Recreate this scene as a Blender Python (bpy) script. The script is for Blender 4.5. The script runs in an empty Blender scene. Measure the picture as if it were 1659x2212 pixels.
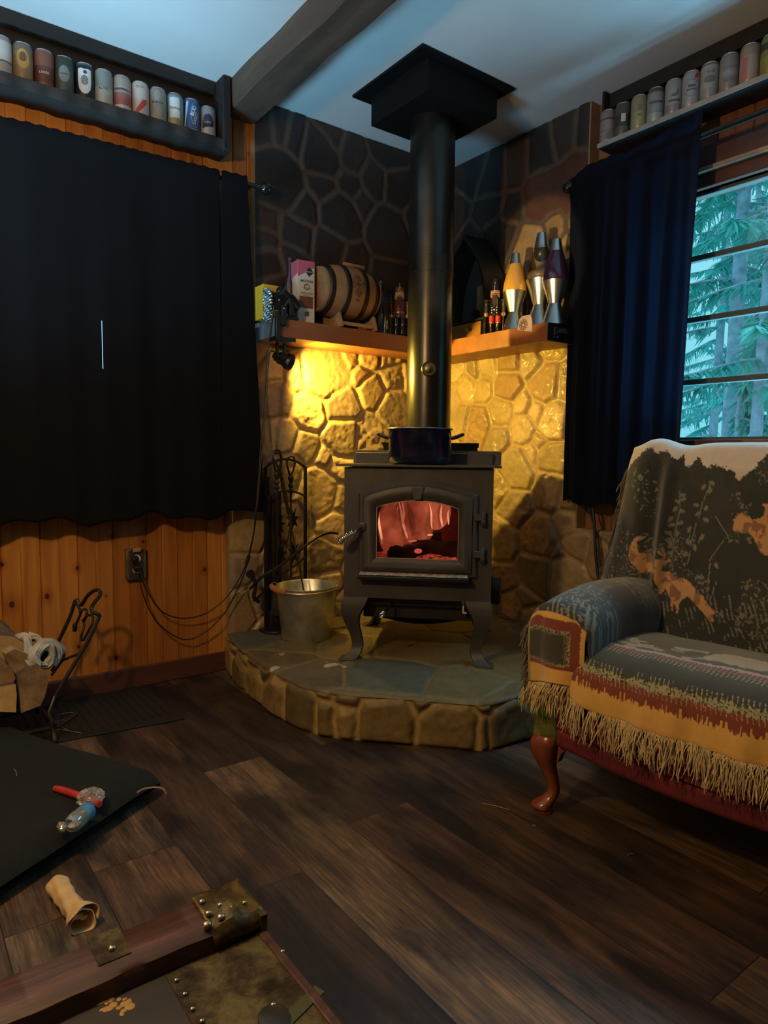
import bpy, bmesh, math, random
import numpy as np
from mathutils import Vector, Matrix
from mathutils.geometry import tessellate_polygon
sc = bpy.context.scene
COL = sc.collection
PI = math.pi

# ------------------------------------------------------------------ camera
F_PX, IMG_W, IMG_H, EYE = 1464.0, 1659.0, 2212.0, 0.9
_y, _p, _r = math.radians(53.2), math.radians(-4.9), 0.011
FWD = Vector((math.cos(_y)*math.cos(_p), math.sin(_y)*math.cos(_p), math.sin(_p)))
_R0 = Vector((math.sin(_y), -math.cos(_y), 0)); _U0 = _R0.cross(FWD)
RGT = _R0*math.cos(_r) + _U0*math.sin(_r); UPV = -_R0*math.sin(_r) + _U0*math.cos(_r)
cam_d = bpy.data.cameras.new('camera'); cam = bpy.data.objects.new('camera', cam_d); COL.objects.link(cam)
m = Matrix((RGT, UPV, -FWD)).transposed().to_4x4(); m.translation = Vector((0, 0, EYE))
cam.matrix_world = m
cam_d.sensor_fit = 'VERTICAL'; cam_d.sensor_height = 24.0; cam_d.lens = F_PX/IMG_H*24.0
cam_d.clip_start = 0.02
sc.camera = cam

def ray(u, v):
    return FWD + RGT*((u-829.5)/F_PX) - UPV*((v-1106)/F_PX)
EYEV = Vector((0, 0, EYE))
def hz(u, v, z): d = ray(u, v); return EYEV + d*((z-EYE)/d.z)      # point of the horizontal plane z seen there
def hy(u, v, y): d = ray(u, v); return EYEV + d*(y/d.y)            # point of the wall plane y
def hx(u, v, x): d = ray(u, v); return EYEV + d*(x/d.x)            # point of the wall plane x

# ------------------------------------------------------------------ world, light, exposure
sc.view_settings.view_transform = 'Standard'
sc.view_settings.look = 'None'
sc.view_settings.exposure = 0.0
sc.view_settings.gamma = 1.0
sc.view_settings.use_curve_mapping = False
w = bpy.data.worlds.new('overcast'); sc.world = w; w.use_nodes = True
nt = w.node_tree; nt.nodes.clear()
o = nt.nodes.new('ShaderNodeOutputWorld'); b = nt.nodes.new('ShaderNodeBackground')
tc = nt.nodes.new('ShaderNodeTexCoord'); sx = nt.nodes.new('ShaderNodeSeparateXYZ'); cr = nt.nodes.new('ShaderNodeValToRGB')
nt.links.new(tc.outputs['Generated'], sx.inputs[0]); nt.links.new(sx.outputs['Z'], cr.inputs[0])
cr.color_ramp.elements[0].position = 0.0; cr.color_ramp.elements[0].color = (0.22, 0.72, 0.86, 1)
cr.color_ramp.elements[1].position = 0.6; cr.color_ramp.elements[1].color = (0.40, 0.86, 1.0, 1)
nt.links.new(cr.outputs[0], b.inputs[0]); b.inputs[1].default_value = 1.15
nt.links.new(b.outputs[0], o.inputs[0])

def lamp(name, kind, loc, aim, color, power, size=0.1, size_y=None, spot=None, blend=0.3, portal=False, spread=None):
    d = bpy.data.lights.new(name, kind); ob = bpy.data.objects.new(name, d); COL.objects.link(ob)
    ob.location = loc
    if aim is not None:
        ob.rotation_euler = (Vector(aim)-Vector(loc)).to_track_quat('-Z', 'Y').to_euler()
    d.color = color; d.energy = power
    if kind == 'AREA':
        d.shape = 'RECTANGLE'; d.size = size; d.size_y = size_y or size
        if portal: d.cycles.is_portal = True
        if spread: d.spread = spread
    else:
        d.shadow_soft_size = size
    if kind == 'SPOT':
        d.spot_size = math.radians(spot); d.spot_blend = blend
    return ob
# daylight: snow-bright ground just outside the right window and the sky over it; then two added, unseen fill panels
lamp('daylight_right', 'AREA', (2.95, 0.60, 0.50), (1.55, 0.70, 2.0), (0.26, 0.66, 1.0), 105, 1.7, 0.8)
lamp('sky_above_window', 'AREA', (3.40, 0.55, 2.95), (1.60, 0.60, 0.70), (0.22, 0.68, 1.0), 200, 2.2, 1.2)
lamp('ceiling_glow_left', 'AREA', (-0.45, 1.75, 0.85), (0.72, 2.30, 2.30), (0.24, 0.66, 1.0), 9.5, 0.5, 0.4, spread=math.radians(75))  # panel added inside the room for the blue glow on the ceiling
lamp('west_fill', 'AREA', (-2.10, 0.6, 1.30), (0.5, 0.8, 1.5), (0.32, 0.68, 1.0), 2.5, 1.0, 1.0)  # unseen blue fill added before the west wall, which has no window
lamp('window_portal', 'AREA', (2.40, 0.75, 1.40), (0.0, 0.75, 1.40), (1, 1, 1), 1, 1.7, 0.9, portal=True)
# warm room lamps left of the frame
lamp('room_lamp', 'POINT', (-0.30, 1.05, 1.62), None, (1.0, 0.62, 0.25), 50, 0.05)
lamp('reading_spot', 'SPOT', (0.02, 1.30, 0.86), (2.33, 1.995, 1.71), (1.0, 0.74, 0.36), 190, 0.012, spot=12.6, blend=0.25)
# the bulb of the lower clip lamp on the mantel
lamp('clip_bulb', 'SPOT', (1.372, 2.470, 1.272), (2.28, 2.22, 0.90), (1.0, 0.66, 0.09), 66, 0.016, spot=150, blend=1.0)
# fire
lamp('fire_glow', 'POINT', (0, 0, 0), None, (1.0, 0.30, 0.12), 2.5, 0.05)

# ------------------------------------------------------------------ materials
def lin(h):
    h = h.lstrip('#'); c = [int(h[i:i+2], 16)/255 for i in (0, 2, 4)]
    return tuple(x/12.92 if x <= .04045 else ((x+.055)/1.055)**2.4 for x in c)
class NT:
    def __init__(s, name):
        s.m = bpy.data.materials.new(name); s.m.use_nodes = True; s.t = s.m.node_tree; s.t.nodes.clear()
        s.out = s.t.nodes.new('ShaderNodeOutputMaterial')
    def n(s, typ, **k):
        nd = s.t.nodes.new('ShaderNode'+typ)
        for a, b in k.items():
            if a.startswith('i_'): nd.inputs[a[2:].replace('_', ' ')].default_value = b
            elif a.startswith('x'): nd.inputs[int(a[1:])].default_value = b
            else: setattr(nd, a, b)
        return nd
    def l(s, a, b): s.t.links.new(a, b)
    def bsdf(s, color=None, rough=.6, metal=0., **k):
        p = s.n('BsdfPrincipled'); p.inputs['Roughness'].default_value = rough; p.inputs['Metallic'].default_value = metal
        if color is not None: p.inputs['Base Color'].default_value = (*color[:3], 1)
        for a, b in k.items(): p.inputs[a.replace('_', ' ')].default_value = b
        s.l(p.outputs[0], s.out.inputs[0]); s.p = p
        return p
    def noise(s, scale, detail=4, rough=.6, vec=None, stretch=None, coord='Object'):
        tcn = s.n('TexCoord'); mp = s.n('Mapping')
        s.l(tcn.outputs[coord], mp.inputs[0])
        if stretch: mp.inputs['Scale'].default_value = stretch
        nz = s.n('TexNoise'); nz.inputs['Scale'].default_value = scale; nz.inputs['Detail'].default_value = detail
        nz.inputs['Roughness'].default_value = rough
        s.l(mp.outputs[0], nz.inputs['Vector'])
        return nz
    def ramp(s, fac, stops):
        r = s.n('ValToRGB'); e = r.color_ramp.elements
        while len(e) < len(stops): e.new(0.5)
        for i, (p, c) in enumerate(stops): e[i].position = p; e[i].color = (*c[:3], 1)
        s.l(fac, r.inputs[0]); return r
    def mix(s, a, b, fac, mode='MIX'):
        mx = s.n('Mix', data_type='RGBA', blend_type=mode)
        for sock, val in ((mx.inputs[0], fac), (mx.inputs[6], a), (mx.inputs[7], b)):
            if hasattr(val, 'links') or hasattr(val, 'is_linked'): s.l(val, sock)
            elif isinstance(val, (tuple, list)): sock.default_value = (*val[:3], 1)
            else: sock.default_value = val
        return mx.outputs[2]
    def bump(s, h, strength=.3, dist=.01):
        bp = s.n('Bump'); bp.inputs['Strength'].default_value = strength; bp.inputs['Distance'].default_value = dist
        s.l(h, bp.inputs['Height']); s.l(bp.outputs[0], s.p.inputs['Normal'])
def M(name, color, rough=.6, metal=0., var=.12, scale=18, bump=0., bscale=60, stretch=None, **k):
    t = NT(name); t.bsdf(color, rough, metal, **k)
    if var:
        nz = t.noise(scale, stretch=stretch)
        a = tuple(c*(1-var*1.6) for c in color); b_ = tuple(min(1, c*(1+var*1.6)) for c in color)
        t.l(t.ramp(nz.outputs[0], [(.3, a), (.7, b_)]).outputs[0], t.p.inputs['Base Color'])
    if bump:
        t.bump(t.noise(bscale, stretch=stretch).outputs[0], bump, .004)
    return t.m
def M_emit(name, color, strength):
    t = NT(name); e = t.n('Emission'); e.inputs[0].default_value = (*color, 1); e.inputs[1].default_value = strength
    t.l(e.outputs[0], t.out.inputs[0]); return t.m
def M_glass(name, color=(1, 1, 1), alpha=.15, rough=.03):
    # thin clear pane: see-through with a faint reflection
    t = NT(name); tr = t.n('BsdfTransparent'); tr.inputs[0].default_value = (*color, 1)
    gl = t.n('BsdfGlossy'); gl.inputs['Roughness'].default_value = rough
    lw = t.n('LayerWeight'); lw.inputs[0].default_value = .5; fr = t.ramp(lw.outputs['Facing'], [(0, (.04,)*3), (.7, (.10,)*3), (1., (.8,)*3)])
    mx = t.n('MixShader'); t.l(fr.outputs[0], mx.inputs[0]); t.l(tr.outputs[0], mx.inputs[1]); t.l(gl.outputs[0], mx.inputs[2])
    t.l(mx.outputs[0], t.out.inputs[0]); return t.m
def M_wood(name, dark, mid, light, stretch=(1, 1, .08), scale=14, rough=.5, bump=.15):
    t = NT(name); t.bsdf(mid, rough)
    nz = t.noise(scale, 6, .65, stretch=stretch); nz2 = t.noise(2.5, 2)
    c = t.ramp(nz.outputs[0], [(.25, dark), (.5, mid), (.75, light)]).outputs[0]
    c = t.mix(c, t.ramp(nz2.outputs[0], [(.35, (.7, .7, .7)), (.65, (1, 1, 1))]).outputs[0], .5, 'MULTIPLY')
    t.l(c, t.p.inputs['Base Color'])
    if bump: t.bump(nz.outputs[0], bump, .003)
    return t.m
def M_attr(name, rough=.8, attr='tint', bump=.3, bscale=90, var=.25, **k):
    t = NT(name); t.bsdf((.5, .5, .5), rough, **k)
    a = t.n('Attribute', attribute_name=attr)
    nz = t.noise(30, 6, .7)
    c = t.mix(a.outputs[0], t.ramp(nz.outputs[0], [(.3, (1-var,)*3), (.7, (1+var,)*3)]).outputs[0], 1.0, 'MULTIPLY')
    t.l(c, t.p.inputs['Base Color'])
    if bump: t.bump(t.noise(bscale, 6, .7).outputs[0], bump, .006)
    return t.m

def M_plastic(name, color, haze=.22):
    t = NT(name); tr = t.n('BsdfTransparent'); tr.inputs[0].default_value = (*color, 1)
    gl = t.n('BsdfGlossy'); gl.inputs['Roughness'].default_value = .12; df = t.n('BsdfDiffuse'); df.inputs[0].default_value = (*color, 1)
    m1 = t.n('MixShader'); m1.inputs[0].default_value = haze; t.l(tr.outputs[0], m1.inputs[1]); t.l(df.outputs[0], m1.inputs[2])
    m2 = t.n('MixShader'); m2.inputs[0].default_value = .22; t.l(m1.outputs[0], m2.inputs[1]); t.l(gl.outputs[0], m2.inputs[2])
    t.l(m2.outputs[0], t.out.inputs[0]); return t.m

# ------------------------------------------------------------------ mesh building
def rotmat(rx=0, ry=0, rz=0):
    return Matrix.Rotation(rz, 3, 'Z') @ Matrix.Rotation(ry, 3, 'Y') @ Matrix.Rotation(rx, 3, 'X')
class MB:
    def __init__(s): s.v = []; s.f = []; s.mi = []; s.cur = 0
    def add(s, vs, fs):
        o = len(s.v); s.v += [tuple(v) for v in vs]; s.f += [tuple(i+o for i in f) for f in fs]; s.mi += [s.cur]*len(fs)
        return s
    def box(s, lo, hi):
        x0, y0, z0 = lo; x1, y1, z1 = hi
        return s.add([(x0,y0,z0),(x1,y0,z0),(x1,y1,z0),(x0,y1,z0),(x0,y0,z1),(x1,y0,z1),(x1,y1,z1),(x0,y1,z1)],
                     [(0,3,2,1),(4,5,6,7),(0,1,5,4),(1,2,6,5),(2,3,7,6),(3,0,4,7)])
    def cbox(s, c, size, R=None):
        h = [a/2 for a in size]; R = R or Matrix.Identity(3); c = Vector(c)
        vs = [c + R @ Vector((sx*h[0], sy*h[1], sz*h[2])) for sz in (-1, 1) for sx, sy in ((-1,-1),(1,-1),(1,1),(-1,1))]
        return s.add(vs, [(0,3,2,1),(4,5,6,7),(0,1,5,4),(1,2,6,5),(2,3,7,6),(3,0,4,7)])
    def lathe(s, prof, c=(0,0,0), n=24, R=None, cap=True, ell=(1, 1)):
        R = R or Matrix.Identity(3); c = Vector(c); vs = []; fs = []
        for r, z in prof:
            for i in range(n):
                a = 2*PI*i/n; vs.append(c + R @ Vector((r*math.cos(a)*ell[0], r*math.sin(a)*ell[1], z)))
        for k in range(len(prof)-1):
            for i in range(n):
                j = (i+1) % n; fs.append((k*n+i, k*n+j, (k+1)*n+j, (k+1)*n+i))
        if cap:
            fs.append(tuple(range(n-1, -1, -1))); L = (len(prof)-1)*n; fs.append(tuple(L+i for i in range(n)))
        return s.add(vs, fs)
    def tube(s, pts, r, n=8, closed=False, flat=1.0, smooth=0):
        P = [Vector(p) for p in pts]
        rr = list(r) if isinstance(r, (list, tuple)) else [r]*len(P)
        if smooth: P, rr = spline(P, smooth, closed, rr)
        N = len(P); vs = []; fs = []; up = None
        for i in range(N):
            if closed: t = (P[(i+1) % N]-P[i-1])
            else: t = P[min(i+1, N-1)]-P[max(i-1, 0)]
            t = t.normalized() if t.length > 1e-9 else Vector((0, 0, 1))
            if up is None:
                up = Vector((0, 0, 1)) if abs(t.z) < .9 else Vector((1, 0, 0))
            side = t.cross(up).normalized(); up = side.cross(t).normalized()
            for k in range(n):
                a = 2*PI*k/n; vs.append(P[i] + side*(rr[i]*math.cos(a)) + up*(rr[i]*flat*math.sin(a)))
        for i in range(N if closed else N-1):
            j = (i+1) % N
            for k in range(n):
                l = (k+1) % n; fs.append((i*n+k, i*n+l, j*n+l, j*n+k))
        if not closed: fs.append(tuple(range(n-1, -1, -1))); fs.append(tuple((N-1)*n+k for k in range(n)))
        return s.add(vs, fs)
    def sphere(s, c, r, nu=16, nv=10, R=None):
        rx, ry, rz = r if isinstance(r, (tuple, list)) else (r, r, r)
        prof = [(math.sin(PI*k/nv), -math.cos(PI*k/nv)) for k in range(nv+1)]
        R = R or Matrix.Identity(3); c = Vector(c); vs = []; fs = []
        for a, b in prof:
            a = max(a, 1e-4)
            for i in range(nu):
                t = 2*PI*i/nu; vs.append(c + R @ Vector((a*math.cos(t)*rx, a*math.sin(t)*ry, b*rz)))
        for k in range(nv):
            for i in range(nu):
                j = (i+1) % nu; fs.append((k*nu+i, k*nu+j, (k+1)*nu+j, (k+1)*nu+i))
        return s.add(vs, fs)
    def grid(s, fn, nu, nv, wrap=False):
        vs = [fn(i/(nu if wrap else nu-1), j/(nv-1)) for j in range(nv) for i in range(nu)]
        fs = [(j*nu+i, j*nu+(i+1) % nu, (j+1)*nu+(i+1) % nu, (j+1)*nu+i) for j in range(nv-1) for i in range(nu if wrap else nu-1)]
        return s.add(vs, fs)
    def prism(s, poly, fn, t0, t1):
        """poly: 2-D outline; fn(a, b, t) gives the 3-D point; extruded from t0 to t1"""
        n = len(poly)
        vs = [fn(a, b_, t0) for a, b_ in poly] + [fn(a, b_, t1) for a, b_ in poly]
        tri = tessellate_polygon([[Vector((a, b_, 0)) for a, b_ in poly]])
        fs = [tuple(t) for t in tri] + [tuple(i+n for i in reversed(t)) for t in tri]
        fs += [(i, (i+1) % n, (i+1) % n+n, i+n) for i in range(n)]
        return s.add(vs, fs)
    def build(s, name, mat, parent=None, smooth=True, bevel=0, loc=None, angle=40, attr=None, subsurf=0, solid=0, bseg=2):
        me = bpy.data.meshes.new(name)
        off = Vector(parent.location) if parent is not None and parent.parent is None else (Vector(parent['_w']) if parent is not None else Vector((0, 0, 0)))
        org = off if parent is not None else Vector(loc or (0, 0, 0))
        me.from_pydata([tuple(Vector(v)-org) for v in s.v], [], s.f)
        for mt in (mat if isinstance(mat, (list, tuple)) else [mat]): me.materials.append(mt)
        me.polygons.foreach_set('material_index', s.mi)
        bm = bmesh.new(); bm.from_mesh(me); bmesh.ops.recalc_face_normals(bm, faces=bm.faces); bm.to_mesh(me); bm.free()
        if attr is not None:
            ca = me.color_attributes.new('tint', 'FLOAT_COLOR', 'POINT'); ca.data.foreach_set('color', np.asarray(attr, dtype=np.float32).ravel())
        if smooth:
            me.polygons.foreach_set('use_smooth', [True]*len(me.polygons))
            me.set_sharp_from_angle(angle=math.radians(angle))
        ob = bpy.data.objects.new(name, me); COL.objects.link(ob)
        if parent is not None: ob.parent = parent; ob['_w'] = tuple(org)
        else: ob.location = org
        if bevel:
            b_ = ob.modifiers.new('bevel', 'BEVEL'); b_.width = bevel; b_.segments = bseg; b_.limit_method = 'ANGLE'; b_.angle_limit = math.radians(50)
        if solid:
            b_ = ob.modifiers.new('solid', 'SOLIDIFY'); b_.thickness = solid; b_.offset = 0
        if subsurf:
            b_ = ob.modifiers.new('sub', 'SUBSURF'); b_.levels = subsurf; b_.render_levels = subsurf
        return ob
def spline(P, k, closed=False, rr=None):
    N = len(P); out = []; ro = []
    segs = N if closed else N-1
    for i in range(segs):
        p0 = P[(i-1) % N] if closed or i > 0 else P[0]; p1 = P[i]; p2 = P[(i+1) % N]
        p3 = P[(i+2) % N] if closed or i+2 < N else P[-1]
        for j in range(k):
            t = j/k; t2 = t*t; t3 = t2*t
            out.append(.5*((2*p1)+(-p0+p2)*t+(2*p0-5*p1+4*p2-p3)*t2+(-p0+3*p1-3*p2+p3)*t3))
            if rr: ro.append(rr[i]*(1-t)+rr[(i+1) % N]*t)
    if not closed:
        out.append(P[-1]); ro.append(rr[-1] if rr else 0)
    return (out, ro) if rr else out
def thing(name, label, cat, loc=(0, 0, 0), group=None):
    o = bpy.data.objects.new(name, None); COL.objects.link(o); o.location = loc; o.empty_display_size = .05
    o['label'] = label; o['category'] = cat
    if group: o['group'] = group
    return o
def tag(o, label, cat, group=None, kind=None):
    o['label'] = label; o['category'] = cat
    if group: o['group'] = group
    if kind: o['kind'] = kind
    return o
def struct(o): o['kind'] = 'structure'; return o
def text_mesh(txt, size, bold=False, extrude=0.0):
    """flat lettering as triangles in its own x-y plane, centred"""
    cu = bpy.data.curves.new('t', 'FONT'); cu.body = txt; cu.size = size; cu.align_x = 'CENTER'; cu.align_y = 'CENTER'
    cu.resolution_u = 2
    if bold: cu.offset = size*.02
    ob = bpy.data.objects.new('t', cu); COL.objects.link(ob)
    dg = bpy.context.evaluated_depsgraph_get(); me = ob.evaluated_get(dg).to_mesh()
    vs = [v.co.copy() for v in me.vertices]; fs = [tuple(p.vertices) for p in me.polygons]
    bpy.data.objects.remove(ob); bpy.data.curves.remove(cu)
    return vs, fs
def text_on(mb, txt, size, fn, bold=True):
    vs, fs = text_mesh(txt, size, bold); mb.add([fn(v.x, v.y) for v in vs], fs)
random.seed(7)
rng = np.random.default_rng(5)
def vnoise(x, y, seed=0, scale=1.0):
    """smooth value noise on numpy arrays, range -1..1"""
    r = np.random.default_rng(seed); T = r.uniform(-1, 1, (256, 256))
    x = np.asarray(x)*scale; y = np.asarray(y)*scale
    xi = np.floor(x).astype(int); yi = np.floor(y).astype(int); fx = x-xi; fy = y-yi
    fx = fx*fx*(3-2*fx); fy = fy*fy*(3-2*fy)
    a = T[xi % 256, yi % 256]; b_ = T[(xi+1) % 256, yi % 256]; c = T[xi % 256, (yi+1) % 256]; d = T[(xi+1) % 256, (yi+1) % 256]
    return (a*(1-fx)+b_*fx)*(1-fy)+(c*(1-fx)+d*fx)*fy
def fbm(x, y, seed=0, scale=1.0, octv=4):
    s = 0; amp = 1; tot = 0
    for k in range(octv):
        s = s+amp*vnoise(x+k*17.3, y-k*9.1, seed+k, scale*2**k); tot += amp; amp *= .5
    return s/tot
# ------------------------------------------------------------------ materials used
BLACKM = M('black_iron', (.022, .020, .018), .5, .3, .2, bump=.1, bscale=120)
STOVE = M('stove_paint', (.060, .056, .050), .52, .3, .15, 9, bump=.06, bscale=160)
PIPE = M('pipe_steel', (.055, .052, .046), .30, .85, .2, 6)
CHROME = M('chrome', (.75, .74, .72), .18, 1, .05)
PINE = M_wood('pine', (.30, .105, .020), (.46, .185, .040), (.55, .25, .06), (1, 1, .05), 10, .42, .05)
MANTELW = M_wood('stained_oak', (.24, .075, .022), (.34, .115, .034), (.42, .16, .05), (.12, 1, 1), 12, .45, .05)
CURT = None

# ------------------------------------------------------------------ room
H = 2.30; YW = 2.60; XW = 2.38
# floor planks run away from the window wall
t = NT('floor_planks'); t.bsdf((.05, .035, .025), .52)
tcn = t.n('TexCoord'); sp = t.n('SeparateXYZ'); t.l(tcn.outputs['Object'], sp.inputs[0])
def mth(op, a, b=None, c=None):
    nd = t.n('Math', operation=op)
    for i, q in enumerate((a, b, c)):
        if q is None: continue
        if hasattr(q, 'is_linked'): t.l(q, nd.inputs[i])
        else: nd.inputs[i].default_value = q
    return nd.outputs[0]
PW = .183
row = mth('FLOOR', mth('DIVIDE', mth('ADD', sp.outputs[0], 5*PW-.70+PW*0), PW))
fx = mth('FRACT', mth('DIVIDE', mth('ADD', sp.outputs[0], 5*PW-.70), PW))
wn = t.n('TexWhiteNoise', noise_dimensions='1D'); t.l(row, wn.inputs['W'])
yy = mth('DIVIDE', mth('ADD', sp.outputs[1], mth('MULTIPLY', wn.outputs['Value'], 1.22)), 1.22)
colm = mth('FLOOR', yy); fy = mth('FRACT', yy)
cb = t.n('CombineXYZ'); t.l(row, cb.inputs[0]); t.l(colm, cb.inputs[1])
wn2 = t.n('TexWhiteNoise', noise_dimensions='3D'); t.l(cb.outputs[0], wn2.inputs['Vector'])
cb2 = t.n('CombineXYZ'); t.l(mth('ADD', mth('MULTIPLY', sp.outputs[0], 1.0), mth('MULTIPLY', wn2.outputs['Value'], 31)), cb2.inputs[0])
t.l(mth('MULTIPLY', sp.outputs[1], .13), cb2.inputs[1]); t.l(mth('MULTIPLY', wn2.outputs['Value'], 17), cb2.inputs[2])
nz = t.n('TexNoise'); t.l(cb2.outputs[0], nz.inputs['Vector']); nz.inputs['Scale'].default_value = 26; nz.inputs['Detail'].default_value = 8; nz.inputs['Roughness'].default_value = .72; nz.inputs['Distortion'].default_value = .35
cb3 = t.n('CombineXYZ'); t.l(mth('ADD', sp.outputs[0], mth('MULTIPLY', wn2.outputs['Value'], 11)), cb3.inputs[0]); t.l(mth('MULTIPLY', sp.outputs[1], .35), cb3.inputs[1])
nz2 = t.n('TexNoise'); t.l(cb3.outputs[0], nz2.inputs['Vector']); nz2.inputs['Scale'].default_value = 7; nz2.inputs['Detail'].default_value = 4; nz2.inputs['Distortion'].default_value = .8
base = t.ramp(wn2.outputs['Value'], [(0., (.034, .021, .015)), (.35, (.070, .041, .026)), (.7, (.105, .066, .040)), (1., (.155, .108, .068))]).outputs[0]
c = t.mix(base, t.ramp(nz.outputs[0], [(.30, (.22, .20, .20)), (.5, (.85, .85, .85)), (.70, (1.75, 1.6, 1.4))]).outputs[0], 1., 'MULTIPLY')
c = t.mix(c, t.ramp(nz2.outputs[0], [(.36, (.26, .26, .29)), (.50, (.9, .9, .9)), (.66, (1.5, 1.38, 1.15))]).outputs[0], 1., 'MULTIPLY')
cb4 = t.n('CombineXYZ'); t.l(mth('ADD', sp.outputs[0], mth('MULTIPLY', wn2.outputs['Value'], 7)), cb4.inputs[0]); t.l(mth('MULTIPLY', sp.outputs[1], .035), cb4.inputs[1])
nz3 = t.n('TexNoise'); t.l(cb4.outputs[0], nz3.inputs['Vector']); nz3.inputs['Scale'].default_value = 190; nz3.inputs['Detail'].default_value = 4; nz3.inputs['Roughness'].default_value = .7
c = t.mix(c, t.ramp(nz3.outputs[0], [(.30, (.42, .42, .42)), (.5, (1, 1, 1)), (.70, (1.55, 1.5, 1.45))]).outputs[0], 1., 'MULTIPLY')
edge = mth('MINIMUM', mth('MINIMUM', fx, mth('SUBTRACT', 1., fx)), mth('MULTIPLY', mth('MINIMUM', fy, mth('SUBTRACT', 1., fy)), 6.6))
seam = mth('LESS_THAN', edge, .006)
c = t.mix(c, (.01, .008, .007), seam)
t.l(c, t.p.inputs['Base Color'])
t.bump(mth('SUBTRACT', mth('MULTIPLY', nz.outputs[0], .4), mth('MULTIPLY', seam, .6)), .25, .003)
t.l(t.ramp(nz.outputs[0], [(.3, (.62,)*3), (.7, (.42,)*3)]).outputs[0], t.p.inputs['Roughness'])
struct(MB().box((-2.3, -2.3, -.05), (XW+.1, YW+.1, 0)).build('floor', t.m))
CEIL = M('ceiling_paint', (.66, .65, .63), .85, 0, .03, 3, bump=.05, bscale=220)
struct(MB().box((-2.3, -2.3, H), (XW+.1, YW+.1, H+.05)).build('ceiling', CEIL))

# tongue-and-groove pine wall: boards .122 wide with a bead in the middle
def plank_wall(mb, fn, a0, a1, z0, z1, first):
    step = .122; P = []
    k = math.floor((a0-first)/step)-1
    while True:
        g = first+k*step
        for d, dep in ((-.004, 0), (0, .006), (.004, 0), (step/2-.0035, 0), (step/2, .0025), (step/2+.0035, 0)):
            P.append((g+d, dep))
        k += 1
        if g > a1: break
    P = [p for p in P if a0 < p[0] < a1]; P = [(a0, 0)]+P+[(a1, 0)]
    vs = [fn(a, dep, z0) for a, dep in P]+[fn(a, dep, z1) for a, dep in P]; n = len(P)
    mb.add(vs, [(i, i+1, n+i+1, n+i) for i in range(n-1)])
def pine_mat(name, cols, kc=(.09, .025, .010), axis=0, rough=.42):
    t = NT(name); t.bsdf(cols[1], rough)
    tcn = t.n('TexCoord'); sp = t.n('SeparateXYZ'); t.l(tcn.outputs['Object'], sp.inputs[0])
    def mth(op, a, b=None):
        nd = t.n('Math', operation=op)
        for i, q in enumerate((a, b)):
            if q is None: continue
            if hasattr(q, 'is_linked'): t.l(q, nd.inputs[i])
            else: nd.inputs[i].default_value = q
        return nd.outputs[0]
    A = sp.outputs[axis]
    bid = mth('FLOOR', mth('DIVIDE', mth('SUBTRACT', A, 1.40 if axis else 1.057), .122))
    wn = t.n('TexWhiteNoise', noise_dimensions='1D'); t.l(bid, wn.inputs['W'])
    cb = t.n('CombineXYZ'); t.l(mth('ADD', A, mth('MULTIPLY', wn.outputs['Value'], 13)), cb.inputs[0]); t.l(mth('MULTIPLY', sp.outputs[2], .06), cb.inputs[2])
    nz = t.n('TexNoise'); t.l(cb.outputs[0], nz.inputs['Vector']); nz.inputs['Scale'].default_value = 34; nz.inputs['Detail'].default_value = 5; nz.inputs['Distortion'].default_value = .6
    c = t.ramp(nz.outputs[0], [(.3, cols[0]), (.5, cols[1]), (.7, cols[2])]).outputs[0]
    c = t.mix(c, t.ramp(wn.outputs['Value'], [(0, (.70, .58, .50)), (.5, (1, 1, 1)), (1, (1.12, 1.15, 1.1))]).outputs[0], 1., 'MULTIPLY')
    # knots
    cbk = t.n('CombineXYZ'); t.l(A, cbk.inputs[0]); t.l(mth('MULTIPLY', sp.outputs[2], .75), cbk.inputs[1])
    vo = t.n('TexVoronoi', voronoi_dimensions='2D'); t.l(cbk.outputs[0], vo.inputs['Vector']); vo.inputs['Scale'].default_value = 8.5
    sepc = t.n('SeparateColor'); t.l(vo.outputs['Color'], sepc.inputs[0])
    rad = mth('MULTIPLY', mth('MAXIMUM', mth('SUBTRACT', sepc.outputs[0], .45), 0.0), .15)
    k = t.ramp(mth('DIVIDE', vo.outputs['Distance'], mth('ADD', rad, .001)), [(.0, (1, 1, 1)), (.75, (.95,)*3), (1.0, (0, 0, 0))]).outputs[0]
    c = t.mix(c, kc, k)
    halo = t.ramp(mth('DIVIDE', vo.outputs['Distance'], mth('ADD', mth('MULTIPLY', rad, 4.), .001)), [(.1, (.65, .5, .45)), (1., (1, 1, 1))]).outputs[0]
    c = t.mix(c, halo, 1., 'MULTIPLY')
    t.l(c, t.p.inputs['Base Color']); t.bump(nz.outputs[0], .06, .003)
    return t.m
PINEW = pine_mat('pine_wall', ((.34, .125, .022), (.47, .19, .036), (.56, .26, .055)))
PINER = pine_mat('pine_wall_reddish', ((.20, .085, .045), (.27, .12, .065), (.32, .155, .085)), axis=1)  # darker, redder boards for the right wall
mb = MB()
plank_wall(mb, lambda a, d, z: (a, YW+d, z), -2.3, 1.30, 0, H, 1.057)
mb.box((-2.3, YW+.012, 0), (XW+.1, YW+.06, H))
struct(mb.build('wall_left', PINEW, smooth=False))
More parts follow.
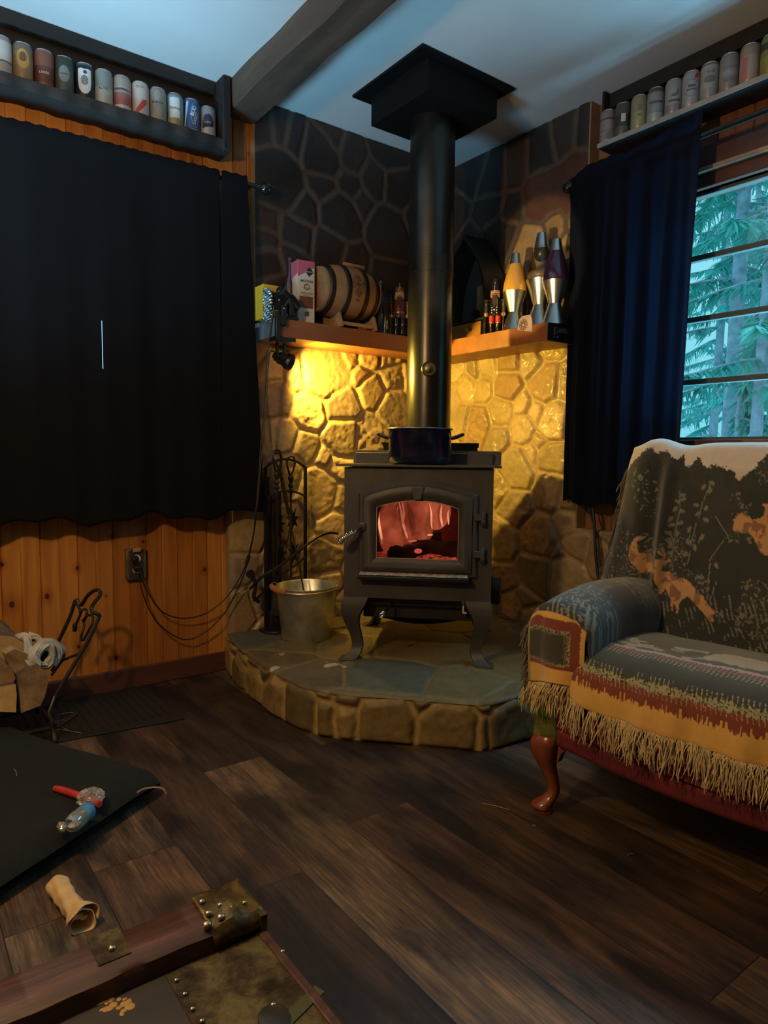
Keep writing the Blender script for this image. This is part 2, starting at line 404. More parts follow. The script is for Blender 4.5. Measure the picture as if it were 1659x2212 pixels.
# right wall with the window opening  y -.10..1.60, z .962..1.845
WY0, WY1, WZ0, WZ1 = -.10, 1.52, .962, 1.845
mb = MB()
g = lambda a, d, z: (XW+d, a, z)
plank_wall(mb, g, -2.3, WY0, 0, H, 1.40); plank_wall(mb, g, WY1, 1.90, 0, H, 1.40)
plank_wall(mb, g, WY0, WY1, 0, WZ0, 1.40); plank_wall(mb, g, WY0, WY1, WZ1, H, 1.40)
for lo, hi in (((-2.3, 0), (WY0, H)), ((WY1, 0), (YW+.05, H)), ((WY0, 0), (WY1, WZ0)), ((WY0, WZ1), (WY1, H))):
    mb.box((XW+.012, lo[0], lo[1]), (XW+.10, hi[0], hi[1]))
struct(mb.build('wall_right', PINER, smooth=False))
PLASTER = M('plain_wall', (.30, .17, .08), .7, 0, .1, 4)
struct(MB().box((-2.35, -2.35, 0), (-2.30, YW+.1, H)).build('wall_west', PLASTER))
struct(MB().box((-2.35, -2.35, 0), (XW+.1, -2.30, H)).build('wall_south', PLASTER))
BASEB = M_wood('baseboard_wood', (.06, .022, .015), (.10, .038, .026), (.14, .055, .035), (.1, 1, 1), 12, .5, .05)
struct(MB().box((-2.3, YW-.016, 0), (1.128, YW, .078)).build('baseboard_left', BASEB, bevel=.003))
struct(MB().box((XW-.016, -2.3, 0), (XW, 1.38, .078)).build('baseboard_right', BASEB, bevel=.003))

# window frame, sash bars and panes
WTRIM = M_wood('window_trim', (.075, .030, .024), (.13, .055, .045), (.17, .08, .065), (1, .1, 1), 12, .45, .05)
WLEDGE = M_wood('raw_ledge', (.12, .08, .05), (.42, .33, .25), (.55, .45, .36), (1, .2, 3), 9, .8, .3)
WBAR = M('sash_bar', (.10, .13, .12), .5, 0, .05)
wr = struct(bpy.data.objects.new('window_1', None)); COL.objects.link(wr); wr.location = (XW, .75, WZ0)
mb = MB(); x0, x1 = XW-.012, XW+.055
mb.box((x0, WY0-.08, WZ1+.062), (XW, WY1+.08, WZ1+.14)); mb.box((x0, WY0-.07, WZ0-.07), (XW, WY1+.07, WZ0-.02))
mb.box((x0, WY1, WZ0-.02), (XW, WY1+.07, WZ1+.05)); mb.box((x0, WY0-.07, WZ0-.02), (XW, WY0, WZ1+.05))
mb.box((x0+.004, WY0, WZ1), (x1, WY1, WZ1+.045)); mb.box((x0-.02, WY0-.05, WZ0-.02), (x1, WY1+.05, WZ0))
mb.build('casing', WTRIM, wr, smooth=False, bevel=.003)
MB().box((x0-.022, WY0-.08, WZ1+.046), (XW, WY1+.08, WZ1+.062)).build('head_ledge', WLEDGE, wr, bevel=.003)
mb = MB(); xs = XW+.03
mb.box((xs, WY0, WZ1-.012), (xs+.03, WY1, WZ1)); mb.box((xs, WY0, WZ0), (xs+.03, WY1, WZ0+.012))
for y in (WY0, .735, WY1-.02): mb.box((xs, y, WZ0), (xs+.03, y+.02, WZ1))
for z in (1.175, 1.40, 1.618): mb.box((xs, WY0, z-.010), (xs+.025, WY1, z+.010))
mb.build('sash', WBAR, wr, smooth=False, bevel=.002)
MB().box((xs+.010, WY0, WZ0), (xs+.013, WY1, WZ1)).build('pane', M_glass('window_glass', (.93, .97, .97)), wr, smooth=False)
# window behind the left curtains
wl = struct(bpy.data.objects.new('window_2', None)); COL.objects.link(wl); wl.location = (.35, YW, 1.0)
mb = MB()
for lo, hi in (((-.42, .93), (1.12, 1.0)), ((-.42, 1.91), (1.12, 1.955)), ((-.42, 1.0), (-.36, 1.91)), ((1.06, 1.0), (1.12, 1.91)), ((.33, 1.0), (.37, 1.91))):
    mb.box((lo[0], YW-.018, lo[1]), (hi[0], YW, hi[1]))
mb.build('casing', WTRIM, wl, smooth=False)
MB().box((-.36, YW-.006, 1.0), (1.06, YW-.003, 1.91)).build('pane', M_emit('left_pane_daylight', (.35, .75, 1.), 1.2), wl, smooth=False)

# ceiling beam
BEAMW = M_wood('beam_wood', (.028, .016, .010), (.075, .043, .026), (.14, .095, .06), (1, .12, 1), 9, .75, .25)
mb = MB()
prof = [(1.13, H), (1.131, H-.094), (1.137, H-.1), (1.253, H-.1), (1.259, H-.094), (1.26, H)]
mb.grid(lambda u, v: (prof[round(u*5)][0]+.0025*math.sin(v*37+u*5)+.0015*math.sin(v*91), -2.28+v*4.86, prof[round(u*5)][1]+(.002*math.sin(v*53+u*7) if 0 < u < 1 else 0)), 6, 120)
BM = tag(mb.build('ceiling_beam', BEAMW, angle=30), 'rustic square wooden beam running across the white ceiling', 'beam')
BM['kind'] = 'structure'; BM.name = 'trim_1'

# ------------------------------------------------------------------ stone surround: power-diagram fieldstones
def srgb(c): return lin(c)
def to_stones(A, B, seeds, seed=1, warp=.012, ws=9.0, same=()):
    """A,B coords; seeds (n,3) with radius. returns (index, distance to the joint)"""
    wa = A+warp*fbm(A, B, seed, ws, 3); wb = B+warp*fbm(A+40, B+13, seed+9, ws, 3)
    S = np.asarray(seeds); best = np.full(A.shape, 1e9); bi = np.zeros(A.shape, int)
    for i, (a, b_, r) in enumerate(S):
        d = (wa-a)**2+(wb-b_)**2-r*r; mk = d < best; best[mk] = d[mk]; bi[mk] = i
    gid = np.arange(len(S))
    for k in same: gid[k] = same[0]
    dist = np.full(A.shape, 1e9); P = S[bi]; gb = gid[bi]
    for i, (a, b_, r) in enumerate(S):
        d = (wa-a)**2+(wb-b_)**2-r*r
        sep = np.sqrt((P[..., 0]-a)**2+(P[..., 1]-b_)**2)*2
        q = np.where(gb == gid[i], 1e9, (d-best)/np.maximum(sep, 1e-3)); dist = np.minimum(dist, q)
    return gb, dist
def fill_seeds(seeds, a0, a1, b0, b1, gap, r, seed, ok=lambda a, b: True):
    R = random.Random(seed); out = list(seeds)
    for _ in range(4000):
        a, b_ = R.uniform(a0, a1), R.uniform(b0, b1)
        if ok(a, b_) and all(math.hypot(a-s[0], b_-s[1]) > gap+s[2]*.6 for s in out): out.append((a, b_, r*R.uniform(.7, 1.3)))
    return out
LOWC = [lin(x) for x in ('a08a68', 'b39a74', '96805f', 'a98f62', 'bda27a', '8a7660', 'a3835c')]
UPC_SHADE = [lin(x) for x in ('2e241e', '28201c', '322722', '241d1a', '352921', '2b2320')]  # upper stones darkened: the unlit wall is put into their colours
def stone_surface(name, mapf, norm, a0, a1, b0, b1, seeds, split, mort_lo, mort_up, res=.0065, keep=None, colors=None, dlo=.021, dup=.007, seed=3, hedge=None, same=()):
    nu = int((a1-a0)/res)+1; nv = int((b1-b0)/res)+1
    A, B = np.meshgrid(np.linspace(a0, a1, nu), np.linspace(b0, b1, nv))
    bi, dist = to_stones(A, B, seeds, seed, same=same)
    R = np.random.default_rng(seed); n = len(seeds); S = np.asarray(seeds)
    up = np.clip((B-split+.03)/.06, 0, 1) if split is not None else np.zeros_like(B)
    jw = .004+.006*(fbm(A, B, seed+3, 14, 2)+1)*.5+.003*up
    t_ = np.clip((dist-jw)/(.012-.005*up), 0, 1); t_ = 1-(1-t_)**2.4
    hs = R.uniform(.45, 1.0, n)[bi]; ta = R.uniform(-.10, .10, n)[bi]; tb = R.uniform(-.08, .08, n)[bi]
    da = A-S[bi][..., 0]; db = B-S[bi][..., 1]
    rugged = (R.uniform(0, 1, n)**2)[bi]
    h = t_*((dlo*(1-up)+dup*up)*hs + (1-up)*(ta*da+tb*db) + (1-up)*.011*rugged*fbm(A, B, seed+5, 38, 4))
    h = h + .0022*(1-up*.6)*fbm(A, B, seed+7, 45, 3) + .0016*(1-up*.7)*fbm(A, B, seed+17, 95, 2) + .002*fbm(A, B, seed+8, 8, 2)
    if hedge is not None: h = h*hedge(A, B)
    cl = np.zeros(A.shape+(4,)); cl[..., 3] = 1
    lo = np.array(LOWC)[R.integers(0, len(LOWC), n)]*R.uniform(.8, 1.15, (n, 1)); hi = np.array(UPC_SHADE)[R.integers(0, len(UPC_SHADE), n)]
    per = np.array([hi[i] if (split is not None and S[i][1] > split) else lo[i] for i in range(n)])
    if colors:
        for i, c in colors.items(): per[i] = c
    mort = np.array(mort_lo)*(1-up[..., None])+np.array(mort_up)*up[..., None]  # upper mortar likewise darkened for the missing lamp light
    e = np.clip((dist-jw*.8)/(.006), 0, 1)[..., None]
    blot = 1+.22*fbm(A, B, seed+11, 12, 3)[..., None]
    cl[..., :3] = mort*(1-e)+per[bi]*e*blot
    P = mapf(A, B, h)
    V = np.stack(P, -1).reshape(-1, 3)
    idx = np.arange(nu*nv).reshape(nv, nu)
    q = np.stack([idx[:-1, :-1], idx[:-1, 1:], idx[1:, 1:], idx[1:, :-1]], -1).reshape(-1, 4)
    if keep is not None:
        k = keep((A[:-1, :-1]+A[1:, 1:])/2, (B[:-1, :-1]+B[1:, 1:])/2).ravel(); q = q[k]
    return V, q, cl.reshape(-1, 4)
def big_mesh(name, parts, mat, flip=False):
    V = np.concatenate([p[0] for p in parts]); C = np.concatenate([p[2] for p in parts]); off = 0; Q = []
    for p in parts: Q.append(p[1]+off); off += len(p[0])
    Q = np.concatenate(Q)
    me = bpy.data.meshes.new(name); me.vertices.add(len(V)); me.vertices.foreach_set('co', V.astype(np.float32).ravel())
    me.loops.add(Q.size); me.loops.foreach_set('vertex_index', Q.astype(np.int32).ravel())
    me.polygons.add(len(Q)); me.polygons.foreach_set('loop_start', np.arange(0, Q.size, 4, dtype=np.int32))
    me.update(calc_edges=True); me.validate()
    ca = me.color_attributes.new('tint', 'FLOAT_COLOR', 'POINT'); ca.data.foreach_set('color', C.astype(np.float32).ravel())
    me.polygons.foreach_set('use_smooth', [True]*len(me.polygons)); me.materials.append(mat)
    ob = bpy.data.objects.new(name, me); COL.objects.link(ob); return ob
STONE = M_attr('fieldstone', .60, bump=.45, bscale=75, var=.20)
STONE.node_tree.nodes['Principled BSDF'].inputs['Coat Weight'].default_value = .25
STONE.node_tree.nodes['Principled BSDF'].inputs['Coat Roughness'].default_value = .22
SY = 2.575; SX = 2.325
L_up = [(570,278,.05),(608,288,.03),(640,307,.045),(693,336,.09),(719,302,.015),(763,338,.06),(813,385,.06),(838,330,.05),(857,406,.06),(601,384,.12),(698,401,.06),(753,399,.05),(654,447,.06),(780,440,.025),(736,466,.10),(842,502,.10),(577,471,.05),(640,502,.07),(572,527,.05),(717,531,.08),(580,573,.07),(628,560,.05),(597,625,.07),(556,636,.05),(760,560,.05),(845,600,.07),(700,640,.08),(790,650,.07)]
L_lo = [(566,780,.03),(585,800,.06),(648,809,.055),(705,800,.12),(596,864,.08),(671,889,.08),(738,877,.075),(783,809,.03),(756,775,.035),(793,775,.03),(806,843,.06),(852,816,.05),(843,775,.025),(852,882,.07),(891,815,.05),(612,942,.07),(570,946,.05),(664,964,.06),(738,942,.08),(806,940,.07),(699,987,.03),(731,1012,.05),(690,1060,.10),(616,1020,.07),(523,1151,.10),(632,1147,.08),(697,1203,.08),(517,1231,.08),(523,1311,.08),(697,1264,.07),(610,1200,.06),(735,1073,.04),(718,1140,.05),(570,1290,.07),(640,1300,.07)]
sl = []
for (u, v, r) in L_up+L_lo:
    p = hy(u, v, SY-.015); sl.append((p.x, p.z, r))
sl = fill_seeds(sl, 1.14, 2.36, .12, 1.45, .10, .05, 3)
sl = fill_seeds(sl, 1.9, 2.36, 1.45, 2.3, .13, .07, 3)
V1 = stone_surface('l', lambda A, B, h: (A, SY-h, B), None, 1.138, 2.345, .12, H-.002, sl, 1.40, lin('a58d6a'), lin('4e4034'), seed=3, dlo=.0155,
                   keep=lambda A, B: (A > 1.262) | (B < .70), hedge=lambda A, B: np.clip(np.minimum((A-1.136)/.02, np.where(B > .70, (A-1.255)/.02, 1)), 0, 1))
R_lo = [(986,804,.04),(1002,834,.05),(1019,799,.025),(1048,793,.03),(1097,786,.05),(1146,785,.04),(1038,837,.04),(1092,831,.07),(1176,828,.075),(1225,828,.06),(991,910,.055),(1029,920,.07),(1078,888,.06),(1124,880,.03),(1151,896,.035),(1195,915,.085),(1233,918,.05),(1126,928,.06),(1141,985,.03),(1170,955,.03),(1195,991,.085),(1073,950,.05),(1112,1015,.085),(1184,1059,.085),(1076,1059,.05),(1111,1100,.085),(1233,1080,.07),(1084,1167,.08),(1157,1159,.095),(1152,1235,.09),(1225,1130,.06),(1235,1181,.05),(1208,1197,.025),(1219,1245,.08),(1089,1257,.05),(1103,1303,.05),(1130,1290,.04)]
R_up = [(1010,375,.05),(1062,385,.06),(1110,361,.05),(1166,336,.07),(1212,301,.055),(1257,284,.045),(1200,405,.075),(1249,471,.07),(1200,489,.03),(1229,514,.04),(1258,560,.06),(1131,546,.11),(1074,525,.11),(1005,547,.09),(1100,460,.05),(1055,455,.05),(1220,560,.05),(1233,668,.07),(1183,666,.06),(1231,607,.05),(1030,640,.08),(1100,640,.08),(1160,600,.06)]
sr = []
for (u, v, r) in R_up+R_lo:
    p = hx(u, v, SX-.015); sr.append((p.y, p.z, r))
n0 = len(sr)
for (u, v, r) in ((1158,428,.07), (1240,372,.07), (1245,432,.07), (1165,392,.06)): p = hx(u, v, SX-.015); sr.append((p.y, p.z, r))
sr = fill_seeds(sr, 1.1, 2.6, .12, 1.40, .10, .05, 4)
sr = fill_seeds(sr, 2.3, 2.6, 1.45, 2.3, .13, .07, 4)
colsR = {6: lin('4c2d1d'), 11: lin('8e7452'), 7: lin('7a6040'), 9: lin('8a7350'), 13: lin('2f2824'), 12: lin('2c2420'), 8: lin('7d6242'), 16: lin('6b5a45')}
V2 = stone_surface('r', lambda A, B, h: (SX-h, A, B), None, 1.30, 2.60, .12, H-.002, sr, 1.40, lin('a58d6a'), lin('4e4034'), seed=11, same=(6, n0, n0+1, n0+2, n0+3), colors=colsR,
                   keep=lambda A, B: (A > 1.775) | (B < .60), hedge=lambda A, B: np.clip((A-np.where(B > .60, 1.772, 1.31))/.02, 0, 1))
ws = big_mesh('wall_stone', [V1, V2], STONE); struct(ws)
ws.name = 'wall_corner'
# mortared returns at the free ends of the stone facing
MORT = M('mortar', lin('93795a'), .85, 0, .12, 14, bump=.5, bscale=40)
mb = MB(); mb.box((1.257, SY, .70), (1.262, YW, H)); mb.box((1.134, SY, 0), (1.138, YW, .70))
mb.box((SX, 1.768, .60), (XW, 1.775, H)); mb.box((SX, 1.31, 0), (XW, 1.315, .60)); mb.box((1.138, SY, .695), (1.262, YW, .70)); mb.box((SX, 1.31, .595), (XW, 1.775, .60))
struct(mb.build('trim_2', MORT, smooth=False))
# ------------------------------------------------------------------ hearth
HZ = .150
rim = [(1.135, 2.58), (1.095, 2.40), (1.072, 2.20), (1.066, 2.00), (1.072, 1.88), (1.105, 1.79), (1.150, 1.725), (1.25, 1.625), (1.35, 1.515), (1.440, 1.418), (1.47, 1.408), (1.60, 1.40), (1.75, 1.37), (1.95, 1.335), (2.15, 1.32), (2.35, 1.31)]
def path_pts(P, n):
    P = [Vector((a, b_, 0)) for a, b_ in P]; L = [0]
    for i in range(1, len(P)): L.append(L[-1]+(P[i]-P[i-1]).length)
    out = []
    for k in range(n):
        s_ = L[-1]*k/(n-1); i = max(j for j in range(len(L)-1) if L[j] <= s_+1e-9)
        f = (s_-L[i])/(L[i+1]-L[i]); out.append((P[i].lerp(P[i+1], f), s_))
    return out
NP = 420
pp = path_pts([tuple(q)[:2] for q in [Vector((a, b_, 0)) for a, b_ in rim]], NP)
cx, cy = 2.36, 2.60
Pn = np.array([[p.x, p.y] for p, _ in pp]); Sn = np.array([s_ for _, s_ in pp])
Nn = np.gradient(Pn, axis=0); Nn = np.stack([Nn[:, 1], -Nn[:, 0]], -1); Nn /= np.linalg.norm(Nn, axis=1)[:, None]
if (Nn[NP//2] @ np.array([-1, -1])) < 0: Nn = -Nn
k_ = np.ones(9)/9
Nn = np.stack([np.convolve(np.pad(Nn[:, i], 4, 'edge'), k_, 'valid') for i in (0, 1)], -1)
# side
nz_ = 26; zz = np.linspace(0, HZ-.006, nz_)
A, B = np.meshgrid(Sn, zz); SL = Sn[-1]
side_seeds = []
R = random.Random(5); s_ = .03
pxs = [(520, 1410, .06), (550, 1440, .05), (600, 1470, .07), (648, 1520, .09), (708, 1545, .055), (741, 1570, .05), (828, 1565, .095), (975, 1570, .09), (1040, 1530, .03), (1100, 1570, .09)]
def rim_s(x, y):
    i = int(np.argmin((Pn[:, 0]-x)**2+(Pn[:, 1]-y)**2)); return Sn[i]
for u, v, r in pxs:
    best = None
    for i in range(0, NP, 3):                       # nearest rim point seen at that pixel column
        P = Vector((Pn[i, 0], Pn[i, 1], .07)); q = P-EYEV
        uu = 829.5+F_PX*q.dot(RGT)/q.dot(FWD)
        if best is None or abs(uu-u) < best[0]: best = (abs(uu-u), i)
    side_seeds.append((Sn[best[1]], .065, r))
side_seeds = fill_seeds(side_seeds, 0, SL, .04, .09, .10, .07, 8)
R2_ = random.Random(12); s_ = .02
while s_ < SL: side_seeds.append((s_, .150+R2_.uniform(-.008, .006), R2_.uniform(.02, .045))); s_ += R2_.uniform(.07, .15)
bi, dist = to_stones(A, B, side_seeds, 21, .012, 12)
t_ = np.clip((dist-.006)/.022, 0, 1); t_ = 1-(1-t_)**2
Rn = np.random.default_rng(4); n = len(side_seeds); hs = Rn.uniform(.6, 1, n)[bi]
edge = np.clip(np.minimum(B/.012, (HZ-B)/.012), 0, 1)
hh = (t_*.020*hs+.003*fbm(A, B, 31, 40, 3))*edge
pal = np.array([lin(x) for x in ('6a5a34', '786438', '877042', '5f5232', '705a34')])
per = pal[Rn.integers(0, 5, n)]; e = np.clip((dist-.004)/.008, 0, 1)[..., None]
cs = np.ones(A.shape+(4,)); cs[..., :3] = np.array(lin('a38a52'))*(1-e)+per[bi]*e*(1+.25*fbm(A, B, 33, 14, 3)[..., None])
X = Pn[None, :, 0]+Nn[None, :, 0]*hh; Y = Pn[None, :, 1]+Nn[None, :, 1]*hh
idx = np.arange(A.size).reshape(A.shape)
quads = lambda idx: np.stack([idx[:-1, :-1], idx[:-1, 1:], idx[1:, 1:], idx[1:, :-1]], -1).reshape(-1, 4)
S1 = (np.stack([X, Y, B], -1).reshape(-1, 3), quads(idx), cs.reshape(-1, 4))
# top slabs
nr = 200; rr = np.linspace(0, 1, nr)**1.25
Xt = (Pn[None, :, 0]+Nn[None, :, 0]*.006)*(1-rr[:, None])+cx*rr[:, None]; Yt = (Pn[None, :, 1]+Nn[None, :, 1]*.006)*(1-rr[:, None])+cy*rr[:, None]
top_seeds = [tuple(hz(u, v, HZ))[:2]+(r,) for u, v, r in ((560,1380,.10),(610,1425,.10),(700,1455,.12),(640,1400,.08),(830,1455,.17),(1010,1480,.12),(920,1400,.22),(760,1400,.12),(1085,1500,.05),(1140,1440,.15),(1080,1390,.14))]
top_seeds = fill_seeds(top_seeds, 1.1, 2.35, 1.3, 2.6, .22, .14, 2)
bi, dist = to_stones(Xt, Yt, top_seeds, 41, .02, 6)
t_ = np.clip((dist-.003)/.012, 0, 1); n = len(top_seeds)
er = np.minimum((1-np.clip((rr[:, None]*1.6)/.02, 0, 1)), 1)
Zt = HZ+t_*.006+.002*fbm(Xt, Yt, 43, 20, 3)-.008*er**2
Zt[0, :] = HZ-.006
pal = np.array([lin(x) for x in ('5e583e', '675c3e', '53544a', '6c5f3e', '5f533a')]); Rn = np.random.default_rng(9)
per = pal[Rn.integers(0, 5, n)]; per[4] = lin('565645'); e = np.clip((dist-.002)/.010, 0, 1)[..., None]
ct = np.ones(Xt.shape+(4,)); ct[..., :3] = np.array(lin('766845'))*(1-e)+per[bi]*e*(1+.25*fbm(Xt, Yt, 45, 7, 4)[..., None])
chip = (fbm(Xt, Yt, 47, 16, 3) > .36) & (np.hypot(Xt-1.2, Yt-2.05) < .16)
ct[chip] = (*lin('b3a68a'), 1)
S2 = (np.stack([Xt, Yt, Zt], -1).reshape(-1, 3), quads(np.arange(Xt.size).reshape(Xt.shape)), ct.reshape(-1, 4))
HSTONE = M_attr('hearth_stone', .6, bump=.25, bscale=70, var=.22)
hearth = big_mesh('hearth', [S1, S2], HSTONE)
tag(hearth, 'raised corner hearth of olive brown fieldstone under the wood stove', 'hearth')

# ------------------------------------------------------------------ mantel
MT, MB0 = 1.418, 1.347
mantel = thing('mantel_shelf', 'brown wooden corner mantel shelf running behind the stovepipe on both stone walls', 'shelf', (1.8, 2.5, MB0))
poly = [(1.252, 2.38), (2.11, 2.38), (2.11, 1.776), (2.318, 1.776), (2.318, 2.565), (1.252, 2.565)]
MB().prism(poly, lambda a, b_, z: (a, b_, z), MB0, MT).build('board', MANTELW, mantel, bevel=.002, smooth=False)
ENDG = M('blue_lit_end', (.12, .16, .21), .45, .1, .1)  # wooden end face with the blue window light put into its colour
STICK = M('white_sticker', (.75, .73, .66), .6, 0, .03)
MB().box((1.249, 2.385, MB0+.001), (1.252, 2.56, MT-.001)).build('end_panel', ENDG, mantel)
MB().box((1.247, 2.515, MT-.018), (1.249, 2.550, MT-.001)).build('sticker', STICK, mantel)
ENDB = M('black_end', (.012, .012, .013), .35, 0, .1)
ep = MB().box((2.115, 1.773, MB0+.001), (2.312, 1.776, MT-.001)).build('end_panel', ENDB, mantel)
CLASP = M('brushed_clasp', (.22, .25, .25), .35, .8, .1)
mb = MB()
def EF(a, z, d=0): return Vector((2.115+a, 1.771-d, MB0+z))
mb.tube([EF(.035, .052), EF(.055, .052), EF(.055, .040), EF(.035, .040)], .0035, 6, closed=True)
mb.tube([EF(.055, .032), EF(.036, .032), EF(.033, .016), EF(.050, .014), EF(.056, .022)], .003, 6)
mb.box((2.115+.062, 1.766, MB0+.036), (2.115+.083, 1.773, MB0+.052)); mb.box((2.115+.087, 1.767, MB0+.037), (2.115+.108, 1.773, MB0+.055)); mb.tube([EF(.06, .040), EF(.05, .030)], .002, 6)
mb.build('clasp', CLASP, mantel)

# ------------------------------------------------------------------ wood stove  (local: a to the right along the front, s depth towards the corner)
Q = math.sqrt(.5)
def SV(a, s, z): return Vector(((s+a)*Q, (s-a)*Q, z))
RS = Matrix(((Q, Q, 0), (-Q, Q, 0), (0, 0, 1)))     # columns: right, depth, up
AC = -.222
stove = thing('wood_stove', 'black step-top wood stove with an arched glass door and fire, on the stone hearth', 'stove', tuple(SV(AC, 2.62, HZ)))
def sb(mb, a0, a1, s0, s1, z0, z1): mb.cbox(SV((a0+a1)/2, (s0+s1)/2, (z0+z1)/2), (a1-a0, s1-s0, z1-z0), RS); return mb
BW = .262; A0, A1 = AC-BW, AC+BW; S0 = 2.37; S1_ = 2.90
# shell with an opening behind the door
GZ0, GZ1 = .535, .735; GA0, GA1 = AC-.150, AC+.132
mb = MB()
sb(mb, A0, A0+.02, S0, S1_, .385, .852); sb(mb, A1-.02, A1, S0, S1_, .385, .852)
sb(mb, A0, A1, S1_-.02, S1_, .385, .905); sb(mb, A0+.10, A1-.12, S0-.0005, S1_, .385, .50)
sb(mb, A0+.10, A1-.12, S0-.0005, 2.57, .75, .852); sb(mb, A0, A1, 2.57, S1_, .76, .906)
sb(mb, A0, A0+.10, S0-.0005, S0+.02, .385, .852); sb(mb, A1-.12, A1, S0-.0005, S0+.02, .385, .852)
mb.build('body', STOVE, stove, bevel=.004)
mb = MB(); O_ = [(A0, .385), (A1, .385), (A1, .852), (A0, .852)]; I_ = [(A0+.10, .50), (A1-.12, .50), (A1-.12, .75), (A0+.10, .75)]
tri = tessellate_polygon([[Vector((a, z, 0)) for a, z in O_], [Vector((a, z, 0)) for a, z in I_]])
vs = [SV(a, S0-.0045, z) for a, z in O_+I_]+[SV(a, S0+.004, z) for a, z in O_+I_]
mb.add(vs, [tuple(t_) for t_ in tri]+[(i, (i+1) % 4, (i+1) % 4+8, i+8) for i in range(4)]+[(4+i, 4+(i+1) % 4, 12+(i+1) % 4, 12+i) for i in range(4)])
mb.build('front_plate', STOVE, stove, bevel=0, smooth=False)
mb = MB(); sb(mb, AC-.29, AC+.288, 2.345, 2.60, .855, .863); mb.build('cook_top', STOVE, stove, bevel=.0015)
mb = MB()
P = [(2.585, .863), (2.600, .912), (2.612, .912), (2.597, .863)]
mb.prism([(a, b_) for a, b_ in P], lambda s, z, t_: SV(t_, s, z), AC-.272, AC+.292)
sb(mb, AC-.265, AC+.285, 2.60, 2.93, .906, .914)
mb.build('step_top', STOVE, stove, bevel=.001)
mb = MB()
mb.prism([(AC-.205, .93), (AC+.205, .93), (AC+.205, .950), (AC-.215, .950)], lambda a, z, s: SV(a, s, z), 2.925, 2.93); sb(mb, AC-.20, AC+.20, 2.90, 2.925, .914, .93)
mb.build('rear_shield', M('matt_black', (.004, .004, .004), .9, 0, 0, Specular_IOR_Level=0.), stove)
# door: arched casting with a moulded frame
def arch(w0, w1, z0, z1, rise, n=18):
    pts = [(w0, z0), (w1, z0)]
    pts.append((w1, z1))
    c = (w0+w1)/2; hw = (w1-w0)/2
    for i in range(1, n):
        a = w1-(w1-w0)*i/n; q = (a-c)/hw; pts.append((a, z1+rise*(1-q*q)))
    pts.append((w0, z1)); return pts
def ring_loft(mb, loops):     # loops: list of (outline, s)
    n = len(loops[0][0]); vs = []; fs = []
    for pts, s in loops: vs += [SV(a, s, z) for a, z in pts]
    for k in range(len(loops)-1):
        for i in range(n): j = (i+1) % n; fs.append((k*n+i, k*n+j, (k+1)*n+j, (k+1)*n+i))
    mb.add(vs, fs)
DC = AC+.002
def AR(dw, up=0): return arch(DC-.145-dw, DC+.143+dw, .533-dw*.95, .713+dw*.72, .026+dw*.36+up)
mb = MB()
ring_loft(mb, [(AR(.066), 2.368), (AR(.066), 2.358), (AR(.060), 2.352), (AR(.050), 2.352), (AR(.046), 2.344), (AR(.034), 2.338), (AR(.018), 2.340), (AR(.004), 2.350), (AR(0), 2.352), (AR(0), 2.366)])
door = mb.build('door', STOVE, stove, angle=35)
mb = MB(); mb.prism([(DC-.012, .742), (DC+.012, .742), (DC+.023, .788), (DC-.023, .788)], lambda a, z, s: SV(a, s, z), 2.334, 2.352); mb.build('keystone', STOVE, door, bevel=.002)
mb = MB(); mb.tube([SV(a, 2.352, z) for a, z in AR(-.0005)], .0016, 6, closed=True); mb.build('gasket', M('pale_gasket', (.42, .33, .25), .9), door)
for z in (.685, .556):
    mb = MB(); sb(mb, DC+.196, DC+.232, 2.345, 2.362, z-.012, z+.012); sb(mb, DC+.219, DC+.234, 2.338, 2.362, z-.020, z-.008); mb.lathe([(.007, -.03), (.008, -.028), (.008, .02), (.007, .022)], SV(DC+.227, 2.352, z), 10)
    mb.build('hinge', STOVE, stove, bevel=.002)
mb = MB(); sb(mb, AC+.200, AC+.206, 2.362, 2.37, .56, .70); mb.build('hinge_rod', STOVE, stove)
# latch with a coil handle
mb = MB(); hp = SV(DC-.194, 2.345, .645)
mb.lathe([(.013, -.012), (.016, -.008), (.016, .01), (.010, .014)], hp, 14, RS @ rotmat(rx=PI/2)); mb.tube([hp+SV(0, -.01, 0)-SV(0, 0, 0), SV(DC-.205, 2.325, .642), SV(DC-.215, 2.318, .625)], .007, 8); sb(mb, DC-.209, DC-.198, 2.362, 2.37, .64, .665)
latch = mb.build('latch', STOVE, stove)
pa = SV(DC-.212, 2.318, .628); pb = SV(DC-.268, 2.285, .596); ax = (pb-pa); L_ = ax.length; ax.normalize(); s1 = ax.cross(Vector((0, 0, 1))).normalized(); s2 = s1.cross(ax)
pts = []
for i in range(230):
    f = i/229; a = f*2*PI*11; r = .0055+.0065*math.sin(min(f*1.15, 1)*PI*.62) if f < .9 else .0120*(1-(f-.9)*4)
    pts.append(pa+ax*(L_*f)+(s1*math.cos(a)+s2*math.sin(a))*r)
MB().tube(pts, .0021, 6).build('coil_handle', CHROME, latch)
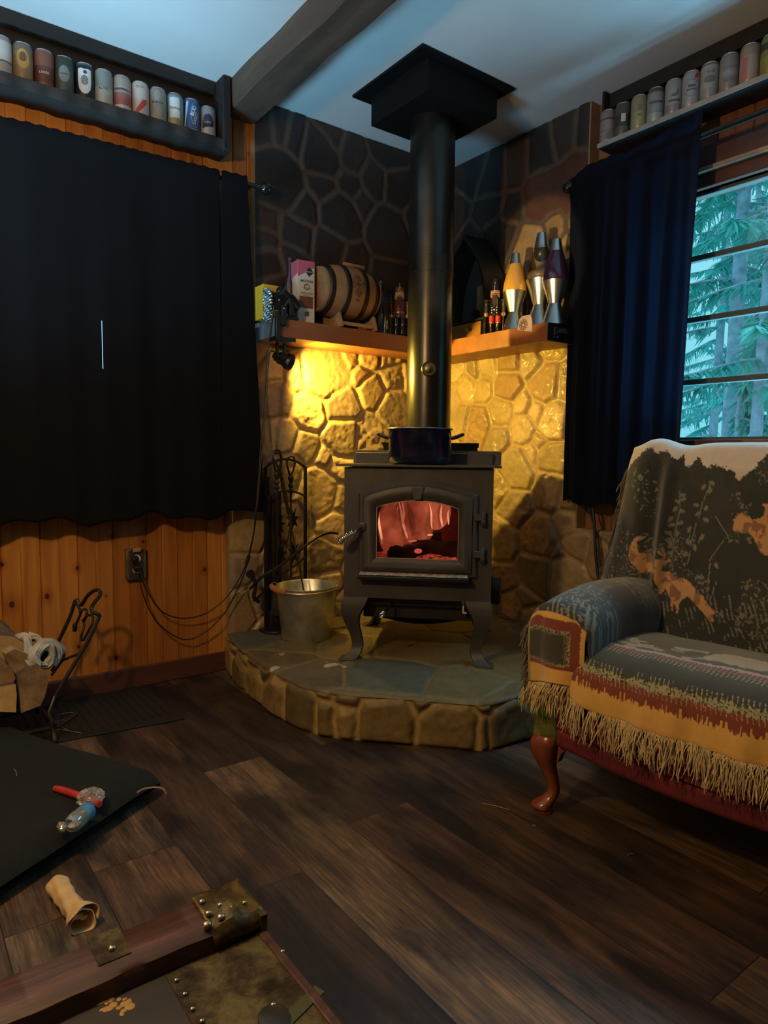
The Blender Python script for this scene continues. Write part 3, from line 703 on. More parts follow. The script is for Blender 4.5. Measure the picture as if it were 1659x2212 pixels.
# ash lip, lower box, air rod
mb = MB(); mb.prism([(2.370, .452), (2.320, .460), (2.318, .472), (2.370, .484)], lambda s, z, t_: SV(t_, s, z), AC-.205, AC+.185)
lip = mb.build('ash_lip', M('ash_lip_steel', (.035, .030, .025), .4, .5), stove, bevel=.002)
ASH = M('grey_ash', (.36, .30, .23), .95, 0, .3, 60, bump=.5)
mb = MB(); R = random.Random(3)
mb.grid(lambda u, v: SV(AC-.200+.38*u, 2.322+.046*v, .4745+.009*v+.0025*R.random()), 60, 8)
for _ in range(14): mb.sphere(SV(AC-.19+.36*R.random(), 2.33+.03*R.random(), .478), R.uniform(.001, .004), 6, 4)
mb.build('ash', ASH, stove)
mb = MB(); sb(mb, A0+.06, A1-.055, 2.43, 2.80, .30, .385); sb(mb, A0+.06, A1-.055, 2.405, 2.43, .352, .378); mb.build('ash_box', BLACKM, stove, bevel=.004)
mb = MB(); mb.tube([SV(AC-.085, 2.44, .372), SV(AC-.098, 2.38, .352), SV(AC-.112, 2.345, .338)], .0045, 8); rod = mb.build('air_rod', BLACKM, stove)
mb = MB(); pts = []
for i in range(60):
    a = i/59*2*PI*4; pts.append(SV(AC-.112-.010*i/59, 2.345-.010*i/59, .338-.010*i/59)+SV(.006*math.cos(a), 0, .006*math.sin(a))-SV(0, 0, 0))
mb.tube(pts, .002, 6); mb.build('rod_tip', CHROME, rod)
mb = MB(); LBL = M('paper_label', (.62, .57, .48), .7, 0, .02)
sb(mb, AC+.160, AC+.170, 2.398, 2.404, .368, .378); sb(mb, AC+.163, AC+.169, 2.398, 2.404, .334, .364); sb(mb, AC+.163, AC+.178, 2.398, 2.404, .334, .340); mb.build('label', LBL, stove)
# heat shield hanging under the box
mb = MB(); mb.grid(lambda u, v: SV(AC-.20+.40*u, 2.50+.30*v, .300-.035*math.sin(u*PI)), 24, 4); mb.build('bottom_shield', BLACKM, stove, solid=.003)
# cabriole legs
def stove_leg(sa, front, z1=.388):
    a_top = A0+.045 if sa < 0 else A1-.045
    s_top = 2.40 if front else 2.84
    out = -1 if sa < 0 else 1; fo = -1 if front else 1
    pr = [(.388, .000, .060), (.360, .010, .056), (.325, .020, .043), (.285, .016, .032), (.245, .004, .027), (.205, -.002, .026), (.180, .006, .029), (.165, .020, .034), (.157, .032, .036)]
    mb = MB(); vs = []; fs = []
    pr = [(z, o, w_) for z, o, w_ in pr]
    Z = spline([Vector(p) for p in pr], 5)
    n = 10
    for z, o, w_ in Z:
        c = SV(a_top+out*o*.9-out*.0, s_top+fo*o*.9, z)
        hw = w_*1.02
        ca = SV(out, 0, 0)-SV(0, 0, 0); cb = SV(0, fo, 0)-SV(0, 0, 0)
        # L-shaped faceted leg section
        for x, y in ((.75, .75), (.62, -.75), (.2, -.85), (.15, -.2), (-.2, .15), (-.85, .2), (-.75, .62)):
            vs.append(c+ca*(x*hw)+cb*(y*hw))
    m_ = 7
    for k in range(len(Z)-1):
        for i in range(m_): j = (i+1) % m_; fs.append((k*m_+i, k*m_+j, (k+1)*m_+j, (k+1)*m_+i))
    fs.append(tuple(range(m_))); L = (len(Z)-1)*m_; fs.append(tuple(L+i for i in range(m_)))
    mb.add(vs, fs)
    cf = SV(a_top+out*.030, s_top+fo*.030, 0)
    mb.cbox((cf.x, cf.y, HZ+.006), (.058, .058, .012), RS @ rotmat(rz=PI/4 if False else 0))
    mb.build('leg', STOVE, stove, bevel=.0025, angle=50)
for sa in (-1, 1):
    for fr in (True, False): stove_leg(sa, fr)
# firebox, logs, embers, flames
t = NT('fire_brick'); t.bsdf((.22, .09, .05), .9)
BRICK = t.m
mb = MB()
fa0, fa1, fs1, fz0, fz1 = A0+.055, A1-.055, 2.70, .500, .756
for q in ([(fa0, fs1, fz0), (fa1, fs1, fz0), (fa1, fs1, fz1), (fa0, fs1, fz1)], [(fa0, 2.392, fz0), (fa0, fs1, fz0), (fa0, fs1, fz1), (fa0, 2.392, fz1)],
          [(fa1, 2.392, fz0), (fa1, fs1, fz0), (fa1, fs1, fz1), (fa1, 2.392, fz1)], [(fa0, 2.392, fz0+.002), (fa1, 2.392, fz0+.002), (fa1, fs1, fz0+.002), (fa0, fs1, fz0+.002)]):
    mb.add([SV(*p) for p in q], [(0, 1, 2, 3)])
mb.build('firebox_lining', BRICK, stove, smooth=False)
CHAR = M('charred_wood', (.02, .013, .010), .9, 0, .4, 30, bump=.6)
for (a, s, z, rz_, r, l) in ((-.03, 2.50, .535, .9, .032, .20), (.06, 2.56, .540, -.2, .035, .24), (-.06, 2.60, .570, .25, .030, .26)):
    R3 = RS @ rotmat(rz=rz_) @ rotmat(ry=PI/2)
    prof = [(r*.8, -l/2)]+[(r*(1+.10*math.sin(k*2.1)), -l/2+l*k/10) for k in range(11)]+[(r*.8, l/2)]
    MB().lathe(prof, SV(AC+a, s, z), 12, R3).build('burning_log', CHAR, stove)
t = NT('embers'); nz = t.noise(55, 4, .7); e = t.n('Emission'); r_ = t.ramp(nz.outputs[0], [(.42, (.05, .004, .002)), (.56, (.9, .12, .05)), (.68, (1., .35, .25))]); t.l(r_.outputs[0], e.inputs[0]); e.inputs[1].default_value = .9; t.l(e.outputs[0], t.out.inputs[0]); EMB = t.m
mb = MB(); mb.grid(lambda u, v: SV(fa0+.02+(fa1-fa0-.04)*u, 2.42+.26*v, .506+.020*math.sin(u*PI)*math.sin(v*PI)+.004*R.random()), 40, 26); mb.build('ember_bed', EMB, stove)
mb = MB(); HOT = M_emit('hot_coal', (1., .25, .18), 1.3)
for p_, r_ in ((SV(AC-.004, 2.46, .546), (.016, .012, .009)), (SV(AC-.028, 2.480, .580), (.022, .006, .004)), (SV(AC+.036, 2.49, .603), (.014, .004, .004))): MB().sphere(p_, r_).build('glowing_coal', HOT, stove)
def flame_mat(name, col, st):
    t = NT(name); e = t.n('Emission'); e.inputs[1].default_value = st
    e.inputs[0].default_value = (*col, 1); tr = t.n('BsdfTransparent'); lw = t.n('LayerWeight'); lw.inputs[0].default_value = .35
    mx = t.n('MixShader'); r_ = t.ramp(lw.outputs['Facing'], [(.15, (.75,)*3), (.85, (0, 0, 0))]); t.l(r_.outputs[0], mx.inputs[0]); t.l(tr.outputs[0], mx.inputs[1]); t.l(e.outputs[0], mx.inputs[2]); t.l(mx.outputs[0], t.out.inputs[0]); return t.m
FL1 = flame_mat('flame_bright', (1., .50, .30), 2.6); FL2 = flame_mat('flame_soft', (1., .24, .12), .30); FL3 = flame_mat('fire_haze', (1., .23, .12), .60); FL4 = flame_mat('flame_mid', (1., .42, .26), 1.5)
def flame(a, s, z0, z1, w_, lean, mt, ph=0):
    mb = MB(); pts = []; rr_ = []
    for i in range(15):
        f = i/14; pts.append(SV(AC+a+lean*f+.0022*math.sin(f*6+ph), s+.003*math.sin(f*5+ph), z0+(z1-z0)*f)); rr_.append(w_*max(.02, math.sin(PI*min(1, f*.93+.08))**.9*(1-f*.45)))
    mb.tube(pts, rr_, 12, flat=.6); mb.build('flame', mt, stove)
flame(-.138, 2.44, .570, .690, .0085, -.010, FL1, 1); flame(-.045, 2.47, .590, .740, .0085, -.040, FL4, 3); flame(.045, 2.50, .625, .720, .0065, -.014, FL4, 4); flame(.078, 2.50, .635, .725, .0075, -.004, FL4, 2); flame(-.095, 2.50, .62, .715, .0075, .012, FL4, 0); flame(-.062, 2.49, .64, .73, .0065, -.006, FL4, 5); flame(.10, 2.52, .64, .70, .006, .002, FL4, 1); flame(-.140, 2.50, .600, .735, .016, .0, FL2, 0); flame(-.110, 2.52, .57, .725, .035, .02, FL2, 2)
flame(-.062, 2.52, .60, .735, .009, -.010, FL1, 3) if False else None
flame(-.065, 2.51, .590, .745, .015, -.018, FL2, 3); flame(-.03, 2.54, .59, .74, .026, -.03, FL2, 5); flame(-.02, 2.50, .60, .70, .006, -.035, FL2, 2)
flame(.035, 2.53, .61, .73, .008, -.012, FL2, 4); flame(.065, 2.55, .62, .73, .012, .004, FL2, 1); flame(-.09, 2.58, .56, .74, .045, .0, FL2, 1); flame(.01, 2.60, .56, .73, .05, .0, FL2, 1)
for a_, s_, z_, r_ in ((-.095, 2.56, .63, (.075, .04, .12)), (-.045, 2.60, .65, (.085, .04, .12)), (.045, 2.64, .68, (.060, .02, .075)), (-.11, 2.47, .62, (.045, .03, .095)), (-.10, 2.45, .58, (.045, .02, .045))): MB().sphere(SV(AC+a_, s_, z_), r_, 24, 16, RS).build('flame', FL3, stove)
fg = bpy.data.objects['fire_glow']; fg.location = SV(AC-.10, 2.50, .62)
t = NT('sooty_glass'); tr = t.n('BsdfTransparent'); nz = t.noise(7, 3); r_ = t.ramp(nz.outputs[0], [(.35, (.95, .86, .80)), (.65, (.55, .42, .38))]); t.l(r_.outputs[0], tr.inputs[0])
gl = t.n('BsdfGlossy'); gl.inputs['Roughness'].default_value = .12; mx = t.n('MixShader'); mx.inputs[0].default_value = .05; t.l(tr.outputs[0], mx.inputs[1]); t.l(gl.outputs[0], mx.inputs[2]); t.l(mx.outputs[0], t.out.inputs[0])
mb = MB(); mb.prism(AR(.004), lambda a, z, s: SV(a, s, z), 2.360, 2.363); mb.build('glass', t.m, door, smooth=False)

mb = MB(); mb.lathe([(.050, 0), (.055, .004), (.055, .030), (.045, .036)], SV(A1+.004, 2.60, .385), 28, RS @ rotmat(ry=PI/2)); mb.build('side_blower', BLACKM, stove)
# kindling left on the hearth behind the stove's right leg
KW = M('kindling_wood', (.20, .10, .06), .85, 0, .25, 30)
for lab, u, v, du, dv, w_ in (('reddish brown splinter of kindling on the hearth right of the stove', 1080, 1330, 34, 10, .006), ('small pale wood chip on the hearth against the right stone wall', 1078, 1316, 14, 12, .004)):
    A = hz(u, v, HZ+.014); Bq = hz(u+du, v+dv, HZ+.014); o_ = MB().tube([A, A.lerp(Bq, .5), Bq], [w_, w_*1.2, w_*.7], 6, flat=.6).build('kindling_stick', KW, loc=tuple(A)); tag(o_, lab, 'kindling', 'kindling on the hearth')

# stovepipe and ceiling support
PC = (1.78, 2.09)
pipe = thing('stovepipe', 'black metal stovepipe rising from the stove to the ceiling', 'stovepipe', (PC[0], PC[1], .914))
mb = MB(); mb.lathe([(.088, .914), (.088, 1.60), (.0895, 1.601), (.0895, 1.66), (.088, 1.661), (.0865, 2.25)], (PC[0], PC[1], 0), 64, cap=False); mb.build('pipe', PIPE, pipe, angle=20)
d_ = (Vector((0, 0, 0))-Vector((PC[0], PC[1], 0))).normalized(); tp = Vector((PC[0], PC[1], 1.228))+d_*.088
Rg = d_.to_track_quat('Z', 'Y').to_matrix()
mb = MB(); mb.lathe([(.030, 0), (.030, .007), (.027, .010), (.024, .007), (.017, .007), (.016, .012), (.010, .013), (.009, .018), (.003, .019)], tp-d_*.002, 32, Rg); mb.build('damper_dial', M('dial_bronze', (.16, .13, .08), .35, .9), pipe)
mb = MB(); c_ = Vector((PC[0], PC[1], .985))+d_*.089; rt = Vector((-d_.y, d_.x, 0))
mb.cbox(c_+rt*.030*-1*-1 if False else c_-rt*-.030, (.045, .004, .030), Matrix((rt, d_, Vector((0, 0, 1)))).transposed()); mb.build('pipe_bracket', PIPE, pipe, bevel=.001)
col_ = thing('ceiling_support_box', 'black square ceiling support box around the top of the stovepipe', 'stovepipe box', (PC[0], PC[1], 2.18))
BOXM = M('satin_black', (.004, .004, .004), .75, 0, .1, Specular_IOR_Level=.2)
mb = MB(); mb.box((PC[0]-.172, PC[1]-.172, 2.178), (PC[0]+.172, PC[1]+.172, 2.288)); mb.build('box', BOXM, col_, bevel=.002)
mb = MB(); mb.box((PC[0]-.228, PC[1]-.205, 2.288), (PC[0]+.232, PC[1]+.222, 2.298)); mb.build('flange', BOXM, col_, bevel=.001)

# enamel pot
pot_c = SV(-.226, 2.465, .863); ENAM = M('blue_enamel', (.006, .008, .028), .16, 0, .25, 40, Coat_Weight=.6)
pot = thing('stockpot', 'dark blue enamel stockpot on top of the stove', 'pot', tuple(pot_c))
mb = MB(); mb.lathe([(.092, 0), (.104, .003), (.112, .014), (.1135, .03), (.1135, .122), (.1165, .126), (.118, .1285), (.1145, .130), (.1115, .126), (.1115, .02), (.10, .008), (.02, .006)], pot_c, 64); mb.build('pot_body', ENAM, pot, angle=50)
mb = MB(); pts = [pot_c+Vector((.1172*math.cos(a), .1172*math.sin(a), .1285)) for a in [2*PI*i/64 for i in range(64)]]; mb.tube(pts, .0018, 6, closed=True); mb.build('rim', M('steel_rim', (.6, .58, .5), .3, 1), pot)
for sgn in (-1, 1):
    ra = SV(sgn, 0, 0); fd = SV(0, 1, 0); mb = MB()
    P = [pot_c+ra*.112-fd*.035+Vector((0, 0, .094)), pot_c+ra*.132-fd*.034+Vector((0, 0, .100)), pot_c+ra*.148-fd*.022+Vector((0, 0, .107)), pot_c+ra*.154+Vector((0, 0, .109)), pot_c+ra*.148+fd*.022+Vector((0, 0, .107)), pot_c+ra*.132+fd*.034+Vector((0, 0, .100)), pot_c+ra*.112+fd*.035+Vector((0, 0, .094))]
    mb.tube(P, .0085, 8, smooth=4, flat=.7); mb.build('handle', ENAM, pot)
# ------------------------------------------------------------------ galvanized bucket
GALV = M('galvanized_steel', (.66, .66, .58), .36, .88, .18, 12, bump=.04)
bc = Vector((1.372, 2.352, HZ+.006)); bk = thing('metal_bucket', 'galvanized metal bucket with a wooden grip on the hearth', 'bucket', tuple(bc))
prof = [(.060, .004), (.094, .004), (.097, 0), (.099, .002), (.1215, .206), (.1245, .210), (.1235, .2135), (.1195, .210), (.0965, .008), (.02, .008)]
MB().lathe(prof, bc, 64).build('bucket_body', GALV, bk, angle=60)
vd = Vector((-bc.x, -bc.y, 0)).normalized(); vr = Vector((-vd.y, vd.x, 0))   # towards the viewer side and to the left
if vr.dot(RGT) > 0: vr = -vr
def BP(r, ang, z): return bc+(vr*math.cos(ang)+vd*math.sin(ang))*r+Vector((0, 0, z))
for ang in (PI*.93 if False else PI-.15, -.30):
    mb = MB(); c_ = BP(.123, ang, .197); mb.cbox(c_, (.020, .005, .034), Matrix.Rotation(math.atan2((c_-bc).y, (c_-bc).x)-PI/2, 3, 'Z')); mb.sphere(c_+(c_-bc).normalized()*.004, .004, 8, 6); mb.build('ear', GALV, bk, bevel=.001)
pts = [BP(.128, -.30, .214), BP(.134, -.10, .222), BP(.136, .22, .214), BP(.139, .55, .208), BP(.139, .95, .204), BP(.136, 1.4, .202), BP(.134, 1.9, .203), BP(.132, 2.5, .206), BP(.127, PI-.15, .205)]
MB().tube(pts, .0026, 8, smooth=5).build('bail', GALV, bk)
GRIP = M('grip_wood', (.40, .15, .05), .5, 0, .1)
pts = [BP(.139, .06+.90*i/8, .214-.009*i/8) for i in range(9)]
MB().tube(pts, [.0085, .0105, .011, .0115, .0115, .0115, .011, .0105, .0085], 12).build('grip', GRIP, bk)

# ------------------------------------------------------------------ fireplace tool stand
IRON = M('wrought_iron', (.026, .022, .018), .42, .5, .2, 30, bump=.08)
ty = 2.505; ts = thing('tool_stand', 'black iron fireplace tool stand with arched frame and leaf ornament, left of the bucket', 'tool stand', (1.36, ty, HZ))
x0, x1 = 1.268, 1.455
MB().prism([(1.250, 2.475), (1.285, 2.440), (1.44, 2.440), (1.475, 2.475), (1.475, 2.535), (1.44, 2.55), (1.285, 2.55), (1.250, 2.535)], lambda a, b_, z: (a, b_, z), HZ+.004, HZ+.018).build('base', IRON, ts, bevel=.003)
for x in (x0, x1): MB().box((x-.0065, ty-.005, HZ+.016), (x+.0065, ty+.005, .838)).build('post', IRON, ts, bevel=.001)
def arc(xa, xb, z, rise, y=ty, n=14): return [(xa+(xb-xa)*i/n, y, z+rise*math.sin(PI*i/n)**.8) for i in range(n+1)]
MB().tube(arc(x0-.005, x1+.005, .836, .038), .0055, 8, flat=1).build('top_arch', IRON, ts)
MB().tube(arc(x0, x1, .712, .030, ty-.012), .0045, 8).build('hook_arch', IRON, ts)
mb = MB()
for k, (cx_, cz_) in enumerate(((1.405, .475), (1.335, .60), (1.40, .62), (1.345, .47))):   # spiky leaves
    pts = []
    for i in range(14):
        a = 2*PI*i/14+k; r = .040 if i % 2 == 0 else .018
        pts.append((cx_+r*math.cos(a)*.8, cz_+r*math.sin(a)*1.3))
    mb.prism(pts, lambda a, z, y: (a, y, z), ty+.010, ty+.013)
mb.tube([(1.30, ty+.012, .34), (1.35, ty+.012, .45), (1.375, ty+.012, .52), (1.40, ty+.012, .66)], .003, 6, smooth=4)
mb.build('leaf_ornament', IRON, ts)
def tool(name, label, cat, x, y, ztop, zbot, kind, lean=0):
    r = thing(name, label, cat, (x+lean, y, zbot), 'fireplace tools')
    # loop handle
    P = [(x, 0, ztop-.080), (x+.014, 0, ztop-.055), (x+.021, 0, ztop-.028), (x+.017, 0, ztop-.007), (x, 0, ztop), (x-.017, 0, ztop-.007), (x-.021, 0, ztop-.028), (x-.014, 0, ztop-.055)]
    mb = MB(); mb.tube([(a, y+.004*(1 if i < 4 else -1), z) for i, (a, _, z) in enumerate(P)], .0042, 8, closed=True, smooth=4)
    mb.lathe([(.008, 0), (.012, .006), (.012, .014), (.006, .022)], (x, y, ztop-.100), 12)
    mb.build('handle', IRON, r)
    mb = MB(); A = Vector((x, y, ztop-.10)); Bq = Vector((x+lean, y, zbot)); ax = (Bq-A)
    for i in range(3): mb.lathe([(.005, 0), (.011, .008), (.011, .014), (.005, .022)], A+ax.normalized()*(.022*i+.01), 6, rotmat(rz=i*.5))
    mb.tube([A, A.lerp(Bq, .3), Bq], .0045, 8); mb.build('shaft', IRON, r)
    if kind == 'shovel': MB().grid(lambda u, v: (x+lean+(u-.5)*.085, y-.012*math.sin(u*PI)+.004, zbot+.02-.13*v), 12, 8).build('blade', IRON, r, solid=.003)
    if kind == 'brush': MB().lathe([(.020, -.115), (.026, -.10), (.022, -.03), (.010, 0)], (x+lean, y, zbot), 16).build('bristles', M('bristles', (.03, .022, .015), .9, 0, .3, 80, bump=.5), r)
    if kind == 'poker': MB().tube([(x+lean, y, zbot), (x+lean, y, zbot-.03), (x+lean+.022, y, zbot-.015)], [.0045, .004, .002], 8).build('hook', IRON, r)
    return r
tool('fire_brush', 'iron fireplace brush hanging at the left inside the tool stand', 'fireplace tool', 1.312, ty-.016, .900, .34, 'brush')
tool('ash_shovel', 'iron fireplace shovel with a narrower loop handle hanging at the right of the tool stand', 'fireplace tool', 1.378, ty-.014, .885, .36, 'shovel')
# round cardboard or glass tubes standing behind the stand: long fire tongs and bellows rods
tg = thing('log_tongs', 'long curved black iron log tongs leaning across the tool stand', 'tongs', (1.25, 2.44, .30))
def TP(u, v, y): return hy(u, v, y)
MB().tube([TP(540, 1272, 2.50), TP(566, 1246, 2.47), TP(600, 1225, 2.45), TP(640, 1195, 2.43), TP(668, 1172, 2.42), TP(690, 1158, 2.42), TP(712, 1151, 2.42), TP(730, 1153, 2.42)], [.008, .0095, .0095, .0095, .0095, .009, .008, .006], 10, smooth=4, flat=.7).build('arm', IRON, tg)
MB().tube([TP(548, 1298, 2.51), TP(568, 1280, 2.47), TP(600, 1248, 2.455), TP(640, 1220, 2.45), TP(660, 1202, 2.445)], .006, 8, smooth=4, flat=.6).build('arm', IRON, tg)
mb = MB(); mb.lathe([(.016, -.008), (.018, 0), (.016, .008)], TP(541, 1240, 2.50), 14, rotmat(rx=PI/2)); mb.tube([TP(541, 1240, 2.50), TP(552, 1262, 2.49), TP(548, 1290, 2.49), TP(560, 1300, 2.49)], .008, 8, smooth=3); mb.build('hinge', IRON, tg)
# copper and steel tubes of the stand (blow pipes)
TUBE = M('smoky_tube', (.055, .045, .036), .22, .6, .2)
for i, (x, zt, zb) in enumerate(((1.292, .80, .215), (1.318, .73, .25), (1.345, .74, .25))):
    MB().tube([(x, 2.535, zb), (x, 2.535, zt)], .011, 12).build('rear_tube', TUBE, ts)
MB().box((1.284, 2.49, HZ+.018), (1.330, 2.545, .245)).build('tube_holder', BLACKM, ts, bevel=.002)
# poker standing in the bucket
pk = thing('fire_poker', 'thin iron poker with a large loop handle standing in the galvanized bucket', 'poker', (1.40, 2.36, HZ+.02))
p_bot = bc+Vector((.030, .010, .020)); p_top = TP(603, 1005, 2.43)
ax = (p_top-p_bot).normalized(); sd = ax.cross(Vector((0, -1, 0))).normalized()
lp = [p_top+ax*a+sd*b_ for a, b_ in ((-.015, 0), (.010, .013), (.034, .019), (.055, .013), (.062, 0), (.055, -.013), (.034, -.019), (.010, -.013))]
MB().tube(lp, .0043, 8, closed=True, smooth=4).build('handle', IRON, pk)
mb = MB(); mb.tube([p_top-ax*.01, p_top-ax*.20], .008, 8); 
for i in range(10): mb.lathe([(.004, 0), (.0105, .006), (.004, .012)], p_top-ax*(.03+.010*i), 6, ax.to_track_quat('Z', 'Y').to_matrix() @ rotmat(rz=i*.6))
mb.build('grip', IRON, pk)
MB().tube([p_top-ax*.18, p_bot], .0038, 8).build('shaft', M('worn_iron', (.10, .09, .075), .35, .8, .2), pk)

# ------------------------------------------------------------------ clip lamps at the left end of the mantel
LB = M('lamp_black', (.012, .011, .010), .32, .1, .1)
cl = thing('clip_lamp', 'lit black clip lamp hanging under the left end of the mantel', 'clip lamp', (1.30, 2.43, MB0), 'clip lamps at the left end of the mantel')
hd = Vector((1.335, 2.447, 1.268)); dr = Vector((.93, -.05, -.26)).normalized(); RH = dr.to_track_quat('Z', 'Y').to_matrix()
mb = MB(); mb.lathe([(.010, -.052), (.018, -.050), (.0195, -.036), (.024, -.034), (.025, -.012), (.033, -.002), (.034, .020), (.0325, .020), (.031, .0), (.022, -.010), (.02, -.03)], hd, 28, RH, cap=False)
mb.lathe([(.006, -.062), (.010, -.060), (.011, -.050)], hd, 14, RH); mb.build('shade', LB, cl, angle=35)
MB().sphere(hd+dr*.006, (.013, .013, .013)).build('bulb', M_emit('bulb_glow', (1., .72, .25), 3.0), cl)
mb = MB(); mb.box((1.286, 2.435, 1.285), (1.294, 2.450, 1.352)); mb.box((1.318, 2.435, 1.285), (1.326, 2.450, 1.352)); mb.tube([(1.28, 2.443, 1.286), (1.332, 2.443, 1.286)], .004, 8); mb.build('bracket', LB, cl, bevel=.001)
mb = MB(); mb.box((1.245, 2.372, 1.330), (1.335, 2.435, 1.3465)); mb.box((1.245, 2.362, 1.330), (1.262, 2.378, 1.440)); mb.cbox((1.262, 2.370, 1.408), (.012, .012, .03)); mb.build('clamp', LB, cl, bevel=.002)
cu_ = thing('clip_lamp', 'upper black clip lamp in front of the yellow box on the mantel', 'clip lamp', (1.30, 2.40, MT), 'clip lamps at the left end of the mantel')
h2 = Vector((1.315, 2.400, 1.492)); dr2 = Vector((.55, -.50, -.42)).normalized(); R2 = Vector((.80, .35, -.50)).normalized().to_track_quat('Z', 'Y').to_matrix()
mb = MB(); mb.lathe([(.012, -.058), (.020, -.055), (.024, -.020), (.032, -.006), (.034, .040), (.0325, .040), (.030, 0), (.02, -.01)], h2, 28, R2, cap=False); mb.lathe([(.010, -.068), (.013, -.064), (.013, -.055)], h2, 14, R2); mb.build('shade', LB, cu_, angle=35)
mb = MB(); mb.tube([h2+Vector((-.005, -.03, 0)), (1.285, 2.385, 1.452)], .007, 8); mb.box((1.303, 2.362, 1.428), (1.323, 2.370, 1.485)); mb.tube([(1.285, 2.392, 1.428), (1.285, 2.372, 1.452)], .009, 10); mb.build('bracket', LB, cu_, bevel=.001)
mb = MB(); mb.box((1.262, 2.375, MT), (1.350, 2.41, MT+.010)); mb.box((1.268, 2.362, MT-.030), (1.290, 2.3795, MT+.045)); mb.build('clamp', LB, cu_, bevel=.002)
mb = MB()
for p in ((1.306, 2.367, 1.480), (1.278, 2.362, 1.452), (1.262, 2.372, 1.482)): mb.sphere(p, .0042, 10, 6)
mb.build('screw', CHROME, cu_)

# ------------------------------------------------------------------ things on the left half of the mantel
yb = thing('cardboard_box', 'yellow cardboard box half covered by silver foil, leftmost on the mantel', 'box', (1.245, 2.45, MT))
YEL = M('yellow_card', (.62, .46, .03), .55, 0, .04); DK = M('dark_print', (.02, .02, .025), .5)
MB().box((1.222, 2.425, MT), (1.300, 2.50, 1.548)).build('box', YEL, yb, bevel=.001)
MB().box((1.255, 2.4235, 1.455), (1.3005, 2.425, 1.523)).build('printed_panel', DK, yb)
FOIL = M('silver_foil', (.38, .50, .56), .22, .85, .3, 30, bump=.9, bscale=55)
mb = MB()
def ff(u, v):
    a = 1.219+.044*u; z = 1.405+.125*v-.03*(u-.3)**2
    return (a, 2.4215-.012*math.sin(u*PI)-.006*math.sin(v*31+u*9)*math.sin(u*PI)-.003*math.sin(v*67-u*20), z)
mb.grid(ff, 16, 40); mb.build('foil_wrap', FOIL, yb, solid=.001)
GLASSJ = M_glass('jar_glass', (.80, .86, .86))
jar = thing('glass_jar', 'small clear glass jar between the clip lamp and the match box', 'jar', (1.350, 2.455, MT))
MB().lathe([(.030, 0), (.034, .004), (.034, .072), (.030, .080), (.026, .082), (.0245, .080), (.031, .07), (.031, .006), (.01, .004)], (1.350, 2.455, MT), 28).build('glass', M('bottle_glass', (.16, .20, .21), .12, .0, .0, Transmission_Weight=.5), jar)
MB().lathe([(.0343, .030), (.0343, .062)], (1.350, 2.455, MT), 28, cap=False).build('label', M('jar_label', (.12, .055, .045), .6), jar)
MB().lathe([(.027, .080), (.028, .082), (.028, .094), (.026, .096)], (1.350, 2.455, MT), 28).build('lid', M('jar_lid', (.05, .05, .05), .3, .8), jar)
wb = thing('wine_bottle', 'dark purple glass bottle behind the match box', 'bottle', (1.394, 2.525, MT))
PURG = M('purple_glass', (.035, .012, .022), .08, 0, .1, Coat_Weight=.6)
MB().lathe([(.028, 0), (.033, .004), (.034, .15), (.030, .175), (.0135, .215), (.012, .262), (.0145, .264), (.0145, .275), (.012, .277)], (1.394, 2.525, MT), 32).build('glass', PURG, wb)
# match box
mx_ = Vector((1.422, 2.470, MT)); mbx = thing('match_box', 'tall white and pink box of matches on the mantel beside the wooden barrel', 'match box', tuple(mx_))
RM = rotmat(rz=-.10); hw, hd_, hh_ = .0375, .032, .252
def MX(a, d, z): return mx_+RM @ Vector((a, d, z))
WHT = M('match_card', (.60, .56, .47), .55, 0, .03); PNK = M('pink_print', (.50, .10, .16), .5, 0, .04); BRN = M('striker', (.16, .065, .035), .8, 0, .1); INK = M('black_print', (.02, .018, .016), .6, 0, 0)
mb = MB(); mb.cbox(MX(0, 0, hh_/2), (2*hw, 2*hd_, hh_), RM); mb.build('carton', WHT, mbx, bevel=.0008)
mb = MB(); e_ = .0005
mb.add([MX(-hw, -hd_-e_, hh_), MX(hw, -hd_-e_, hh_), MX(hw, -hd_-e_, hh_-.022), MX(-hw, -hd_-e_, hh_-.066)], [(0, 1, 2, 3)])
mb.add([MX(-hw-e_, -hd_, hh_), MX(-hw-e_, hd_, hh_), MX(-hw-e_, hd_, hh_-.066), MX(-hw-e_, -hd_, hh_-.052)], [(0, 1, 2, 3)])
mb.cbox(MX(0, 0, hh_+e_), (2*hw, 2*hd_, .0006), RM); mb.build('pink_top', PNK, mbx, smooth=False)
mb = MB(); F2 = lambda a, z, d=0: MX(a, -hd_-.0012-d, z)
cz = hh_-.042
mb.add([F2(-.004, cz+.0), F2(.012, cz+.022), F2(.034, cz), F2(.012, cz-.020)], [(0, 1, 2, 3)]) 
text_on(mb, 'MATCHES', .0125, lambda x, y: F2(x+.003, y+hh_-.080)); text_on(mb, 'EXTRA LONG', .0085, lambda x, y: F2(x+.003, y+hh_-.128)); text_on(mb, 'MATCHES FOR', .0048, lambda x, y: F2(x+.003, y+hh_-.137))
mb.lathe([(.0095, 0), (.0125, .0004), (.0125, .0008)], F2(.003, hh_-.103), 24, RM @ rotmat(rx=PI/2)) if False else mb.tube([F2(.003+.0105*math.cos(a), hh_-.102+.0105*math.sin(a)) for a in [2*PI*i/24 for i in range(24)]], .0014, 4, closed=True)
for k in range(9): mb.add([F2(-.006+.0022*k, .052), F2(-.006+.0022*k+.0011, .052), F2(-.006+.0022*k+.0011, .034), F2(-.006+.0022*k, .034)], [(0, 1, 2, 3)])
mb.add([F2(-.020, .147), F2(.026, .147), F2(.026, .1462), F2(-.020, .1462)], [(0, 1, 2, 3)])
mb.build('printing', INK, mbx, smooth=False)
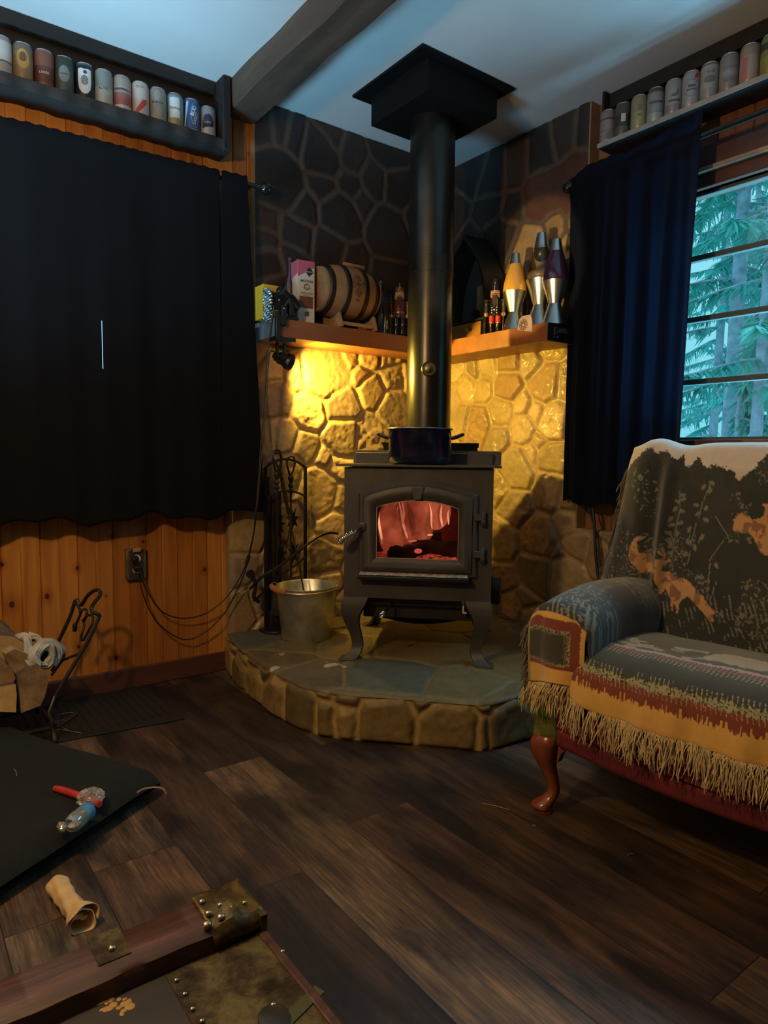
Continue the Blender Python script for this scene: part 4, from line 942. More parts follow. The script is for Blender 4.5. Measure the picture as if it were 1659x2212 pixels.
mb = MB(); text_on(mb, 'DIAMOND', .0072, lambda x, y: F2(x+.0142, y+cz-.0, .0006)); mb.tube([F2(-.004, cz, .0003), F2(.0142, cz+.022, .0003), F2(.0345, cz, .0003), F2(.0142, cz-.021, .0003)], .0006, 4, closed=True)
mb.build('white_lettering', WHT, mbx, smooth=False)
MB().add([F2(-.030, .112), F2(.030, .112), F2(.030, .066), F2(-.030, .066)], [(0, 1, 2, 3)]).build('striker_patch', BRN, mbx, smooth=False)
# barrel on its stand
bx0, bx1 = 1.470, 1.738; by_ = 2.445; bz_ = 1.570
br = thing('wooden_barrel', 'small oak barrel with dark hoops and burnt knot emblem on a stand on the mantel', 'barrel', (1.61, by_, MT))
OAK = M_wood('barrel_oak', (.20, .095, .038), (.33, .17, .072), (.42, .24, .11), (.1, 1, 1), 16, .45, .06)
BX = rotmat(ry=PI/2)
def brad(f): return .088+.024*math.sin(PI*f)
prof = [(.070, .006), (.074, .006), (brad(0)-.004, 0), (brad(0), .0)]+[(brad(i/16), (bx1-bx0)*i/16) for i in range(1, 16)]+[(brad(1), bx1-bx0), (brad(1)-.004, bx1-bx0), (.074, bx1-bx0-.006)]
MB().lathe(prof, (bx0, by_, bz_), 48, BX).build('barrel_body', OAK, br, angle=25)
HOOP = M('dark_hoop', (.020, .012, .009), .45, .3)
for f0, f1 in ((.04, .13), (.30, .385), (.63, .715), (.87, .95)):
    mb = MB(); mb.lathe([(brad(f0)+.0015, (bx1-bx0)*f0), (brad((f0+f1)/2)+.0022, (bx1-bx0)*(f0+f1)/2), (brad(f1)+.0015, (bx1-bx0)*f1)], (bx0, by_, bz_), 48, BX, cap=False); mb.build('hoop', HOOP, br, solid=.0015)
# burnt knot emblem on the belly
BURN = M('burnt_line', (.085, .035, .018), .6)
def belly(a, z):
    f = (a-bx0)/(bx1-bx0); r = brad(f)+.0012; ang = z/r
    return Vector((a, by_-r*math.cos(ang), bz_+r*math.sin(ang)))
mb = MB(); ec = 1.606; ez = .012
def dia(cx_, cz_, r, k=1.0): return [belly(cx_+r*k, cz_), belly(cx_, cz_+r), belly(cx_-r*k, cz_), belly(cx_, cz_-r)]
for r in (.020, .014, .008): mb.tube(dia(ec, ez-.026, r), .0008, 4, closed=True); mb.tube(dia(ec-.004, ez+.030, r), .0008, 4, closed=True)
for s in (-1, 1): mb.tube(dia(ec+s*.026, ez+.006, .011), .0008, 4, closed=True); mb.tube(dia(ec+s*.026, ez+.006, .006), .0008, 4, closed=True)
for s in (-1, 1):
    for zc in (ez+.004, ez-.058): mb.sphere(belly(ec+s*.0055, zc), (.0048, .0015, .0040), 8, 6)
mb.tube([belly(ec-.028, ez+.024), belly(ec, ez-.004), belly(ec+.028, ez+.024)], .0008, 4); mb.tube([belly(ec-.028, ez-.016), belly(ec, ez+.010), belly(ec+.028, ez-.016)], .0008, 4)
mb.build('emblem', BURN, br)
STW = M_wood('stand_wood', (.26, .14, .06), (.38, .22, .10), (.46, .28, .14), (.2, 1, 1), 12, .5, .05)
mb = MB()
for x in (1.545, 1.718):
    mb.prism([(by_-.085, MT), (by_+.085, MT), (by_+.062, MT+.062), (by_+.03, MT+.046), (by_, MT+.041), (by_-.03, MT+.046), (by_-.062, MT+.062)], lambda a, z, x_: (x_, a, z), x-.006, x+.006)
mb.box((1.54, by_-.075, MT+.008), (1.725, by_-.067, MT+.022)); mb.box((1.54, by_+.067, MT+.008), (1.725, by_+.075, MT+.022))
mb.build('stand', STW, br, bevel=.001)
mb = MB(); mb.lathe([(.007, -.052), (.0085, -.050), (.0085, .050), (.007, .052)], (1.648, by_-.010, bz_+.118), 14, BX @ rotmat(rx=.0)); mb.lathe([(.008, 0), (.008, .012)], (1.648, by_-.01, bz_+.105), 10); mb.build('bung_bar', M('bung_wood', (.42, .20, .12), .5), br)
# blue glass bottle
bb = thing('glass_bottle', 'slim blue glass bottle between the barrel and the left nutcracker', 'bottle', (1.800, 2.445, MT))
BLUG = M('blue_glass', (.020, .045, .060), .07, 0, .3, 20, Coat_Weight=.7)
MB().lathe([(.024, 0), (.028, .003), (.028, .10), (.026, .128), (.016, .145), (.012, .160), (.012, .215), (.0145, .217), (.0145, .232), (.012, .234)], (1.800, 2.445, MT), 28).build('glass', BLUG, bb)
mb = MB(); 
for i in range(12):
    a = 2*PI*i/12; mb.tube([(1.80+.0282*math.cos(a), 2.445+.0282*math.sin(a), MT+.015+.01*(i % 3)), (1.80+.0282*math.cos(a+.1), 2.445+.0282*math.sin(a+.1), MT+.09+.008*(i % 2))], .0015, 5)
mb.build('ribs', BLUG, bb)

# ------------------------------------------------------------------ nutcrackers
SKIN = M('painted_skin', (.62, .33, .20), .35, 0, .03); BEARD = M('brown_beard', (.045, .018, .010), .8, 0, .2, 60); WPAINT = M('white_paint', (.70, .66, .56), .35); BPAINT = M('black_gloss', (.010, .010, .011), .2); GOLD = M('gold_paint', (.45, .30, .10), .3, .8)
def nutcracker(root, base, face, tall, hat, coat, trousers, boots, sleeve, crown, staff):
    """base: centre point under the feet; face: unit vector it looks along"""
    f = Vector(face).normalized(); r = Vector((f.y, -f.x, 0)); U = Vector((0, 0, 1)); k = tall/.27
    def P(a, d, z): return Vector(base)+r*(a*k)+f*(d*k)+U*(z*k)
    Rm = Matrix((r, -f, U)).transposed()
    for s in (-1, 1):
        L = MB().lathe([(.011*k, .018*k), (.0115*k, .05*k), (.0125*k, .088*k)], P(s*.0145, 0, 0), 14).build('trouser_leg', trousers, root)
        b_ = MB(); b_.lathe([(.0105*k, .004*k), (.0115*k, .02*k), (.0115*k, .044*k), (.0125*k, .046*k), (.012*k, .05*k)], P(s*.0145, 0, 0), 14); b_.sphere(P(s*.0145, .007, .005), (.010*k, .016*k, .007*k), 12, 8, Rm); b_.build('boot', boots, root)
        kn = MB(); kn.sphere(P(s*.0145, .010, .052), .0045*k, 8, 6); kn.build('boot_trim', WPAINT, root)
    MB().lathe([(.029*k, .082*k), (.030*k, .092*k), (.025*k, .106*k), (.027*k, .135*k), (.029*k, .155*k), (.022*k, .162*k), (.01*k, .166*k)], P(0, 0, 0), 22, ell=(1, 1)).build('coat', coat, root)
    mb = MB()
    if crown: mb.lathe([(.0262*k, .102*k), (.0268*k, .103*k), (.0268*k, .110*k), (.026*k, .111*k)], P(0, 0, 0), 22)
    for zz_ in (.094, .106, .118): 
        for s in (-1, 1): mb.sphere(P(s*.011, .0255, zz_), .0028*k, 8, 6)
    mb.sphere(P(0, .028, .107), .004*k, 8, 6); mb.build('belt_and_buttons', GOLD if crown else WPAINT, root)
    MB().lathe([(.012*k, .160*k), (.0215*k, .166*k), (.0225*k, .180*k), (.0215*k, .196*k), (.012*k, .200*k)], P(0, 0, 0), 22).build('head', SKIN, root)
    mb = MB(); mb.prism([(-.011, .172), (.011, .172), (.010, .140), (.004, .126), (-.004, .126), (-.010, .140)], lambda a, z, d: P(a, d, z), .020, .030); mb.build('beard', BEARD, root, bevel=.001)
    mb = MB(); 
    for s in (-1, 1): mb.sphere(P(s*.0085, .0195, .188), (.0022*k, .0022*k, .0028*k), 8, 6); mb.tube([P(0, .0235, .1785), P(s*.006, .0235, .1765), P(s*.012, .0195, .179)], .0018*k, 6)
    mb.build('eyes_and_moustache', BPAINT, root)
    MB().sphere(P(0, .025, .183), (.0032*k, .0045*k, .004*k), 8, 6, Rm).build('nose', SKIN, root)
    for s in (-1, 1):
        mb = MB(); mb.lathe([(.0085*k, .100*k), (.0095*k, .115*k), (.0105*k, .148*k), (.008*k, .156*k)], P(s*.0385, 0, 0), 12); mb.build('arm', sleeve, root)
        mb = MB(); mb.sphere(P(s*.0385, 0, .153), (.0135*k, .013*k, .006*k), 12, 8); mb.sphere(P(s*.0385, .009, .135), (.005*k, .003*k, .008*k), 8, 6); mb.build('epaulette', GOLD, root)
        MB().sphere(P(s*.0385, 0, .092), .0105*k, 12, 8).build('hand', SKIN, root)
    if crown:
        mb = MB(); mb.lathe([(.019*k, .198*k), (.021*k, .202*k), (.020*k, .206*k)], P(0, 0, 0), 20); n = 6
        for i in range(n):
            a = 2*PI*i/n; c1, c2, c3 = [(.0195*k*math.cos(a+q), .0195*k*math.sin(a+q)) for q in (-.5, 0, .5)]
            mb.add([P(0, 0, 0)+Vector((c1[0], c1[1], .205*k)), P(0, 0, 0)+Vector((c3[0], c3[1], .205*k)), P(0, 0, 0)+Vector((c2[0]*1.15, c2[1]*1.15, .224*k))], [(0, 1, 2)])
        mb.build('crown', GOLD, root, solid=.001); MB().sphere(P(0, 0, .208), (.016*k, .016*k, .020*k), 14, 10).build('hat', hat, root)
        MB().lathe([(.002*k, .222*k), (.0035*k, .230*k), (.001*k, .240*k)], P(0, 0, 0), 10).build('finial', GOLD, root)
    else:
        MB().lathe([(.0225*k, .194*k), (.0235*k, .198*k), (.0255*k, .230*k), (.0245*k, .246*k), (.016*k, .254*k), (.004*k, .256*k)], P(0, 0, 0), 22).build('tall_hat', hat, root)
        MB().sphere(P(0, .0255, .226), (.0035*k, .0035*k, .006*k), 8, 6).build('cockade', CHROME, root)
    if staff:
        mb = MB(); mb.tube([P(staff*.0385, .010, .0), P(staff*.0385, .010, .185)], .0018*k, 6); mb.lathe([(.003*k, 0), (.005*k, .004*k), (.003*k, .010*k)], P(staff*.0385, .010, 0), 8); mb.build('staff', GOLD, root)
    MB().lathe([(.035*k, 0), (.036*k, .001*k), (.036*k, .005*k), (.034*k, .006*k)], P(0, 0, -.0045), 20).build('foot_plate', BPAINT, root)
n1 = Vector((1.895, 2.435, MT+.005)); r1 = thing('nutcracker', 'dark nutcracker figurine with a gold crown and staff, left of the stovepipe', 'nutcracker', tuple(n1), 'nutcrackers on the mantel')
DRED = M('dark_red_paint', (.11, .022, .018), .25); MAROON = M('copper_paint', (.20, .07, .04), .3, .3)
nutcracker(r1, n1, (-.62, -.78, 0), .262, MAROON, DRED, BPAINT, BPAINT, MAROON, True, 1)
n2 = Vector((2.185, 2.130, MT+.005)); r2 = thing('nutcracker', 'nutcracker figurine with tall black hat and red trousers, beside the amber lava lamp', 'nutcracker', tuple(n2), 'nutcrackers on the mantel')
nutcracker(r2, n2, (-.80, -.60, 0), .258, BPAINT, BPAINT, M('red_paint', (.55, .045, .035), .3), BPAINT, M('charcoal_paint', (.05, .048, .042), .5), False, -1)

# ------------------------------------------------------------------ pointed shelf case with drawer, right of the pipe
bs = thing('display_case', 'pointed boat-shaped display case with a drawer leaning in the mantel corner', 'display case', (2.24, 2.31, MT))
GRN = M('dark_green_metal', (.035, .040, .028), .4, .4, .2)
def side(f): return .150*(1-max(0, (f-.25)/.75)**2.3)   # half width along its height
by0 = 2.318; hb = .47; xf = 2.165; xb = 2.300
outer = [(by0+side(i/24), MT+hb*i/24) for i in range(25)]; outer_r = [(by0-side(i/24), MT+hb*i/24) for i in range(24, -1, -1)]
mb = MB()
for pts in (outer, outer_r):
    n = len(pts); s_ = 1 if pts is outer else -1
    vs = [];
    for a, z in pts: vs += [(xf, a, z), (xb, a, z), (xb, a-s_*.012, z), (xf, a-s_*.012, z)]
    fs = [(4*i+j, 4*i+(j+1) % 4, 4*(i+1)+(j+1) % 4, 4*(i+1)+j) for i in range(n-1) for j in range(4)]
    mb.add(vs, fs)
mb.box((xf, by0-.145, MT+.078), (xb, by0+.145, MT+.088)); mb.box((xf, by0-.145, MT), (xb, by0+.145, MT+.006))
mb.build('case', GRN, bs, smooth=False, bevel=.001)
mb = MB(); pl_ = outer+outer_r; mb.prism([(a, z) for a, z in pl_[::2]], lambda a, z, x: (x, a, z), xb-.004, xb); mb.build('back_panel', M('case_back', (.03, .028, .022), .7), bs, smooth=False)
mb = MB()
for k in range(8): 
    z = MT+.015+.045*k; a = by0-side((z-MT)/hb); a2 = by0-side((z+.026-MT)/hb); mb.add([(xf-.001, a+.004, z), (xf-.001, a+.008, z), (xf-.001, a2+.008, z+.026), (xf-.001, a2+.004, z+.026)], [(0, 1, 2, 3)])
mb.build('slots', BPAINT, bs, smooth=False)
dw = MB().box((xf+.004, by0-.118, MT+.006), (xb-.01, by0+.118, MT+.074)).build('drawer', M_wood('drawer_wood', (.25, .10, .02), (.42, .18, .03), (.50, .24, .05), (1, .1, 1), 10, .4, .03), bs, bevel=.001)
MB().lathe([(.004, 0), (.004, .010), (.009, .014), (.010, .020), (.006, .025)], (xf+.004, by0-.05, MT+.042), 16, rotmat(ry=-PI/2)).build('knob', M('knob_wood', (.10, .06, .035), .35), dw)
cd_ = MB().lathe([(.027, 0), (.028, .002), (.028, .150), (.026, .152)], (2.235, by0-.062, MT+.089), 24).build('candle', M('old_candle', (.30, .25, .15), .7, 0, .2, 20)); tag(cd_, 'pale tan pillar candle inside the pointed display case', 'candle')
mb = MB().lathe([(.020, 0), (.021, .002), (.021, .014), (.020, .015)], (2.192, by0-.070, MT+.111), 24, rotmat(ry=-PI/2)); tg_ = mb.build('pocket_medallion', M('dark_disc', (.03, .03, .028), .3, .6)); tag(tg_, 'small round dark medallion standing above the drawer of the display case', 'medallion')
ob_ = MB().tube([(2.1815-.0005, by0-.070+.0185*math.cos(a), MT+.111+.0185*math.sin(a)) for a in [2*PI*i/24 for i in range(24)]], .0009, 5, closed=True).build('rim', CLASP); ob_.parent = tg_

# ------------------------------------------------------------------ lava lamps
BRUSH = M('brushed_aluminium', (.62, .62, .58), .28, 1., .04, 6)
def lava(root, c, h, liquid, blobs, capm=BRUSH):
    k = h; c = Vector(c)
    MB().lathe([(.150*k, 0), (.152*k, .004*k), (.072*k, .255*k)], c, 40).build('foot', BRUSH, root, angle=30)
    MB().lathe([(.072*k, .255*k), (.155*k, .515*k), (.150*k, .517*k), (.07*k, .30*k)], c, 40, cap=False).build('cup', BRUSH, root, angle=30)
    MB().lathe([(.152*k, .505*k), (.154*k, .52*k), (.148*k, .60*k), (.120*k, .72*k), (.085*k, .84*k), (.076*k, .862*k), (.02*k, .866*k)], c, 40).build('globe', liquid, root)
    MB().lathe([(.080*k, .838*k), (.078*k, .85*k), (.052*k, .998*k), (.050*k, 1.0*k)], c, 32).build('cap', capm, root, angle=30)
    for (a, b_, z, r, m_) in blobs: MB().sphere(c+Vector((a*k, b_*k, z*k)), tuple(q*k for q in r), 20, 14).build('wax', m_, root)
    return root
t = NT('amber_liquid'); p = t.bsdf((.78, .42, .07), .12, 0); p.inputs['Transmission Weight'].default_value = .35; p.inputs['Coat Weight'].default_value = .4; AMB = t.m
t = NT('purple_liquid'); p = t.bsdf((.020, .010, .032), .10, 0); p.inputs['Coat Weight'].default_value = .6; PURL = t.m
l1 = thing('lava_lamp', 'lava lamp with cloudy amber liquid, leftmost of the lava lamps on the mantel', 'lava lamp', (2.185, 2.018, MT), 'lava lamps on the mantel')
lava(l1, (2.185, 2.018, MT), .325, AMB, [])
l2 = thing('lava_lamp', 'tallest lava lamp with clear liquid and black wax, in the middle on the mantel', 'lava lamp', (2.215, 1.905, MT), 'lava lamps on the mantel')
WAXK = M('black_wax', (.025, .025, .024), .3); WAXG = M('grey_wax', (.16, .13, .10), .4)
CLR = M_glass('clear_lamp_glass', (.93, .88, .74))
lava(l2, (2.215, 1.905, MT), .385, CLR, [(0, 0, .79, (.082, .082, .080), WAXK), (-.0, .0, .56, (.142, .142, .075), WAXG)])
l3 = thing('lava_lamp', 'lava lamp with dark purple liquid, rightmost next to the dark curtain', 'lava lamp', (2.195, 1.812, MT), 'lava lamps on the mantel')
lava(l3, (2.195, 1.812, MT), .335, PURL, [])
cst = MB()
cst.prism([(1.845, MT-.030), (1.925, MT-.012), (1.915, MT+.030), (1.90, MT+.040), (1.858, MT+.040), (1.85, MT+.02)], lambda a, z, x: (x, a, z), 2.1045, 2.1095)
kb = cst.build('cloth_tag', M('kraft_card', (.46, .32, .22), .8, 0, .1), smooth=False); tag(kb, 'small tan tag with printed wheel on the mantel front below the middle lava lamp', 'tag')
mb = MB(); kc = (2.104, 1.892, MT+.004)
for r in (.020, .013, .007): mb.tube([(kc[0], kc[1]+r*math.cos(a), kc[2]+r*math.sin(a)) for a in [2*PI*i/20 for i in range(20)]], .0014, 4, closed=True)
for i in range(8): a = i*PI/4; mb.tube([(kc[0], kc[1]+.007*math.cos(a), kc[2]+.007*math.sin(a)), (kc[0], kc[1]+.020*math.cos(a), kc[2]+.020*math.sin(a))], .0011, 4)
pr_ = mb.build('print', M('dark_ink', (.10, .04, .035), .7)); pr_.parent = kb
# ------------------------------------------------------------------ can shelves
DSH = M_wood('dark_shelf', (.006, .004, .003), (.013, .009, .007), (.026, .019, .015), (.15, 1, 1), 20, .7, .4)
sh = thing('can_shelf', 'dark rough wooden shelf under the ceiling along the left pine wall', 'shelf', (.3, 2.55, 2.03))
mb = MB(); R = random.Random(2)
def live(u, v):
    x = -1.2+2.295*v
    pr = [(2.50, 2.072), (2.482, 2.066), (2.480, 2.048), (2.484, 2.032), (2.5, 2.028), (2.598, 2.028), (2.598, 2.075), (2.50, 2.075)]
    y, z = pr[int(round(u*8)) % 8]; w_ = .003*math.sin(x*31)+.003*math.sin(x*77+1)
    return (x, y+(w_ if y < 2.49 else 0), z+(w_*.6 if z < 2.05 else 0))
mb.grid(live, 9, 260); mb.build('board', DSH, sh, angle=50)
MB().box((1.092, 2.486, 2.028), (1.122, 2.598, 2.298)).build('end_board', DSH, sh, bevel=.003)
MB().box((-1.2, 2.588, 2.075), (1.092, 2.599, 2.255)).build('shade_backing', DSH, sh)  # dark sheet added for the shade behind the cans
MB().box((-1.2, 2.555, 2.252), (1.092, 2.599, 2.298)).build('top_rail', DSH, sh, bevel=.003)
GRYE = M('pale_shelf_edge', (.32, .31, .30), .6, 0, .08, 20)
sh2 = thing('can_shelf', 'dark wooden shelf with a pale front edge under the ceiling above the right window', 'shelf', (2.32, 1.0, 2.07))
MB().box((2.262, -1.2, 2.070), (XW, 1.682, 2.0885)).build('board', DSH, sh2)
MB().box((2.256, -1.2, 2.0715), (2.262, 1.683, 2.087)).build('edge_strip', GRYE, sh2)
MB().box((2.372, -1.2, 2.0885), (2.379, 1.69, 2.298)).build('shade_backing', DSH, sh2); MB().box((2.335, -1.2, 2.245), (2.372, 1.69, 2.298)).build('top_rail', DSH, sh2)  # dark sheet and rail added for the shadow behind and above the cans
MB().box((2.30, 1.69, 2.0885), (2.379, 1.70, 2.298)).build('end_board', DSH, sh2)

# ------------------------------------------------------------------ beer cans
ALU = M('can_metal', (.55, .55, .53), .3, 1, .03)
def canmat(name, stops, rough=.38, metal=.25):
    """horizontal bands: stops = (height fraction, colour)"""
    t = NT(name); t.bsdf((.5, .5, .5), rough, metal); tcn = t.n('TexCoord'); sp = t.n('SeparateXYZ'); t.l(tcn.outputs['Object'], sp.inputs[0])
    nd = t.n('Math', operation='DIVIDE'); t.l(sp.outputs[2], nd.inputs[0]); nd.inputs[1].default_value = .122
    r = t.ramp(nd.outputs[0], stops); r.color_ramp.interpolation = 'CONSTANT'; t.l(r.outputs[0], t.p.inputs['Base Color']); return t.m
def can(name, label, x, y, z, h, mat_, side, prints=(), group=''):
    """side: unit vector of the printed face"""
    r = .0305; root = thing(name, label, 'can', (x, y, z), group); c = Vector((x, y, z))
    body = MB().lathe([(.022, .002), (.024, 0), (.0285, .007), (r, .012), (r, h-.012), (.028, h-.004), (.0265, h-.002)], c, 36).build('can_body', mat_, root, angle=30)
    MB().lathe([(.0266, h-.004), (.0272, h), (.0258, h), (.025, h-.005), (.002, h-.005)], c, 32).build('lid', ALU, root)
    a0 = math.atan2(side[1], side[0])
    def on(u, v): a = a0+u/r; return c+Vector(((r+.0006)*math.cos(a), (r+.0006)*math.sin(a), v))
    for pm, fn in prints:
        mb = MB(); fn(mb, on); mb.build('print', pm, root, smooth=False)
    return root
def ptext(txt, size, v, u=0, rot=0):
    def f(mb, on):
        vs, fs = text_mesh(txt, size, True); ca, sa = math.cos(rot), math.sin(rot)
        mb.add([on(u+p.x*ca-p.y*sa, v+p.x*sa+p.y*ca) for p in vs], fs)
    return f
def ppoly(poly, n=1):
    def f(mb, on):
        # fine strips so that the shape follows the can
        xs = [p[0] for p in poly]; k = 14; tri = tessellate_polygon([[Vector((a, b_, 0)) for a, b_ in poly]])
        bm = bmesh.new(); vv = [bm.verts.new((a, b_, 0)) for a, b_ in poly]
        for t_ in tri: bm.faces.new([vv[i] for i in t_])
        bmesh.ops.subdivide_edges(bm, edges=bm.edges, cuts=3, use_grid_fill=True); bm.verts.index_update()
        mb.add([on(v.co.x, v.co.y) for v in bm.verts], [tuple(v.index for v in f_.verts) for f_ in bm.faces]); bm.free()
    return f
def ell(cu, cv, ru, rv, n=20): return [(cu+ru*math.cos(2*PI*i/n), cv+rv*math.sin(2*PI*i/n)) for i in range(n)]
def pring(cu, cv, ru, rv, w_=.0012):
    def f(mb, on):
        o_ = ell(cu, cv, ru, rv, 28); i_ = ell(cu, cv, ru-w_, rv-w_, 28); n = 28
        mb.add([on(*p) for p in o_]+[on(*p) for p in i_], [(k, (k+1) % n, n+(k+1) % n, n+k) for k in range(n)])
    return f
def C(h_): return lin(h_)
pm = {k: M('print_'+k, lin(v), .45, .1, 0) for k, v in dict(white='c9c9c4', cream='c4b59a', red='a83a36', brown='5a3a26', gold='a8843e', blue='24508c', black='20201f', grey='6f726c', navy='26304a', yellow='a8a24a', pink='b0686a', dkgreen='3a4038', silver='9c9f9e').items()}
dirL = lambda x: Vector((-x, -2.555, 0)).normalized(); dirR = lambda y: Vector((-2.31, -y, 0)).normalized()
LX = [.372, .433, .495, .556, .620, .681, .743, .805, .868, .930, .993, 1.056]
GL = 'beer cans on the left shelf'
Ls = [
 ('pale cream beer can at the left picture edge of the left shelf', canmat('c1', [(0, C('8a8a86')), (.12, C('8d8a84')), (.33, C('4a4a48')), (.37, C('b4b4ae')), (.85, C('8a8984'))]), []),
 ('brown and gold beer can with a round medallion, on the left shelf', canmat('c2', [(0, C('6e6455')), (.12, C('7d6a4a')), (.75, C('6a6054'))]), [(pm['gold'], ppoly(ell(0, .068, .018, .030))), (pm['brown'], ppoly(ell(0, .074, .012, .015)))]),
 ('reddish brown beer can on the left shelf, third from the left', canmat('c3', [(0, C('6e5148')), (.12, C('5a352c')), (.55, C('7a4a38')), (.92, C('7a5a4e'))]), [(pm['cream'], ptext('LAGER', .010, .046))]),
 ('dull grey green beer can on the left shelf beside the white-shield can', canmat('c4', [(0, C('45483f')), (.5, C('3a3e38')), (.75, C('34372f'))]), [(pm['grey'], ppoly(ell(0, .062, .017, .026))), (pm['dkgreen'], ppoly([(-.014, .060), (.014, .060), (.014, .064), (-.014, .064)]))]),
 ('black beer can with a large white shield label, on the left shelf', canmat('c5', [(0, C('23272b')), (.9, C('50545a'))]), [(pm['white'], ppoly([(-.021, .098), (-.010, .100), (0, .097), (.010, .100), (.021, .098), (.022, .060), (.018, .035), (.009, .022), (0, .018), (-.009, .022), (-.018, .035), (-.022, .060)])), (pm['grey'], ppoly(ell(0, .062, .012, .016))), (pm['navy'], ppoly(ell(.002, .088, .006, .006)))]),
 ('plain silver beer can with small dark lettering, on the left shelf', canmat('c6', [(0, C('a0a29e')), (.5, C('80847c')), (.9, C('8a8c84'))]), [(pm['black'], ptext('ALTES', .012, .055))]),
 ('silver and dusty pink striped beer can on the left shelf', canmat('c7', [(0, C('b4b0ac')), (.17, C('94605e')), (.50, C('9a9088')), (.56, C('80706a')), (.62, C('a09a94')), (.67, C('9a8c80'))]), [(pm['black'], ptext('BREWING', .0095, .072))]),
 ('white beer can crossed by a red diagonal stripe, on the left shelf', canmat('c8', [(0, C('b4aaa2')), (.5, C('bcb0a6'))]), [(pm['red'], ppoly([(-.026, .006), (-.010, .006), (.024, .046), (.024, .060), (.010, .058)])), (pm['grey'], ptext('Stroh', .013, .100))]),
 ('grey beige beer can with ring emblem and dark banner, on the left shelf', canmat('c9', [(0, C('8a857a')), (.5, C('8f8b80'))]), [(pm['grey'], pring(0, .085, .016, .026, .0016)), (pm['black'], ptext('BURGER', .011, .066)), (pm['grey'], pring(.004, .036, .016, .022, .0016))]),
 ('light blue, white and gold beer can on the left shelf', canmat('c10', [(0, C('8a8a60')), (.25, C('6a98a0')), (.9, C('707a72'))]), [(pm['white'], ppoly([(-.018, .032), (.018, .032), (.018, .102), (-.018, .102)])), (pm['navy'], ptext('Stoney', .0145, .066))]),
 ('blue beer can with white swirl and slanted lettering, on the left shelf', canmat('c11', [(0, C('8fa0ac')), (.1, C('2a568e')), (.93, C('7a8288'))]), [(pm['white'], ppoly([(-.030, .014), (-.024, .014), (-.010, .108), (-.018, .108)])), (pm['white'], ptext('BUD', .019, .075, .008, 1.25)), (pm['white'], ptext('LIGHT', .016, .050, .016, 1.25)), (pm['silver'], pring(.013, .062, .014, .046, .0018))]),
 ('small white and black beer can, rightmost on the left shelf beside the beam', canmat('c12', [(0, C('a4a2a6')), (.3, C('8c8a8e')), (.9, C('aaa8aa'))]), [(pm['navy'], ppoly(ell(.002, .064, .017, .018))), (pm['black'], ppoly([(-.020, .030), (.022, .040), (.022, .062), (-.018, .058)])), (pm['silver'], ptext('PABST', .0105, .052))])]
for i, (lab, mt, pr) in enumerate(Ls):
    can('beer_can', lab, LX[i], 2.550, 2.0752, .112 if i == 11 else .120, mt, dirL(LX[i]), pr, GL)
RY = [1.668, 1.602, 1.534, 1.468, 1.399, 1.335, 1.270, 1.205, 1.139, 1.075]; GR = 'beer cans on the right shelf'
Rs = [
 ('pale pink beer can with dark bands, leftmost on the right shelf', canmat('d1', [(0, C('948a8c')), (.35, C('7a7072')), (.40, C('948a8a')), (.68, C('5a5456')), (.74, C('8c8486'))]), [(pm['grey'], ppoly([(-.010, .012), (.010, .012), (.010, .040), (-.010, .040)]))]),
 ('dark green grey beer can with a white square, on the right shelf', canmat('d2', [(0, C('5c605c')), (.3, C('3c423e')), (.65, C('545a56'))]), [(pm['white'], ppoly([(-.008, .052), (.008, .052), (.008, .080), (-.008, .080)]))]),
 ('tall yellowish cream beer can on the right shelf', canmat('d3', [(0, C('a09c7c')), (.5, C('98947a'))]), [(pm['grey'], ptext('&', .030, .076)), (pm['dkgreen'], ptext('ALE', .010, .050))]),
 ('white beer can with half-hidden black script lettering on the right shelf', canmat('d4', [(0, C('a2b0ae')), (.27, C('8c9898')), (.85, C('5a605e'))]), [(pm['black'], ptext('Heileman', .013, .070)), (pm['grey'], ppoly([(-.02, .034), (.02, .034), (.02, .035), (-.02, .035)]))]),
 ('white beer can with a dark horse picture and lettering, on the right shelf', canmat('d5', [(0, C('9c9698')), (.12, C('8f8b8f')), (.3, C('9ea0a4'))]), [(pm['black'], ptext('Schmidt', .0125, .048)), (pm['grey'], ppoly([(-.012, .062), (-.004, .072), (.004, .070), (.010, .086), (.015, .080), (.012, .066), (.006, .060)]))]),
 ('white beer can with a large ring and a red corner stripe, on the right shelf', canmat('d6', [(0, C('a0a2a8')), (.5, C('a4a6ac'))]), [(pm['grey'], pring(-.002, .064, .024, .028, .0014)), (pm['black'], ptext('BEER', .011, .070)), (pm['black'], ptext('BREWED', .008, .058)), (pm['red'], ppoly([(.006, .094), (.018, .094), (.022, .110), (.012, .110)]))]),
 ('white beer can with a dark oval emblem on the right shelf', canmat('d7', [(0, C('8e9496')), (.3, C('9aa0a2')), (.82, C('a6acac')), (.90, C('7e8486'))]), [(pm['grey'], ppoly(ell(-.002, .066, .018, .012))), (pm['grey'], ptext('FINE', .012, .088)), (pm['silver'], pring(-.002, .070, .027, .034, .0014))]),
 ('pinkish white beer can with a grey band of small lettering, on the right shelf', canmat('d8', [(0, C('8e8486')), (.15, C('8a8488')), (.42, C('9a9498')), (.55, C('8e888c'))]), [(pm['grey'], ptext('BREWING', .010, .076)), (pm['grey'], ptext('BEER', .016, .036))]),
 ('plain peach coloured beer can, second from the right on the right shelf', canmat('d9', [(0, C('a8988c')), (.7, C('9c8c82'))]), [(pm['pink'], ppoly([(-.026, .012), (-.008, .012), (-.008, .082), (-.026, .082)]))]),
 ('yellow and dark green beer can at the right picture edge of the right shelf', canmat('d10', [(0, C('8a8644')), (.45, C('7d7a3e')), (.62, C('3c4030')), (.80, C('7c7c60'))]), [])]
